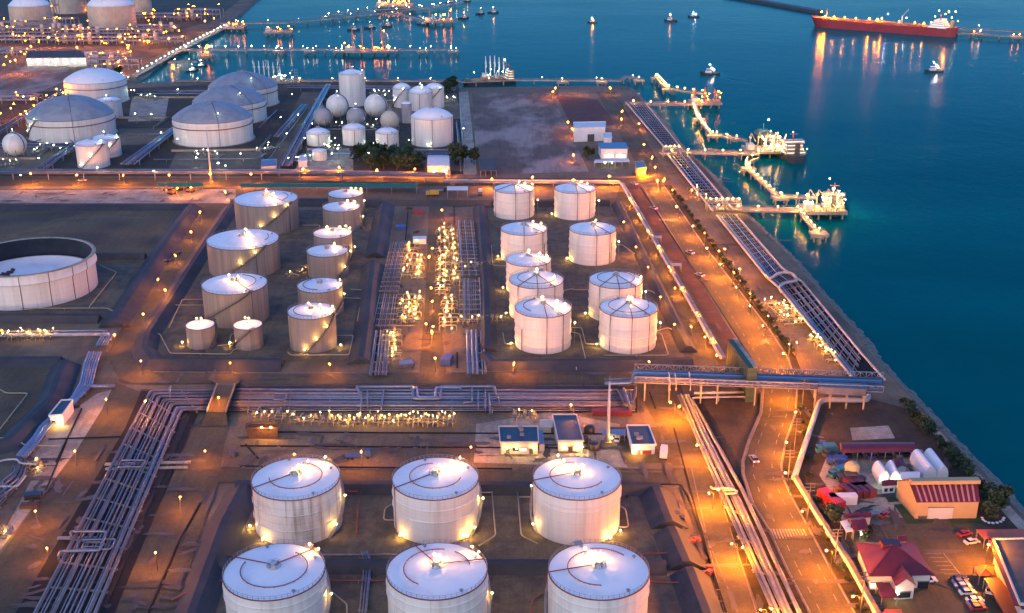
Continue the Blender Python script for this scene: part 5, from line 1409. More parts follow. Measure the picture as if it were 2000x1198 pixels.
def tug(label, x, y, head, L=20, lamp='lamp_pier', lp=((-2, 0, 7), (1, 1.5, 5)), lr=.7):
    c = G(x, y, WATER_Z)
    t = thing('tug_boat', label, 'tug boat', c, 'tug boats out on the water'); t.rotation_euler = (0, 0, R(head)); t.scale = (.78, .78, .78)
    h, d = hull_mesh(L, L * .34, L * .14, .35, .85, .3, 16)
    local_part('hull', h, 'hull_dark', t); local_part('deck', d, 'rust', t)
    mb = MB(); dz = L * .085
    mb.box((L * .08, 0, dz + L * .05), (L * .34, L * .22, L * .1)); mb.box((L * .1, 0, dz + L * .15), (L * .2, L * .19, L * .1)); mb.box((L * .1, 0, dz + L * .21), (L * .23, L * .22, .2))
    local_part('wheelhouse', mb, 'wall_white', t)
    mb = MB(); mb.box((L * .1, 0, dz + L * .155), (L * .205, L * .195, L * .04)); local_part('window', mb, 'glass', t)
    mb = MB(); mb.cyl((-L * .1, L * .06, dz), L * .035, L * .16, n=8); mb.cyl((-L * .1, -L * .06, dz), L * .035, L * .16, n=8); local_part('funnel', mb, 'orange', t)
    mb = MB(); mb.tube([(L * .05, 0, dz + L * .2), (L * .05, 0, dz + L * .42)], .14, 5); mb.beam((L * .05, -1.2, dz + L * .34), (L * .05, 1.2, dz + L * .34), .12); local_part('mast', mb, 'red', t)
    mb = MB(); mb.tube([(L * .5, 0, dz + .6), (L * .4, L * .14, dz + .1), (-L * .45, L * .17, dz - .2), (-L * .5, 0, dz - .2), (-L * .45, -L * .17, dz - .2), (L * .4, -L * .14, dz + .1)], .3, 5, closed=True); local_part('fender', mb, 'black', t)
    for p in lp: lbulb(t, p, lamp, lr)
    lbulb(t, (L * .05, 0, dz + L * .43), lamp, .4)
    return t
tug('lone small tug far out, pinkish light, left of the pair', 1157, 45, 170, 16, 'lamp_roof', ((-1, -2, 5), (2, -2, 4)), .5)
tug('dim dark tug of the far pair, the left one', 1310, 42, 160, 22, 'lamp_roof', ((-2, -2, 5),), .35)
tug('brightly lit tug of the far pair, the right one', 1355, 34, 165, 20, 'lamp_bright', ((-3, -2.5, 5), (1, -2, 6)), .5)
tug('tug with bright white lamp and wake near the first jetty', 1387, 146, 165, 24, 'lamp_bright', ((-4, -3, 6), (-2, -2, 8)), .55)
tug('tug with bright white lamps below the red tanker', 1824, 141, 175, 23, 'lamp_bright', ((-5, -3.5, 6), (-3, -2, 8), (4, -3, 5)), .6)
for i, (x, y, lab) in enumerate(((690, 60, 'small dark boat moored left in the row before the far trestle'), (722, 56, 'small dark boat moored in the middle of the row before the far trestle'), (756, 53, 'small dark boat moored right in the row before the far trestle'),
                                 (826, 49, 'dark boat lying left of the orange berth of the far trestle'), (905, 37, 'dark boat lying right of the orange berth of the far trestle'), (938, 28, 'dark boat with a white lamp, farther right by itself'), (963, 26, 'dark boat at the right end of the moored group'), (880, 6, 'dark boat near the top edge beside the farthest trestle'), (912, 4, 'dark boat at the top edge, right of the farthest trestle'))):
    tug(lab, x, y, 5 + 20 * (i % 3), 20, 'lamp_white' if i % 2 else 'lamp_roof', (), .5)
for i, (x, y, lab) in enumerate(((375, 140, 'pale lit workboat moored left of the orange berth in the inlet'), (392, 131, 'pale lit workboat nearest to the orange berth in the inlet'))):
    tug(lab, x, y, 35, 17, 'lamp_white', ((0, -2, 4), (-3, -2, 3)), .5)

def tanker(label, bow, stern, beam, depth, hull='hull_red', deck='deck_orange', name='tanker_ship', house=.13, lamps=(), flip=False, group=None, upper='wall_white', mastm='orange', funnelm='buff'):
    a, b = G(*bow, WATER_Z), G(*stern, WATER_Z)
    L = (a - b).length; c = (a + b) / 2; d = (a - b).normalized()
    t = thing(name, label, 'ship', c, group); t.rotation_euler = (0, 0, math.atan2(d.y, d.x))
    h, dk = hull_mesh(L, beam, depth, .14, .8, .1, 32)
    local_part('hull', h, hull, t); local_part('deck', dk, deck, t)
    dz = depth * .6 - .4
    mb = MB(); hx = -L * .5 + L * house
    hl = L * house * .9; k = max(2.2, depth * .15)
    for i, (fx, fy) in enumerate(((1.15, .95), (.9, .8), (.7, .75), (.45, .95))):
        mb.box((hx, 0, dz + k * (i + .5)), (hl * fx, beam * fy, k * .96))
    local_part('bridge_house', mb, upper, t)
    mb = MB()
    for i, fx in enumerate((1.15, .9, .7, .45)):
        mb.box((hx + .02, 0, dz + k * (i + .62)), (hl * fx + .1, beam * (.95, .8, .75, .95)[i] * .9, k * .14))
        mb.box((hx, 0, dz + k * (i + .6)), (hl * fx * .9, beam * (.95, .8, .75, .95)[i] + .1, k * .14))
    local_part('window', mb, 'lit_window', t)
    mb = MB(); mb.box((hx - hl * .75, 0, dz + k * 1.9), (hl * .16, beam * .2, k * 3.6)); local_part('funnel', mb, funnelm, t)
    mb = MB(); mb.tube([(hx, 0, dz + k * 4), (hx, 0, dz + k * 6.5)], .3, 6); mb.beam((hx, -2.5, dz + k * 5.8), (hx, 2.5, dz + k * 5.8), .3); local_part('mast', mb, mastm, t)
    mb = MB()
    for o in (-.22, -.1, .1, .22): mb.tube([(hx + hl, o * beam, dz + 1.2), (L * .36, o * beam, dz + 1.2)], .35, 6)
    local_part('deck_pipe', mb, mastm, t)
    mb = MB()
    for i in range(5): mb.beam((-L * .02 + i * L * .018, -beam * .42, dz + 1.8), (-L * .02 + i * L * .018, beam * .42, dz + 1.8), .7)
    mb.box((L * .02, 0, dz + 2.5), (L * .1, beam * .3, .3)); local_part('manifold', mb, mastm, t)
    mb = MB(); mb.cyl((-L * .12, 0, dz), .7, depth * .7, n=8); mb.beam((-L * .12, 0, dz + depth * .6), (-L * .16, 0, dz + depth * 1.2), .6); local_part('deck_crane', mb, 'wall_white', t)
    mb = MB(); mb.box((L * .43, 0, dz + 1.4), (L * .06, beam * .5, 2.2)); mb.tube([(L * .42, 0, dz), (L * .42, 0, dz + depth * .9)], .3, 6); local_part('forecastle', mb, deck, t)
    mb = MB()
    for o in (-1, 1): mb.tube([(-L * .46, o * beam * .44, dz + 1.4), (L * .33, o * beam * .47, dz + 1.4)], .12, 4)
    local_part('handrail', mb, 'steel', t)
    for p, m_, r_ in lamps: lbulb(t, (p[0] * L, p[1] * beam, dz + p[2]), m_, r_)
    return t
RL = [((.46, 0, 9), 'lamp_ship', 1.0), ((.42, .2, 4), 'lamp_ship', 1.2), ((.38, -.3, 3), 'lamp_ship', .7), ((.30, -.3, 3), 'lamp_ship', .5), ((.22, -.3, 3), 'lamp_ship', .5), ((.12, -.25, 4), 'lamp_ship', .8), ((.06, -.2, 4), 'lamp_ship', .8), ((.02, 0, 6), 'lamp_ship', .7), ((-.02, 0, 12), 'lamp_bright', .6),
      ((-.09, -.3, 3), 'lamp_ship', .5), ((-.15, 0, 9), 'lamp_bright', .4), ((-.2, -.3, 3), 'lamp_ship', .5), ((-.26, -.3, 3), 'lamp_ship', .5), ((-.43, 0, 19), 'lamp_ship', .8)]
RL += [((-.30 - .022 * i, -.55, 4 + 3.6 * (i * 7 % 5)), 'lamp_warm', .5) for i in range(9)]
tanker('long red tanker with orange lit deck, moored at the top right', (1592, 51), (1868, 72), 24, 16, lamps=RL, house=.12)
DL = [((-.3, -.5, 5), 'lamp_warm', .4), ((-.42, -.5, 4), 'lamp_warm', .45), ((-.36, .4, 8), 'lamp_warm', .4), ((-.2, -.4, 5), 'lamp_amber', .35), ((.0, -.3, 4), 'lamp_amber', .35), ((.2, -.3, 4), 'lamp_amber', .35), ((-.32, 0, 14), 'lamp_warm', .5), ((.3, 0, 12), 'lamp_bright', .8), ((.12, .2, 7), 'lamp_warm', .5)]
tanker('dark-hulled tanker moored at the second jetty, lit stern house', (1484, 268), (1560, 320), 15, 8, 'hull_dark', 'deck_green', lamps=DL, house=.17, upper='ship_house', funnelm='darksteel')
DL2 = [((-.3, -.5, 5), 'lamp_warm', .4), ((-.1, 0, 9), 'lamp_bright', 1.0), ((.1, -.3, 4), 'lamp_warm', .4), ((.3, -.3, 4), 'lamp_amber', .4), ((-.42, -.4, 4), 'lamp_amber', .4), ((.0, .2, 14), 'lamp_warm', .5)]
tanker('small dark tanker at the third jetty, blazing with lamps', (1622, 392), (1626, 424), 13, 7, 'hull_dark', 'rust', lamps=DL2, house=.2, upper='ship_house', funnelm='darksteel')
WL = [((.3, 0, 8), 'lamp_white', .45), ((-.3, -.5, 6), 'lamp_white', .45), ((0, -.4, 4), 'lamp_white', .4), ((-.4, -.4, 5), 'lamp_white', .4)]
tanker('pale green-lit ship moored beside the five white arms', (906, 168), (1006, 162), 13, 7, 'hull_dark', 'deck_green', lamps=WL, house=.12, upper='ship_house')

for x0, y0, x1, y1, w0, w1 in ((1398, 148, 1500, 168, 3, 10), (1317, 44, 1420, 62, 3, 9), (1360, 36, 1450, 50, 3, 8), (1166, 46, 1290, 70, 2, 7)):
    a, b = G(x0, y0, WATER_Z), G(x1, y1, WATER_Z); d = (b - a).normalized(); n = Vector((-d.y, d.x, 0)); mb = MB(); vs_ = []
    for i in range(13):
        f = i / 12; p = a.lerp(b, f) + Vector((0, 0, .06)); w_ = w0 + (w1 - w0) * f
        for sgn in (-1, 1):
            vs_ += [p + n * (sgn * w_), p + n * (sgn * (w_ + (.9 + rnd.uniform(-.3, .3)) * (1 - f * .8)))]
    mb.add(vs_, [(4 * i + k, 4 * i + k + 1, 4 * i + k + 5, 4 * i + k + 4) for i in range(12) for k in (0, 2)])
    tag(mb.build('water_wake', M['wake']), kind='structure')
# ------------------------------------------------------------------ buildings
def bldg(name, label, quad, h, wall='wall', roof='navy_roof', kind='flat', rise=2.0, cat='building', doors=(), wins=(), over=.4, group=None, lamps=(), lampm='lamp_yellow', axis=0, open_=False, base=0.0, lr=.25, lh=2.6):
    """quad: eaves corners in pixels: near-left, near-right, far-right, far-left"""
    q = [G(p[0], p[1], h) for p in quad]
    c = sum(q, Vector()) / 4; t = thing(name, label, cat, (c.x, c.y, 0), group)
    ins = [v + (c - v).normalized() * over for v in q]
    nl, nr, fr, fl = ins
    if not open_:
        mb = MB(); mb.prism([(v.x, v.y) for v in ins], base, h - .02); mb.build('wall', M[wall], t)
    else:
        for a, b in ((nl, nr), (fl, fr)):
            for k in range(open_):
                p = a.lerp(b, k / (open_ - 1)); mb = MB(); mb.beam((p.x, p.y, 0), (p.x, p.y, h), .25); mb.build('post', M['steel'], t)
    mb = MB()
    if kind == 'flat':
        mb.prism([(v.x, v.y) for v in q], h, h + .25); mb.build('roof', M[roof], t)
        mb = MB()
        for a, b in zip(q, q[1:] + q[:1]):
            mb.beam(a + Vector((0, 0, .3)), b + Vector((0, 0, .3)), .4, .7)
        mb.build('parapet', M[wall], t)
    elif kind == 'slab':
        mb.prism([(v.x, v.y) for v in q], h, h + .3); mb.build('roof', M[roof], t)
    elif kind == 'gable':          # ridge from mid(left side) to mid(right side)
        a, b, c_, d = q
        r0, r1 = (a + d) / 2 + Vector((0, 0, rise)), (b + c_) / 2 + Vector((0, 0, rise))
        if axis: r0, r1 = (a + b) / 2 + Vector((0, 0, rise)), (c_ + d) / 2 + Vector((0, 0, rise)); a, b, c_, d = b, c_, d, a
        u = Vector((0, 0, .2))
        for (e0, e1, s0, s1) in ((a, b, r1, r0), (c_, d, r0, r1)):
            m2 = MB(); m2.add([e0 + u, e1 + u, s0 + u, s1 + u, e0, e1, s0, s1], [(0, 1, 2, 3), (7, 6, 5, 4), (0, 4, 5, 1), (1, 5, 6, 2), (3, 7, 4, 0)])
            n = int((e1 - e0).length / 1.1)
            for k in range(1, n):
                f = k / n; m2.beam(e0.lerp(e1, f) + u * 1.1, s1.lerp(s0, f) + u * 1.1, .1, .08)
            m2.build('roof', M[roof], t)
            if name == 'warehouse' and rise > 3:
                for k in range(1, 12):
                    m3 = MB(); f = k / 12; m3.beam(e0.lerp(e1, f) + u * 1.3, s1.lerp(s0, f) + u * 1.3, .55, .12); m3.build('roof_rib', M['rib'], t)
        if not open_:
            m2 = MB()
            ii = ins if not axis else [nr, fr, fl, nl]
            R0, R1 = (ii[0] + ii[3]) / 2 + Vector((0, 0, rise - .1)), (ii[1] + ii[2]) / 2 + Vector((0, 0, rise - .1))
            m2.add([ii[0], ii[3], R0], [(0, 2, 1)]); m2.add([ii[1], ii[2], R1], [(0, 1, 2)]); m2.build('gable_end', M[wall], t)
    elif kind == 'hip':
        a, b, c_, d = q; m = (a + b + c_ + d) / 4
        Lx, Ly = (b - a).length, (d - a).length
        u = Vector((0, 0, rise))
        if Lx > Ly: r0, r1 = (a + d) / 2 + (m - (a + d) / 2) * min(1, Ly / Lx) + u, (b + c_) / 2 + (m - (b + c_) / 2) * min(1, Ly / Lx) + u; fs = [(0, 1, 5, 4), (1, 2, 5), (2, 3, 4, 5), (3, 0, 4)]
        else: r0, r1 = (a + b) / 2 + (m - (a + b) / 2) * min(1, Lx / Ly) + u, (c_ + d) / 2 + (m - (c_ + d) / 2) * min(1, Lx / Ly) + u; fs = [(0, 1, 4), (1, 2, 5, 4), (2, 3, 5), (3, 0, 4, 5)]
        mb.add([a, b, c_, d, r0, r1], fs + [(3, 2, 1, 0)]); 
        for e, f in ((a, r0), (b, r1 if Lx > Ly else r0), (c_, r1), (d, r0 if Lx > Ly else r1), (r0, r1)): mb.beam(e + Vector((0, 0, .05)), f + Vector((0, 0, .05)), .3, .15)
        mb.build('roof', M[roof], t)
    elif kind == 'arch':
        a, b, c_, d = q
        n = 10; vs_, fs_ = [], []
        if axis: pr = [(a, b), (d, c_)]
        else: pr = [(d, a), (c_, b)]
        for (s, e) in pr:
            for k in range(n + 1):
                f = k / n; vs_.append(s.lerp(e, (1 - math.cos(math.pi * f)) / 2) + Vector((0, 0, rise * math.sin(math.pi * f))))
        for k in range(n): fs_.append((k, k + 1, n + 2 + k, n + 1 + k))
        fs_ += [list(range(n + 1)), list(range(n + 1, 2 * n + 2))[::-1]]
        mb.add(vs_, fs_, False); mb.build('roof', M[roof], t)
    # openings on the near side: (centre fraction, width, height, sill)
    e = (nr - nl); d = e.normalized(); out = Vector((d.y, -d.x, 0))
    for (f, w_, hh, sill, m_) in list(doors) + list(wins):
        p = nl.lerp(nr, f); p = Vector((p.x, p.y, sill + hh / 2)) + out * .06
        m2 = MB(); m2.box(p, (w_, .16, hh), math.atan2(d.y, d.x)); o = m2.build('door' if sill < .3 else 'window', M[m_], t)
        m2 = MB(); m2.box(p + Vector((0, 0, hh / 2 + .1)) + out * .1, (w_ + .3, .3, .15), math.atan2(d.y, d.x)); m2.build('lintel', M['kerb'], o)
    for f in lamps:
        p = nl.lerp(nr, f); p = Vector((p.x, p.y, lh)) + out * .8
        bulb(t, p, lampm, lr)
    return t, q

def ac_units(t, q, h, n, seed=1):
    rr = random.Random(seed)
    for i in range(n):
        p = q[0].lerp(q[1], rr.uniform(.1, .9)).lerp(q[3].lerp(q[2], .5), rr.uniform(.2, .9))
        mb = MB(); mb.box(p + Vector((0, 0, .8)), (1.4, 1.0, .9)); mb.cyl(p + Vector((0, 0, 1.25)), .4, .1, n=10); mb.build('roof_unit', M['steel'], t)

D = (( .18, 1.2, 2.1, 0, 'darksteel'), (.82, 1.2, 2.1, 0, 'darksteel'))
t, q = bldg('control_building', 'wide single-storey building with dark flat roof behind the front tanks', [(977, 866), (1052, 866), (1050, 835), (974, 835)], 4.3, doors=D, wins=((.4, 2, 1.1, 1.4, 'glass'), (.6, 2, 1.1, 1.4, 'lit_window')), lamps=(.15, .42, .9))
ac_units(t, q, 4.3, 4, 2)
t, q = bldg('lean_to', 'pale blue lean-to roof attached at the right of the wide dark-roofed building', [(1053, 868), (1064, 868), (1060, 842), (1050, 842)], 3.2, 'wall', 'blue_roof', 'slab')
t, q = bldg('control_building', 'deeper single-storey building with dark flat roof, middle one of three', [(1090, 863), (1139.5, 863), (1126, 812), (1079, 812)], 4.3, doors=((.5, 1.4, 2.2, 0, 'darksteel'),), wins=((.25, 1.6, 1.2, 1.3, 'lit_window'), (.75, 1.6, 1.2, 1.3, 'lit_window')), lamps=(.22, .75, .98))
t, q = bldg('control_building', 'white building with small dark roof next to the service road', [(1234, 871), (1281, 871), (1267, 833), (1224, 833)], 3.6, 'wall_white', doors=((.3, 1.2, 2.1, 0, 'darksteel'), (.65, 3, 1.6, 0, 'red')), lamps=(.1, .25), lampm='lamp_roof')
ac_units(t, q, 3.6, 3, 4)
bldg('shelter', 'pale car shelter beneath the tall white mast', [(1176, 851), (1222, 851), (1222, 840), (1176, 840)], 2.8, 'wall', 'pipe', 'slab', open_=4, lamps=(.4,), lh=2.2)
bldg('shed', 'tiny cream shed wedged between two dark-roofed buildings', [(1055, 836), (1078, 835), (1077, 822), (1056, 823)], 2.6, 'wall', 'wall', 'flat')
bldg('gatehouse', 'white gatehouse with dark roof beside the blue pipes', [(95.5, 814), (122, 812), (143, 783), (120, 784)], 4.2, 'wall_white', 'navy_roof', doors=((.7, 1.5, 2.2, 0, 'lit_window'),), wins=((.25, 1.2, 1.1, 1.2, 'glass'),), lamps=(.75,), lr=.4)
bldg('shed', 'low dark rusty shed with two roof lamps at the left of the lit valve row', [(480, 838), (544, 838), (544, 828), (482, 830)], 4.0, 'rust', 'rust', 'flat', lamps=(.5, .8), lampm='lamp_roof', lh=4.9)
for x, y, lab in ((1151, 846, 'black water tank behind the middle dark-roofed building'), (1160, 879, 'larger black water tank at the near right corner of the middle dark-roofed building'), (1143, 866, 'small black drum against the wall of the middle dark-roofed building')):
    c = G(x, y); r_ = 1.2 if 'small' in lab else 1.9
    t = thing('water_tank', lab, 'water tank', c, 'black water tanks by the dark-roofed buildings')
    mb = MB(); mb.lathe(c, [(r_, .3), (r_, 2.4), (r_ * .8, 2.8), (.05, 3.0)], 18); mb.build('vessel', M['car_black'], t)
    mb = MB(); mb.cyl(c, r_ * 1.15, .3, n=18); mb.build('plinth', M['concrete'], t)
# compound on the right
t, q = bldg('warehouse', 'large tan warehouse with red ribbed gable roof and closed roller door', [(1790, 982), (1914, 981), (1895, 937), (1752, 940)], 6.0, 'wall_tan', 'red_roof', 'gable', 4.0, doors=((.4, 7.5, 4.2, 0, 'wall'), (.12, 2.5, .9, .35, 'darksteel')), over=.3)
mb = MB(); r0, r1 = (q[0] + q[3]) / 2, (q[1] + q[2]) / 2; mb.beam(r0 + Vector((0, -1.6, 4.4)), r1 + Vector((0, -1.6, 4.4)), 2.2, 1.2); mb.build('ridge_vent', M['wall_tan'], t)
t, q = bldg('carport', 'long red curved-roof carport sheltering dark vehicles', [(1646, 885), (1787, 883), (1784, 868), (1640, 868)], 4.0, 'steel', 'red_roof', 'arch', 1.6, open_=6)
TG = 'white membrane tunnels by the warehouse'
bldg('membrane_tunnel', 'long white tunnel tent, left one of the long pair', [(1804, 934), (1829, 933), (1800, 898), (1776, 899)], 1.5, 'white_cloth', 'white_cloth', 'arch', 4.0, axis=1, group=TG)
bldg('membrane_tunnel', 'long white tunnel tent, right one of the long pair', [(1829.5, 933), (1852, 933), (1824, 896), (1801, 897)], 1.5, 'white_cloth', 'white_cloth', 'arch', 4.0, axis=1, group=TG)
bldg('membrane_tunnel', 'short white tunnel tent at the left end of the tents', [(1716, 940), (1737, 940), (1723, 919), (1702, 919)], 1.5, 'white_cloth', 'white_cloth', 'arch', 3.6, axis=1, group=TG, lamps=(.3,), lampm='lamp_white', lr=.3)
bldg('membrane_tunnel', 'short white tunnel tent with a lit mouth, beside the left end one', [(1738, 940), (1758, 940), (1747, 918), (1727, 919)], 1.5, 'white_cloth', 'white_cloth', 'arch', 3.6, axis=1, group=TG, lamps=(.4,), lampm='lamp_white', lr=.35)
bldg('membrane_tunnel', 'low flat-ridged white tent joining the short and the long tunnels', [(1760, 936), (1797, 935), (1795, 922), (1753, 923)], 3, 'white_cloth', 'white_cloth', 'gable', 1.0, group=TG)
bldg('cabin', 'small white cabin with pink roof in front of the short tents', [(1722, 950), (1752, 948), (1750, 939), (1722, 940)], 3.2, 'wall_white', 'red_roof', 'gable', 1.0, wins=((.3, 1, 1, 1.1, 'glass'), (.7, 1, 1, 1.1, 'glass')))
bldg('cabin', 'dull red cabin standing left of the long tunnel tents', [(1750, 916), (1772, 913), (1762, 897), (1746, 899)], 3.0, 'wall', 'red_roof', 'gable', .8, axis=1)
t, q = bldg('office_building', 'maroon hip-roofed office with front wing and roof dormer', [(1697, 1127), (1826, 1124), (1784, 1059), (1671, 1060)], 5.0, 'wall', 'red_roof', 'hip', 4.2, wins=((.1, 3, 1.6, 1.0, 'lit_window'), (.9, 3, 2.2, .4, 'glass')), over=1.2)
mb = MB(); p = sum(q, Vector()) / 4; mb.box(p + Vector((-.5, 2, 3.3)), (5, 3, 1.4)); mb.build('dormer', M['red_roof'], t)
t2, q2 = bldg('office_wing', 'gabled maroon porch wing projecting from the hip-roofed office', [(1749, 1146), (1789, 1144), (1776, 1117), (1738, 1119)], 4.6, 'wall', 'red_roof', 'gable', 2.2, wins=((.5, 3.4, 1.8, .8, 'glass'),), axis=1, lamps=(.1,), lampm='lamp_white', lr=.2)
bldg('canopy', 'small maroon canopy sloping in front of the office', [(1722, 1168), (1755, 1168), (1737, 1140), (1710, 1141)], 3.0, 'wall', 'red_roof', 'slab', open_=2)
bldg('shed', 'maroon shed roof behind the office, topmost small one', [(1754, 1059), (1772, 1058), (1768, 1047), (1751, 1048)], 3.2, 'wall', 'red_roof', 'gable', .8)
bldg('canopy', 'maroon sloped canopy with lamps beneath, near the red trailer', [(1667, 1038), (1697, 1036), (1683, 1009), (1655, 1012)], 3.4, 'wall', 'red_roof', 'gable', 1.2, open_=3, lamps=(.5,), lampm='lamp_white', lr=.3)
bldg('canopy', 'white flat canopy joined to the left of the maroon one', [(1653, 1040), (1667, 1038), (1655, 1018), (1641, 1020)], 3.0, 'wall', 'white_cloth', 'slab', open_=2)
bldg('shed', 'long low maroon shed behind the maroon canopy', [(1650, 1014), (1703, 1011), (1698, 1002), (1642, 1005)], 3.2, 'wall', 'red_roof', 'gable', .8)
t, q = bldg('terminal_building', 'cream building with flat grey roof and red eaves at the right edge', [(1992, 1182), (2090, 1185), (2080, 1052), (1940, 1056)], 7.5, 'wall', 'grey_roof', 'flat', wins=((.3, 3, 1.4, 4.6, 'glass'), (.7, 3, 1.4, 4.6, 'glass')), over=1.2)
mb = MB()
for a, b in zip(q, q[1:] + q[:1]):
    mb.beam(a + Vector((0, 0, -.25)), b + Vector((0, 0, -.25)), 2.6, .35)
mb.build('eaves', M['red_roof'], t)
e = q[0] - q[3]
for k in range(7):
    p = q[3] + e * ((k + .5) / 7); n_ = Vector((e.y, -e.x, 0)).normalized() * -1.15
    for z in (2.0, 5.2):
        mb = MB(); mb.box((p.x - n_.x * -.0 + .9 * -1 * 0, p.y, z), (.3, .3, .3)) if False else mb.box(Vector((p.x, p.y, z)) + Vector((1.1, .4, 0)), (.5, 2.6, 1.4), math.atan2(e.y, e.x) - math.pi / 2); mb.build('window', M['glass'], t)
bldg('canopy', 'orange-red lit canopy at the right edge behind the grey-roofed building', [(1921, 1053), (2020, 1051), (2010, 1035), (1906, 1036)], 3.6, 'wall', 'orange_roof', 'slab', open_=5)
bldg('canopy', 'square orange-lit canopy in the parking yard by the bright lamp', [(1912, 1126), (1940, 1124), (1942, 1104), (1900, 1104)], 3.2, 'wall', 'orange_roof', 'hip', 1.0, open_=2)
bldg('covered_walkway', 'long maroon covered walkway along the cream building', [(1968, 1212), (2010, 1208), (1951, 1130), (1921, 1131)], 3.2, 'wall', 'red_roof', 'slab', open_=4)
bldg('canopy', 'orange sloped roof just cut by the bottom edge of the compound', [(1720, 1206), (1765, 1206), (1760, 1192), (1728, 1192)], 3.0, 'wall', 'orange_roof', 'slab', open_=2)
# buildings beyond the orange road
bldg('warehouse', 'white box building with one dark door on the bare plot', [(1121, 252), (1182, 250), (1183, 239), (1120, 240)], 9.5, 'wall_white', 'wall_white', 'flat', doors=((.55, 5, 5, 0, 'darksteel'),), over=.2)
bldg('shed', 'small white annex with ladder right of the box building', [(1179, 271), (1195, 271), (1194, 261), (1179, 261)], 7, 'wall_white', 'wall_white', 'flat')
bldg('office_building', 'two-tier pale blue-roofed office with lit ground floor', [(1172, 291), (1228, 291), (1222, 279), (1167, 280)], 7, 'wall_white', 'blue_roof', 'slab', wins=((.3, 6, 2, 1, 'lit_window'), (.75, 6, 2, 1, 'lit_window')), over=1, lamps=(.3, .75), lampm='lamp_white', lr=.3)
bldg('gatehouse', 'small gatehouse with lamp where the orange road meets the quay', [(1243, 330), (1262, 329), (1256, 316), (1240, 317)], 5, 'wall_tan', 'blue_roof', 'flat', lamps=(.8,), lampm='lamp_orange', lr=.4)
bldg('shelter', 'long white-topped shelter in front of the blue-roofed office', [(1160, 318), (1230, 316), (1228, 311), (1162, 313)], 3, 'wall', 'wall_white', 'slab', open_=6, lamps=(.3, .5), lampm='lamp_white', lr=.3)
bldg('shed', 'long pale pink-roofed shed beside the trees', [(834, 325), (878, 325), (877, 304), (836, 304)], 6, 'wall', 'wall_white', 'gable', 2, lamps=(.3, .8), lampm='lamp_white', lr=.3)
bldg('shed', 'grey open shed at the end of the concrete path', [(938, 334), (970, 334), (968, 312), (936, 312)], 4, 'steel', 'grey_roof', 'slab', open_=4)
bldg('shed', 'small pale shed at the foot of the blue diagonal rack', [(509, 326), (540, 324), (541, 311), (512, 312)], 5, 'wall', 'pipe', 'gable', 1.5)
bldg('cabin', 'white cabin left of the tiny white tank', [(582, 316), (600, 316), (599, 306), (584, 306)], 4, 'wall_white', 'wall_white', 'flat')
bldg('long_hall', 'long white-lit hall with grey roof near the far terminal', [(50, 114), (168, 113), (150, 98), (62, 99)], 8, 'wall_white', 'grey_roof', 'gable', 3, lamps=(.05, .2, .35, .5, .65, .8, .95), lampm='lamp_white', lr=.6, lh=5)
bldg('shed', 'pale shed adjoining the right of the long lit hall', [(166, 112), (192, 110), (188, 100), (164, 102)], 7, 'wall', 'wall', 'gable', 2)
# far terminal: process racks and halls
FT = 'process structures in the far lit terminal'
rr = random.Random(5)
def process_unit(label, x, y, w, d, h, nl):
    c = G(x, y); t = thing('process_unit', label, 'process unit', c, FT)
    nx = max(2, int(w / 9))
    mb = MB()
    for i in range(nx + 1):
        for s in (-.5, .5):
            p = c + Vector((-w / 2 + w * i / nx, s * d, 0)); mb.beam(p, p + Vector((0, 0, h)), .6)
    for z in (.5, 1.0):
        for s in (-.5, .5): mb.beam(c + Vector((-w / 2, s * d, h * z)), c + Vector((w / 2, s * d, h * z)), .6)
    mb.build('frame', M['steel'], t)
    mb = MB()
    for k in range(4): mb.tube([c + Vector((-w / 2, (-.4 + .27 * k) * d, h * (.55 + .45 * (k % 2)))), c + Vector((w / 2, (-.4 + .27 * k) * d, h * (.55 + .45 * (k % 2))))], .6, 6)
    mb.build('pipe', M['pipe'], t)
    for k in range(max(1, int(w / 30))):
        mb = MB(); p = c + Vector((rr.uniform(-.4, .4) * w, 0, 0)); mb.cyl(p, 2.2, h * rr.uniform(.8, 1.7), n=10); mb.build('vessel', M['cream_tank'], t)
    for k in range(nl):
        p = c + Vector((rr.uniform(-.5, .5) * w, -d * rr.uniform(.3, .8), rr.choice((3, h * .5, h * 1.02, h * 1.02)) + .8)); bulb(t, p, 'lamp_far', rr.choice((.5, .6, .75)))
for i, (x, y, w, d, h, nl, lab) in enumerate(((60, 70, 150, 14, 9, 14, 'long orange-lit pipe rack in front of the corner tank'), (215, 72, 130, 14, 9, 12, 'long orange-lit pipe rack in front of the second huge tank'),
        (40, 84, 160, 12, 8, 14, 'nearer orange-lit rack left of the lit hall'), (240, 86, 140, 12, 8, 12, 'nearer orange-lit rack right of the lit hall'), (120, 62, 40, 16, 16, 8, 'orange-lit process block between the two huge tanks'),
        (108, 38, 10, 10, 34, 14, 'orange-lit stair tower at the right of the corner tank'), (170, 24, 12, 12, 34, 8, 'orange-lit stair tower at the left of the second huge tank'), (255, 50, 12, 12, 24, 8, 'orange-lit stair tower at the right of the second huge tank'),
        (20, 108, 60, 14, 7, 9, 'orange-lit block at the left edge near the long hall'), (330, 40, 90, 14, 9, 9, 'orange-lit rack before the causeway head'), (390, 36, 60, 18, 12, 9, 'orange-lit block nearest to the causeway head'),
        (10, 200, 60, 12, 6, 8, 'orange-lit block at the left edge behind the grey domed tank'), (30, 62, 60, 14, 12, 8, 'orange-lit block at the foot of the corner tank'), (300, 62, 60, 10, 8, 6, 'small orange-lit rack right of the second huge tank'),
        (215, 122, 40, 12, 9, 5, 'orange-lit block behind the white domed tank'), (225, 135, 50, 10, 10, 5, 'lamp-lit pipework crowding behind the white domed tank'))):
    process_unit(lab, x, y, w, d, h, nl)
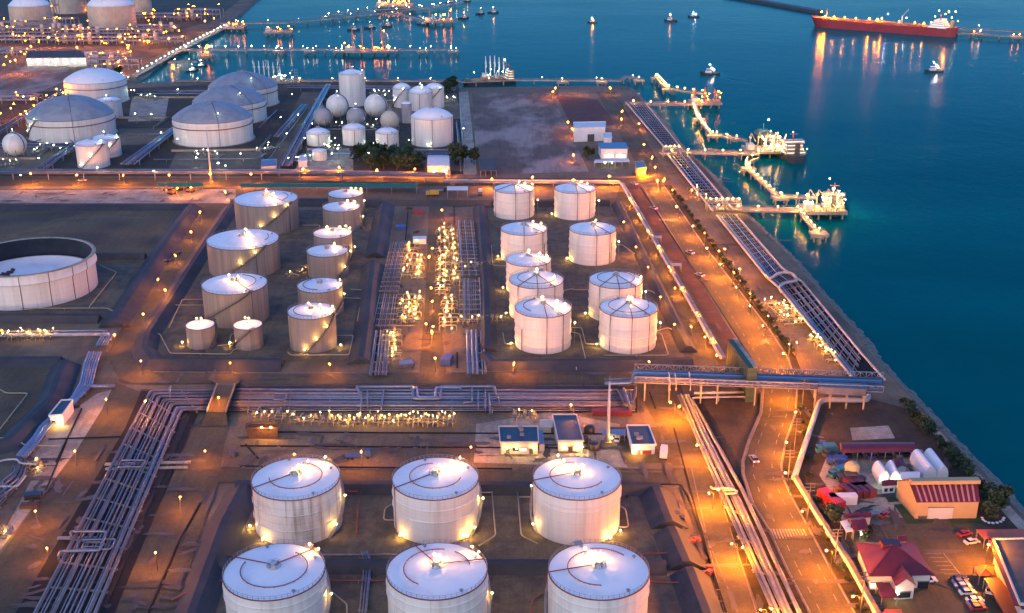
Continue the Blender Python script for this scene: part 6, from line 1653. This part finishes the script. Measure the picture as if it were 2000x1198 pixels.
jetty('lamp-lit causeway wall leading out past the white domed tank', [(258, 150), (352, 97), (440, 52)], 8, z=1.2, lamp='lamp_white', step=16, lr=.5, lh=4, piles=500, group='causeways', name='causeway', cat='causeway')

DW = 'low dyke walls among the far tanks'
for lab, px in (('low concrete dyke wall right of the grey domed tank with the stair', [(232, 232), (330, 232), (300, 252)]), ('low concrete dyke wall in front of the nearest grey domed tank', [(335, 297), (505, 295), (530, 268)]), ('low concrete dyke wall left of the small white tanks', [(588, 292), (596, 255), (604, 215)]),
                ('low concrete dyke wall before the large low-domed tank', [(785, 298), (900, 298), (892, 240)]), ('low concrete dyke wall behind the gas spheres', [(615, 196), (880, 200)]), ('low concrete dyke wall round the lone gas sphere', [(-20, 312), (70, 312), (95, 292)]), ('low concrete dyke wall along the inlet rack', [(262, 192), (405, 192)])):
    wall_line('dyke_wall', lab, px, 1.6, .6, 'concrete').__setitem__('group', DW)
for lab, px in (('thin silver pipe crossing the yard right of the stair tank', [(250, 262), (330, 262), (345, 245)]), ('thin silver pipe in front of the domed row', [(300, 312), (500, 310), (520, 300)]), ('thin silver pipe left of the blue diagonal rack', [(520, 318), (600, 210)]), ('thin silver pipe between the spheres and the short tanks', [(600, 252), (780, 254)]),
                ('thin silver pipe before the pale shed', [(690, 304), (835, 306)]), ('thin silver pipe along the far left yard', [(-20, 300), (120, 262), (160, 290)]), ('thin silver pipe behind the large low-domed tank', [(770, 224), (890, 226)]), ('thin silver pipe along the concrete path', [(897, 190), (908, 335)]), ('second thin silver pipe along the concrete path', [(891, 240), (900, 335)]), ('thin silver pipe beside the nearest grey dome', [(505, 250), (540, 216)])):
    pipeline(lab, px, 2.0, .35, 'pipe', group='thin silver pipes among the far tanks')
# ------------------------------------------------------------------ lamps
def make_lamp(mat, h, arm, r, name='street_lamp', label='x'):
    t = thing(name, label, 'street lamp', (0, -400, 0))
    mb = MB(); o = Vector((0, -400, 0))
    mb.tube([o, o + Vector((0, 0, h))] if not arm else [o, o + Vector((0, 0, h * .94)), o + Vector((arm * .4, 0, h)), o + Vector((arm, 0, h + .05))], .09, 6, .06); mb.build('pole', M['darksteel'], t)
    mb = MB(); mb.box(o + Vector((arm, 0, h + .12)), (1.0, .45, .16)); mb.build('lamp_head', M['darksteel'], t)
    bulb(t, o + Vector((arm, 0, h - .2)), mat, r)
    return t
LAMPS = {}
LR = random.Random(77)
def lamp_at(kind, x, y, rz, label, group, h=None):
    spec = {'road': ('lamp_orange', 7, 1.6, .18), 'yard': ('lamp_orange', 6, 0, .105), 'amber': ('lamp_bank', 5, 0, .15), 'far': ('lamp_far', 10, 0, .85), 'white': ('lamp_white', 7, 0, .4), 'flood': ('lamp_bright', 10, 0, .5), 'tall': ('lamp_orange', 14, 0, .34), 'big': ('lamp_orange', 9, 0, .23), 'dim': ('lamp_orange', 6, 0, .1)}[kind]
    p = G(x, y, spec[1])
    loc = Vector((p.x, p.y, 0)) - Vector((math.cos(rz), math.sin(rz), 0)) * spec[2]
    if kind not in LAMPS:
        t = make_lamp(*spec); LAMPS[kind] = t
        t.location = loc; t.rotation_euler = (0, 0, rz)
        t['label'] = label; t['group'] = group
        return t
    return dup(LAMPS[kind], loc, rz, label, group, scale=LR.uniform(.82, 1.12))
def zz(ox, oy, l): return [Z(ox, oy, a, b) for a, b in l]
for x, y in zz(1200, 340, [(280, 40), (405, 215), (510, 330), (600, 470), (690, 590), (790, 720), (880, 850), (965, 985), (1098, 1165)]):
    lamp_at('road', x, y, R(200), 'orange street lamp standing in the verge between the shore road and the quay yard', 'street lamps along the shore road verge')
for x, y in zz(1200, 340, [(325, 30), (380, 95), (590, 380), (680, 495), (718, 492), (778, 625), (815, 622), (883, 765), (1000, 925), (1137, 1100), (1187, 1100), (505, 95)]):
    lamp_at('yard', x, y, 0, 'orange post lamp on the bare quay yard beside the pipe racks', 'post lamps on the quay yard')
for x, y in zz(1200, 340, [(100, 160), (160, 258), (218, 360), (290, 470), (355, 600), (440, 730), (535, 890), (640, 1060)]):
    lamp_at('amber', x, y, 0, 'amber lamp beside the pair of silver pipes on the embankment', 'lamps along the lit silver pipes')
for x, y in zz(1200, 340, [(60, 300), (140, 470), (220, 600), (300, 800), (395, 725), (390, 980), (500, 1000), (590, 1060), (665, 1180)]):
    lamp_at('yard', x, y, 0, 'orange post lamp along the service road left of the lit silver pipes', 'post lamps of the pit-side service road')
for x, y in zz(1200, 620, [(365, 558), (418, 560), (537, 822), (612, 1120), (676, 1122)]) + zz(1200, 838, [(763, 740), (830, 745), (950, 1165), (1025, 1170)]):
    lamp_at('road', x, y, R(180), 'orange street lamp by the lower service road and its pipe bundle', 'street lamps along the lower service road')
for x, y in zz(1200, 620, [(1180, 612), (1117, 792), (1115, 1020)]) + zz(1200, 838, [(1217, 510), (1380, 797), (1555, 1100)]) + [(1540, 752)]:
    lamp_at('road', x, y, R(180), 'orange street lamp on the right side of the curving main road', 'street lamps along the curving main road')
for x, y in [(60, 345), (150, 345), (240, 344), (330, 345), (410, 344), (490, 345), (592, 333), (663, 333), (736, 332), (810, 333), (868, 333), (960, 352), (1040, 352), (1120, 352), (1190, 350)]:
    lamp_at('road', x, y - 4, R(-90), 'orange street lamp along the far straight road behind the tank pits', 'street lamps along the far straight road')
for x, y in zz(0, 340, [(1300, 250), (1240, 375), (1140, 515), (1025, 680), (1075, 755), (742, 1030), (930, 900)]) + [(440, 372)]:
    lamp_at('yard', x, y, 0, 'orange post lamp beside the left road between the pits', 'post lamps along the left road')
for x, y in zz(0, 620, [(915, 288), (690, 540), (945, 550), (1420, 522), (485, 865), (1330, 848), (1168, 1160)]) + zz(0, 838, [(1010, 805), (230, 535), (300, 750)]) + [(449, 703), (1003, 707), (1268, 708), (643, 706)]:
    lamp_at('yard', x, y, 0, 'orange post lamp on the lower left roads and junctions', 'post lamps on the lower left roads')
for x, y in zz(800, 620, [(145, 88), (680, 288), (1050, 562), (398, 850)]) + zz(400, 620, [(1475, 88), (580, 875), (1017, 875)]) + zz(400, 340, [(1480, 470), (1478, 815), (1320, 445), (1540, 240), (1435, 960)]) + [(838, 500), (842, 560), (846, 640), (850, 700)]:
    lamp_at('dim', x, y, 0, 'small orange post lamp along the centre road or the yard behind the front tanks', 'small post lamps in the middle of the plant')
for x, y in [(1085, 172), (1192, 172), (1128, 172), (1080, 180), (1110, 236), (1118, 252), (1214, 232), (1248, 240), (1258, 282), (1274, 306), (1280, 326), (1296, 350), (1284, 352), (1120, 300), (1215, 215)]:
    lamp_at('yard', x, y, 0, 'orange post lamp around the bare plots by the shore', 'post lamps around the bare plots')
for x, y in [(52, 222), (46, 190), (262, 176), (264, 222), (295, 224), (314, 256), (347, 176), (383, 306), (425, 317), (346, 270), (582, 224), (595, 270), (570, 182), (720, 300), (742, 305), (715, 280), (735, 234), (752, 186), (770, 190), (873, 189), (886, 190), (640, 285), (660, 292), (648, 300), (105, 285), (75, 308), (130, 280), (190, 328), (548, 228), (905, 250), (440, 322), (560, 262), (610, 240), (668, 240), (780, 300), (806, 300), (40, 340), (300, 330), (470, 300)]:
    lamp_at('white', x, y, 0, 'pale white work lamp among the tanks beyond the far straight road', 'white work lamps among the far tanks')
for x, y in [(386, 300), (426, 314)]:
    lamp_at('flood', x, y, 0, 'bright white flood lamp in the yard before the nearest grey domed tank', 'flood lamps before the domed tanks')
rl = random.Random(9)
FARL = [(290, 40), (320, 62), (282, 28), (288, 80), (325, 63), (291, 81), (255, 100), (248, 88), (186, 125), (214, 121), (385, 30), (427, 8), (418, 36), (340, 28), (366, 30), (400, 22), (300, 20), (230, 98), (12, 110), (20, 120), (8, 128), (60, 104), (48, 106), (330, 100), (200, 102), (350, 60), (270, 62)]
FARL += [(rl.uniform(-10, 420), rl.uniform(4, 92)) for _ in range(34)] + [(rl.uniform(-5, 130), 240 - rl.uniform(0, 60) - 0) for _ in range(7)] + [(150 - k * 14 + rl.uniform(-3, 3), 165 + k * 7) for k in range(9)]
for x, y in FARL:
    lamp_at('far', x, y, 0, 'orange yard lamp of the far lit terminal at the upper left', 'yard lamps of the far lit terminal')
lamp_at('big', 1931, 1062, 0, 'brilliant orange lamp on a thick post in the compound parking yard', 'compound flood lamp')

for x, y in [(25, 66), (95, 70), (160, 68), (235, 72), (290, 60), (340, 52), (400, 40), (60, 88), (150, 90), (250, 96), (330, 74), (30, 118), (230, 118), (300, 30), (20, 205), (60, 190), (110, 172)]:  # strong fill lamps, added to give the terminal ground its orange glow
    lamp_at('tall', x, y, 0, 'added orange fill lamp on a tall pole among the racks of the far lit terminal', 'added fill lamps of the far lit terminal')
# masts and power poles
for lab, x, y0, y1 in (('tall white mast standing at the side of the far road', 413, 356, 255), ('tall white mast rising beside the three dark-roofed buildings', 1187, 865, 745)):
    p = G(x, y0); h = lift(p, y1); mb = MB(); mb.tube([p, p + Vector((0, 0, h))], .75, 8, .3)
    t = thing('mast', lab, 'mast', p, 'tall white masts'); mb.build('pole', M['pipe_white'], t)
    mb = MB(); mb.box(p + Vector((0, 0, .3)), (2.2, 2.2, .6)); mb.build('plinth', M['concrete'], t)
    mb = MB(); mb.tube([p + Vector((0, 0, h)), p + Vector((0, 0, h + 2))], .08, 4); mb.build('finial', M['steel'], t)
def power_pole(x, y, h, label):
    p = G(x, y); t = thing('power_pole', label, 'power pole', p, 'timber power poles beside the main road')
    mb = MB(); mb.tube([p, p + Vector((0, 0, h))], .2, 6, .13); mb.build('pole', M['wood'], t)
    for k in (.96, .87, .78):
        mb = MB(); mb.beam(p + Vector((-1.5, .25, h * k)), p + Vector((1.5, .25, h * k)), .16); mb.build('crossarm', M['wood'], t)
for x, y, h, lab in ((1576, 1018, 13, 'power pole with crossarms beside the boundary wall'), (1680, 1200, 13, 'power pole cut by the bottom edge beside the wall'), (1538, 945, 12, 'power pole at the wall corner'),
                     (1551, 880, 12, 'power pole on the verge halfway up the road bend'), (1566, 800, 12, 'power pole just past the pipe bridge'), (1630, 1100, 11, 'power pole between two street lamps at the lower road'),
                     (1540, 700, 12, 'lattice-armed pole beyond the pipe bridge'), (1376, 480, 12, 'pole in the verge near the pedestrian crossing'), (1430, 555, 12, 'pole on the quay yard, middle one'), (1463, 610, 12, 'pole on the quay yard near the staggered valve bay')):
    power_pole(x, y, h, lab)

# ------------------------------------------------------------------ vegetation
def tree_mesh(seed, n, w, h, leaf):
    rr = random.Random(seed); mb = MB()
    cl = [(Vector((rr.uniform(-.6, .6) * w / 2, rr.uniform(-.6, .6) * w / 2, h * rr.uniform(.4, .9))), w * rr.uniform(.16, .3)) for _ in range(9)]
    for i in range(n):
        c, r = rr.choice(cl)
        d = Vector((rr.gauss(0, 1), rr.gauss(0, 1), rr.gauss(0, .8))).normalized() * r * rr.uniform(.55, 1.1)
        p = c + d; s = leaf * rr.uniform(.6, 1.3)
        a = Vector((rr.gauss(0, 1), rr.gauss(0, 1), rr.gauss(0, .6))).normalized(); b = a.orthogonal().normalized(); 
        mb.add([p - a * s - b * s * .6, p + a * s - b * s * .6, p + a * s + b * s * .6, p - a * s + b * s * .6], [(0, 1, 2, 3)])
    tr = MB(); tr.tube([(0, 0, 0), (.1, 0, h * .35), (0, .1, h * .7)], .045 * h, 6, .015 * h)
    for k in range(4):
        c = cl[k][0]; tr.tube([(0, 0, h * (.25 + .1 * k)), tuple(c)], .016 * h, 5, .006 * h)
    return mb, tr
TREES = []
for s, (n, w, h, lf) in enumerate(((520, 8, 8, .5), (420, 7, 6, .45), (260, 5, 3.2, .4))):
    a, b = tree_mesh(s + 3, n, w, h, lf)
    TREES.append((a, b))
_tm = {}
def tree(kind, x, y, sc, label, name='tree', cat='tree', group=None, mat='leaf'):
    p = G(x, y); t = thing(name, label, cat, p, group)
    if (kind, 0) not in _tm:
        for j, nm in ((0, 'crown'), (1, 'trunk')):
            me = bpy.data.meshes.new(nm); me.from_pydata([tuple(v) for v in TREES[kind][j].v], [], TREES[kind][j].f); me.materials.append(M['leaf' if j == 0 else 'bark']); _tm[(kind, j)] = me
    for j, nm in ((0, 'crown'), (1, 'trunk')):
        o = bpy.data.objects.new(nm, _tm[(kind, j)]); COL.objects.link(o); o.parent = t
        if j == 0 and mat != 'leaf': set_mat(o, M[mat])
    t.rotation_euler = (0, 0, rl.uniform(0, 6.28)); t.scale = (sc, sc, sc * rl.uniform(.85, 1.1))
    return t
for x, y, s in ((1766, 793, .8), (1776, 802, 1.0), (1782, 812, .9), (1789, 824, 1.1), (1797, 832, 1.1), (1806, 842, 1.2), (1818, 853, .9), (1832, 868, .8), (1846, 882, 1.0), (1858, 898, 1.1), (1866, 908, 1.0), (1877, 922, 1.2), (1886, 932, 1.1), (1904, 952, 1.0), (1840, 876, .7), (1812, 848, 1.0)):
    tree(1, x, y + 2, s * .7, 'dark rounded shrub in the row between compound and quay path', 'shrub', 'shrub', 'shrubs along the quay path')
for x, y, s, m, lab in ((1920, 976, 1.0, 'leaf2', 'pale green lit tree at the right corner of the warehouse'), (1936, 992, 1.2, 'leaf', 'dark tree beside the pale one, nearer the quay path'), (1948, 1004, 1.3, 'leaf', 'broad dark tree above the white stone ring'), (1930, 1012, 1.0, 'leaf', 'dark tree nearest to the grass strip by the warehouse')):
    tree(0, x, y, s * .8, lab, mat=m, group='trees at the warehouse corner')
for x, y, s, lab in ((1624, 1020, .9, 'dark tree left of the maroon canopy, under the red trailer'), (1682, 1048, .7, 'small dark tree under the lamp-lit maroon canopy'), (1695, 1050, .6, 'bush at the right foot of the lamp-lit canopy'), (1668, 1046, .6, 'bush at the left foot of the lamp-lit canopy')):
    tree(1, x, y, s, lab, group='trees in the compound')
for i, (x, y) in enumerate(((700, 318), (715, 312), (730, 320), (742, 312), (758, 322), (770, 314), (785, 322), (796, 314), (808, 322), (724, 330), (750, 332), (775, 332), (800, 332), (818, 328))):
    tree(0, x, y, 1.3, 'dark tree in the grove before the short white tanks', group='grove beyond the far straight road')
for x, y, s, lab in ((890, 322, 1.6, 'round dark tree right of the pale pink-roofed shed'), (905, 318, 1.3, 'round tree between the shed and the concrete path'), (926, 322, 1.2, 'tree right of the concrete path'), (872, 186, 1.5, 'tree behind the domed cluster near the quay'), (884, 178, 1.6, 'tree at the quay, left of the pale ship'), (1150, 312, 1.0, 'tree left of the long white-topped shelter')):
    tree(0, x, y, s, lab, group='single trees beyond the far road')
for k in range(20):
    x, y = 235 - k * 8 + rl.uniform(-3, 3), 150 + k * 4.4 + rl.uniform(-2, 2)
    tree(0, x, y, rl.uniform(.9, 1.4), 'dark tree in the belt behind the left domed tanks', group='tree belt behind the left domed tanks')
for k in range(34):         # hedge along the shore road verge
    f = k / 33
    p = lerp2((1318, 378), (1548, 690), f)
    tree(2, p[0] + rl.uniform(-2, 2), p[1] + rl.uniform(-2, 2), rl.uniform(.45, .7), 'low dark hedge bush in the strip beside the shore road', 'hedge_bush', 'bush', 'hedge bushes along the shore road')
for k in range(16):
    f = k / 15; p = lerp2((1566, 800), (1680, 1190), f)
    tree(2, p[0] - 26 * math.sin(f * 3.1) + rl.uniform(-3, 3), p[1] + rl.uniform(-3, 3), rl.uniform(.35, .6), 'scrubby bush on the verge between the main road and the wall', 'verge_bush', 'bush', 'scrub bushes by the boundary wall')
for k in range(26):
    f = k / 25; p = lerp2((1362, 850), (1520, 1200), f)
    tree(2, p[0] + rl.uniform(-5, 5), p[1] + rl.uniform(-3, 3), rl.uniform(.2, .4), 'small dry tuft between the lower service road and its pipe bundle', 'verge_bush', 'bush', 'tufts beside the lower pipe bundle', mat='leaf2')
# white stones
mb0 = None
for k in range(9):
    a = k / 8 * math.pi; p = G(1939 + 21 * math.cos(a + math.pi), 1014 + 10 * math.sin(a) ); mb = MB(); mb.ball(p + Vector((0, 0, .3)), .55, 7, 5, .7)
    single('edging_stone', mb, M['wall_white'], 'white-painted stone in the ring under the corner trees', 'stone', 'white stones ringing the corner trees')

# ------------------------------------------------------------------ vehicles
def make_car(label='x', paint='car_white', kind='sedan'):
    t = thing('parked_car', label, 'car', (0, 0, 0))
    mb = MB(); L, W = 4.6, 1.8
    prof = [(-2.3, .35), (-2.3, .8), (-2.15, .95), (-1.3, .98), (1.0, .95), (2.1, .8), (2.3, .6), (2.3, .35)]
    vs_ = [(x, s * W / 2, z) for s in (-1, 1) for x, z in prof]; n = len(prof)
    mb.add(vs_, [list(range(n))[::-1] if False else list(range(n)), list(range(n, 2 * n))[::-1]] + [(i, n + i, n + (i + 1) % n, (i + 1) % n) for i in range(n)])
    local_part('body', mb, paint, t)
    mb = MB(); pr = [(-1.75, .97), (-1.15, 1.42), (.2, 1.45), (1.05, .96)]
    vs_ = [(x, s * (W / 2 - .08 - (.14 if z > 1.2 else 0)), z) for s in (-1, 1) for x, z in pr]
    mb.add(vs_, [(0, 1, 2, 3), (7, 6, 5, 4)] + [(i, 4 + i, 4 + (i + 1) % 4, (i + 1) % 4) for i in range(4)]); local_part('window', mb, 'glass', t)
    mb = MB(); mb.box((-.48, 0, 1.47), (1.45, 1.42, .06)); local_part('car_roof', mb, paint, t)
    for x in (-1.4, 1.4):
        for s in (-1, 1):
            mb = MB(); mb.tube([(x, s * .72, .33), (x, s * .93, .33)], .33, 10); local_part('wheel', mb, 'black', t)
    for s in (-1, 1):
        mb = MB(); mb.box((2.28, s * .62, .68), (.08, .38, .16)); local_part('headlight', mb, 'pipe_white', t)
        mb = MB(); mb.box((-2.29, s * .65, .78), (.06, .3, .14)); local_part('tail_light', mb, 'red', t)
    return t
CAR = make_car()
_first = [True]
def car(x, y, rz, label, paint='car_white', group=None, sc=1.0):
    if _first[0]:
        t = CAR; _first[0] = False
        t.location = G(x, y) + Vector((0, 0, .45)); t.rotation_euler = (0, 0, rz); t['label'] = label
        if group: t['group'] = group
    else: t = dup(CAR, G(x, y) + Vector((0, 0, .45)), rz, label, group)
    t.scale = (sc, sc, sc)
    for nm in ('body', 'car_roof'):
        for o in kid(t, nm): set_mat(o, M[paint])
    return t
PC = 'cars parked in the compound yard'
for x, y, rz, lab, pt, sc in ((1811, 1139, .1, 'sedan half under the roof edge of the maroon office', 'car_white', 1.1), (1873, 1137, .12, 'dark car, topmost of the parked row in front of the orange canopy', 'car_black', 1), (1875, 1143, .12, 'silver car, second from the top of the parked row', 'car_grey', 1),
                       (1881, 1151, .12, 'white car, third from the top of the parked row', 'car_white', 1), (1889, 1163, .12, 'pale car, last of the upper parked row', 'car_white', 1), (1884, 1157, .12, 'dark car tucked between the two pale cars of the parked row', 'car_black', 1), (1903, 1178, .12, 'white car, first of the lower parked row', 'car_white', 1), (1904, 1185, .12, 'pale car, second of the lower parked row', 'car_grey', 1), (1909, 1193, .12, 'red car at the bottom of the lower parked row', 'car_red', 1),
                       (1931, 1157, 1.2, 'small white van standing by the covered walkway', 'car_white', 1), (1205, 862, 1.4, 'small white car parked under the pale shelter', 'car_white', 1), (1726, 1010, .8, 'tiny red vehicle alone on the pale apron', 'car_red', .9), (1883, 1048, .4, 'reddish car by the orange-lit canopy', 'car_red', 1), (1897, 1064, .3, 'pale car close to the brilliant yard lamp', 'car_white', 1)):
    car(x, y, rz, lab, pt, PC, sc)
for k, (x, y, pt) in enumerate(((1655, 892, 'car_black'), (1676, 892, 'car_black'), (1698, 894, 'blue'), (1718, 893, 'car_black'), (1733, 893, 'car_black'), (1752, 891, 'car_grey'), (1768, 890, 'car_black'))):
    car(x, y, 1.5, ('dark vehicle at the left end of the red carport', 'dark vehicle second from left in the red carport', 'blue vehicle in the red carport', 'dark vehicle right of the blue one in the carport', 'dark vehicle fifth along the red carport', 'grey vehicle near the right end of the carport', 'dark vehicle at the right end of the carport')[k], pt, 'vehicles under the red carport', 1.25)
RC = 'cars driving with red tail lights'
for x, y, rz, lab in ((1347, 497, 2.2, 'car with glowing red tail lights, upper one on the shore road'), (1366, 541, 2.2, 'car with glowing red tail lights, lower one on the shore road'), (1472, 902, 1.7, 'car with red tail lights on the curving main road'), (1238, 362, 2.2, 'car with red tail lights at the top of the shore road'), (1276, 410, 2.2, 'car with dim red tail lights near the far crossing'), (160, 356, 3.1, 'car with pinkish red lights on the far straight road')):
    t = car(x, y, rz, lab, 'car_grey', RC, 1.1)
    for o in kid(t, 'tail_light'): set_mat(o, M['lamp_red'])

def block_truck(label, x, y, rz, L, cab, box, name='truck', cat='truck', flat=False, group=None, hbox=2.4):
    t = thing(name, label, cat, G(x, y) + Vector((0, 0, .2)), group); t.rotation_euler = (0, 0, rz)
    mb = MB(); mb.box((L / 2 - 1.0, 0, 1.7), (2.0, 2.3, 2.2), taper=.92); local_part('cab', mb, cab, t)
    mb = MB(); mb.box((L / 2 - .35, 0, 2.1), (.75, 2.1, .8)); local_part('window', mb, 'glass', t)
    mb = MB(); mb.box((-.2, 0, .75), (L - .4, 1.1, .3)); local_part('chassis', mb, 'darksteel', t)
    mb = MB(); mb.box((-1.1, 0, .95 + (.15 if flat else hbox / 2)), (L - 2.5, 2.4, .3 if flat else hbox)); local_part('cargo_bed' if flat else 'cargo_box', mb, box, t)
    for x_ in (-L / 2 + 1, -L / 2 + 2.2, L / 2 - 1.2):
        for s in (-1, 1):
            mb = MB(); mb.tube([(x_, s * .85, .5), (x_, s * 1.2, .5)], .5, 10); local_part('wheel', mb, 'black', t)
    return t
def container(label, x, y, rz, L, mat, name='container', group=None, W=2.5, Hh=2.6, z=.3):
    t = thing(name, label, 'container', G(x, y) + Vector((0, 0, z)), group); t.rotation_euler = (0, 0, rz)
    mb = MB(); mb.box((0, 0, Hh / 2), (L, W, Hh))
    n = int(L / .6)
    for k in range(n):
        for s in (-1, 1): mb.box((-L / 2 + (k + .5) * L / n, s * W / 2, Hh / 2), (.22, .1, Hh * .86))
    local_part('body', mb, mat, t)
    for s in (-.5, .5):
        mb = MB(); mb.box((-L / 2 - .03, s * W * .48, Hh / 2), (.06, W * .44, Hh * .92)); local_part('door', mb, mat, t)
    mb = MB()
    for sx in (-1, 1):
        for sy in (-1, 1): mb.box((sx * (L / 2 - .08), sy * (W / 2 - .05), Hh / 2), (.2, .2, Hh + .06))
    local_part('corner_post', mb, 'darksteel', t)
    return t
CG = 'red containers and tanks stacked in the compound'
for k, (x, y, lab) in enumerate(((1655, 968, 'red container, left one of the packed block by the white cabin'), (1668, 968, 'red container, second of the packed block'), (1681, 967, 'red container, third of the packed block, darkest end'), (1693, 966, 'pinkish container at the right end of the packed block'), (1662, 955, 'red container at the rear left of the packed block'), (1676, 954, 'red container at the rear right of the packed block'))):
    container(lab, x, y, R(112), 6, 'red_roof' if k != 3 else 'red', group=CG)
container('white cabin container with lit side near the red trailer', 1645, 985, R(2), 8.5, 'wall_white', 'cabin_container', Hh=3)
container('bright red trailer standing beside the boundary wall', 1622, 986, R(112), 9.5, 'red_bright', 'trailer', W=3.4, Hh=3)
container('rust-orange skip left of the red containers', 1642, 962, R(20), 4, 'orange', 'skip', Hh=1.6)
for k, (x, y, m_, lab) in enumerate(((1618, 880, 'blue', 'blue machine at the upper end of the scrap row'), (1612, 886, 'teal', 'teal machine at the upper end of the scrap row'), (1624, 892, 'darksteel', 'dark machine below the blue one in the scrap row'), (1634, 910, 'blue', 'bright blue flatbed in the middle of the scrap row'), (1650, 912, 'blue', 'second blue flatbed in the middle of the scrap row'), (1636, 932, 'teal', 'teal truck beside the buff silo'), (1648, 935, 'darksteel', 'dark truck behind the buff silo'), (1654, 943, 'darksteel', 'dark flatbed in front of the buff silo'), (1672, 942, 'car_black', 'black flatbed right of the buff silo'))):
    block_truck(lab, x, y, R(160 + 23 * (k % 3)), 6.5, m_, m_ if k % 2 else 'darksteel', flat=k % 2 == 0, group='parked machines in the compound scrap row')
def silo(label, x, y, r, h, mat):
    c = G(x, y); t = thing('silo', label, 'silo', c); mb = MB(); mb.lathe(c, [(r, .8), (r, h), (r * .6, h + r * .45), (.05, h + r * .55)], 20); mb.build('vessel', M[mat], t)
    for k in range(4): mb = MB(); p = pol(c, r * .8, 45 + 90 * k, 0); mb.beam(p, p + Vector((0, 0, 1)), .3); mb.build('leg', M['steel'], t)
silo('rounded buff silo among the parked machines', 1662, 934, 2.3, 4.5, 'buff')
container('blue covered skip beside the centre road near its mouth', 873, 710, R(80), 6, 'blue', 'skip', W=4)
container('small blue box in the far yard near the white box', 783, 449, R(5), 5.5, 'blue', 'skip', W=4, Hh=2)
container('white box container on the yard left of the centre road', 820, 475, R(3), 7, 'wall_white', 'container', W=6)
container('white tarpaulin-covered crate by the near valve strip', 794, 716, R(15), 5, 'pipe', 'crate', W=4, Hh=1.6)
container('orange excavation skip left on the yard behind the narrow tanks', 818, 417, R(5), 6, 'red', 'skip', W=5, Hh=2)
block_truck('yellow truck on the yard right of the far narrow tank', 845, 383, R(180), 8, 'yellow', 'yellow', flat=False)
block_truck('dark crane truck parked behind the centre road', 858, 376, R(10), 9, 'car_black', 'steel', flat=True)
block_truck('grey lorry near the pipe rack leg', 938, 381, R(90), 8, 'wall_white', 'darksteel', flat=True)
block_truck('small blue crane truck behind the left front tank', 700, 896, R(8), 8.5, 'blue', 'blue', flat=True)
block_truck('pink-white van parked beside the white dark-roofed building', 1296, 893, R(80), 6.5, 'wall_white', 'wall_white')
container('dark equipment box at the lower left yard', 66, 974, R(10), 5, 'car_black', 'equipment_box', Hh=1.6)
container('dark low crate near the pipe ends at lower left', 58, 992, R(5), 5, 'rust', 'equipment_box', Hh=1)
container('red stacked skips at the right end of the horizontal rack', 1195, 811, R(0), 14, 'red', 'skip', W=3, Hh=2)
bldg('shelter', 'white-roofed shelter hut behind the centre road near the rack leg', [(873, 372), (914, 372), (914, 365), (873, 365)], 5, 'wall', 'wall_white', 'slab', open_=3)
for lab, x0, x1, y in (('long dark green roof along the far road, left of the narrow tanks', 470, 815, 363), ('short dark green roof along the far road, above the yellow machines', 308, 396, 362)):
    bldg('green_shed', lab, [(x0, y + 3), (x1, y + 3), (x1, y - 4), (x0, y - 4)], 4, 'wall', 'green_roof', 'gable', 1.0, cat='shed', open_=8)
# yellow machines
def excavator(label, x, y, rz, mat='yellow'):
    t = thing('excavator', label, 'excavator', G(x, y) + Vector((0, 0, .2)), 'construction machines on the left yard'); t.rotation_euler = (0, 0, rz)
    for s in (-1, 1):
        mb = MB(); mb.box((0, s * 1.2, .5), (4.2, .6, .9)); local_part('track', mb, 'black', t)
    mb = MB(); mb.box((-.5, 0, 1.7), (3.4, 2.6, 1.4)); local_part('body', mb, mat, t)
    mb = MB(); mb.box((.7, .7, 2.6), (1.5, 1.1, 1.6)); local_part('cab', mb, 'glass', t)
    mb = MB(); mb.beam((1.2, -.4, 2), (4.2, -.4, 4.6), .5); mb.beam((4.2, -.4, 4.6), (6.2, -.4, 2.0), .4); local_part('arm', mb, mat, t)
    mb = MB(); mb.box((6.2, -.4, 1.6), (1.1, 1.0, .9)); local_part('bucket', mb, 'rust', t)
excavator('orange-yellow excavator, left one below the green roof', 335, 380, 2.6, 'orange'); excavator('yellow excavator, middle one below the green roof', 352, 372, .3); excavator('orange excavator, right one below the green roof', 372, 376, 2.9, 'orange')
for x, y, lab in ((346, 367, 'lit work lamp on the yard with the yellow machines, left'), (374, 366, 'lit work lamp on the yard with the yellow machines, right')):
    lamp_at('yard', x, y, 0, lab, 'lamps over the construction machines')
# loose gear along the left road and yards
gear = random.Random(21)
for k, (x, y, lab) in enumerate(((320, 512, 'dark heap of gear on the left road, near its far lamp'), (346, 497, 'dark pump set at the edge of the left road'), (325, 514, 'second dark heap close to the first on the left road'), (275, 566, 'dark pile of hoses at the bund foot beside the left road'), (262, 590, 'dark drum stack lower down the left road'), (455, 892, 'black pump box near the cross road end'), (300, 634, 'rusty fitting at the junction of the left road'), (248, 640, 'rusty fitting nearest to the blue pipe head'), (1330, 1012, 'dark skip on the path right of the slate bunds'), (1356, 1062, 'red hydrant cluster on the path right of the slate bunds'), (1380, 1120, 'red pipe rack on the path at the lower right pit'), (66, 985, 'rusty gear pile near the lower left pipe ends'), (143, 800, 'dark rounded bushes of gear beside the gatehouse lamp'), (800, 410, 'loose pallets on the yard behind the narrow tanks'), (812, 455, 'dark pallets near the small blue box'))):
    c = G(x, y); mb = MB()
    for i in range(6):
        q = c + Vector((gear.uniform(-1.6, 1.6), gear.uniform(-1.6, 1.6), 0)); s = gear.uniform(.5, 1.3)
        mb.box(q + Vector((0, 0, s / 2 + .3)), (s * 1.4, s, s), gear.uniform(0, 3))
    single('gear_pile', mb, M[('car_black', 'darksteel', 'rust', 'pipe_red')[3 if 'red ' in lab else 2 if 'rusty' in lab or 'pallets' in lab else k % 2]], lab, 'gear pile', 'loose gear left about the plant')
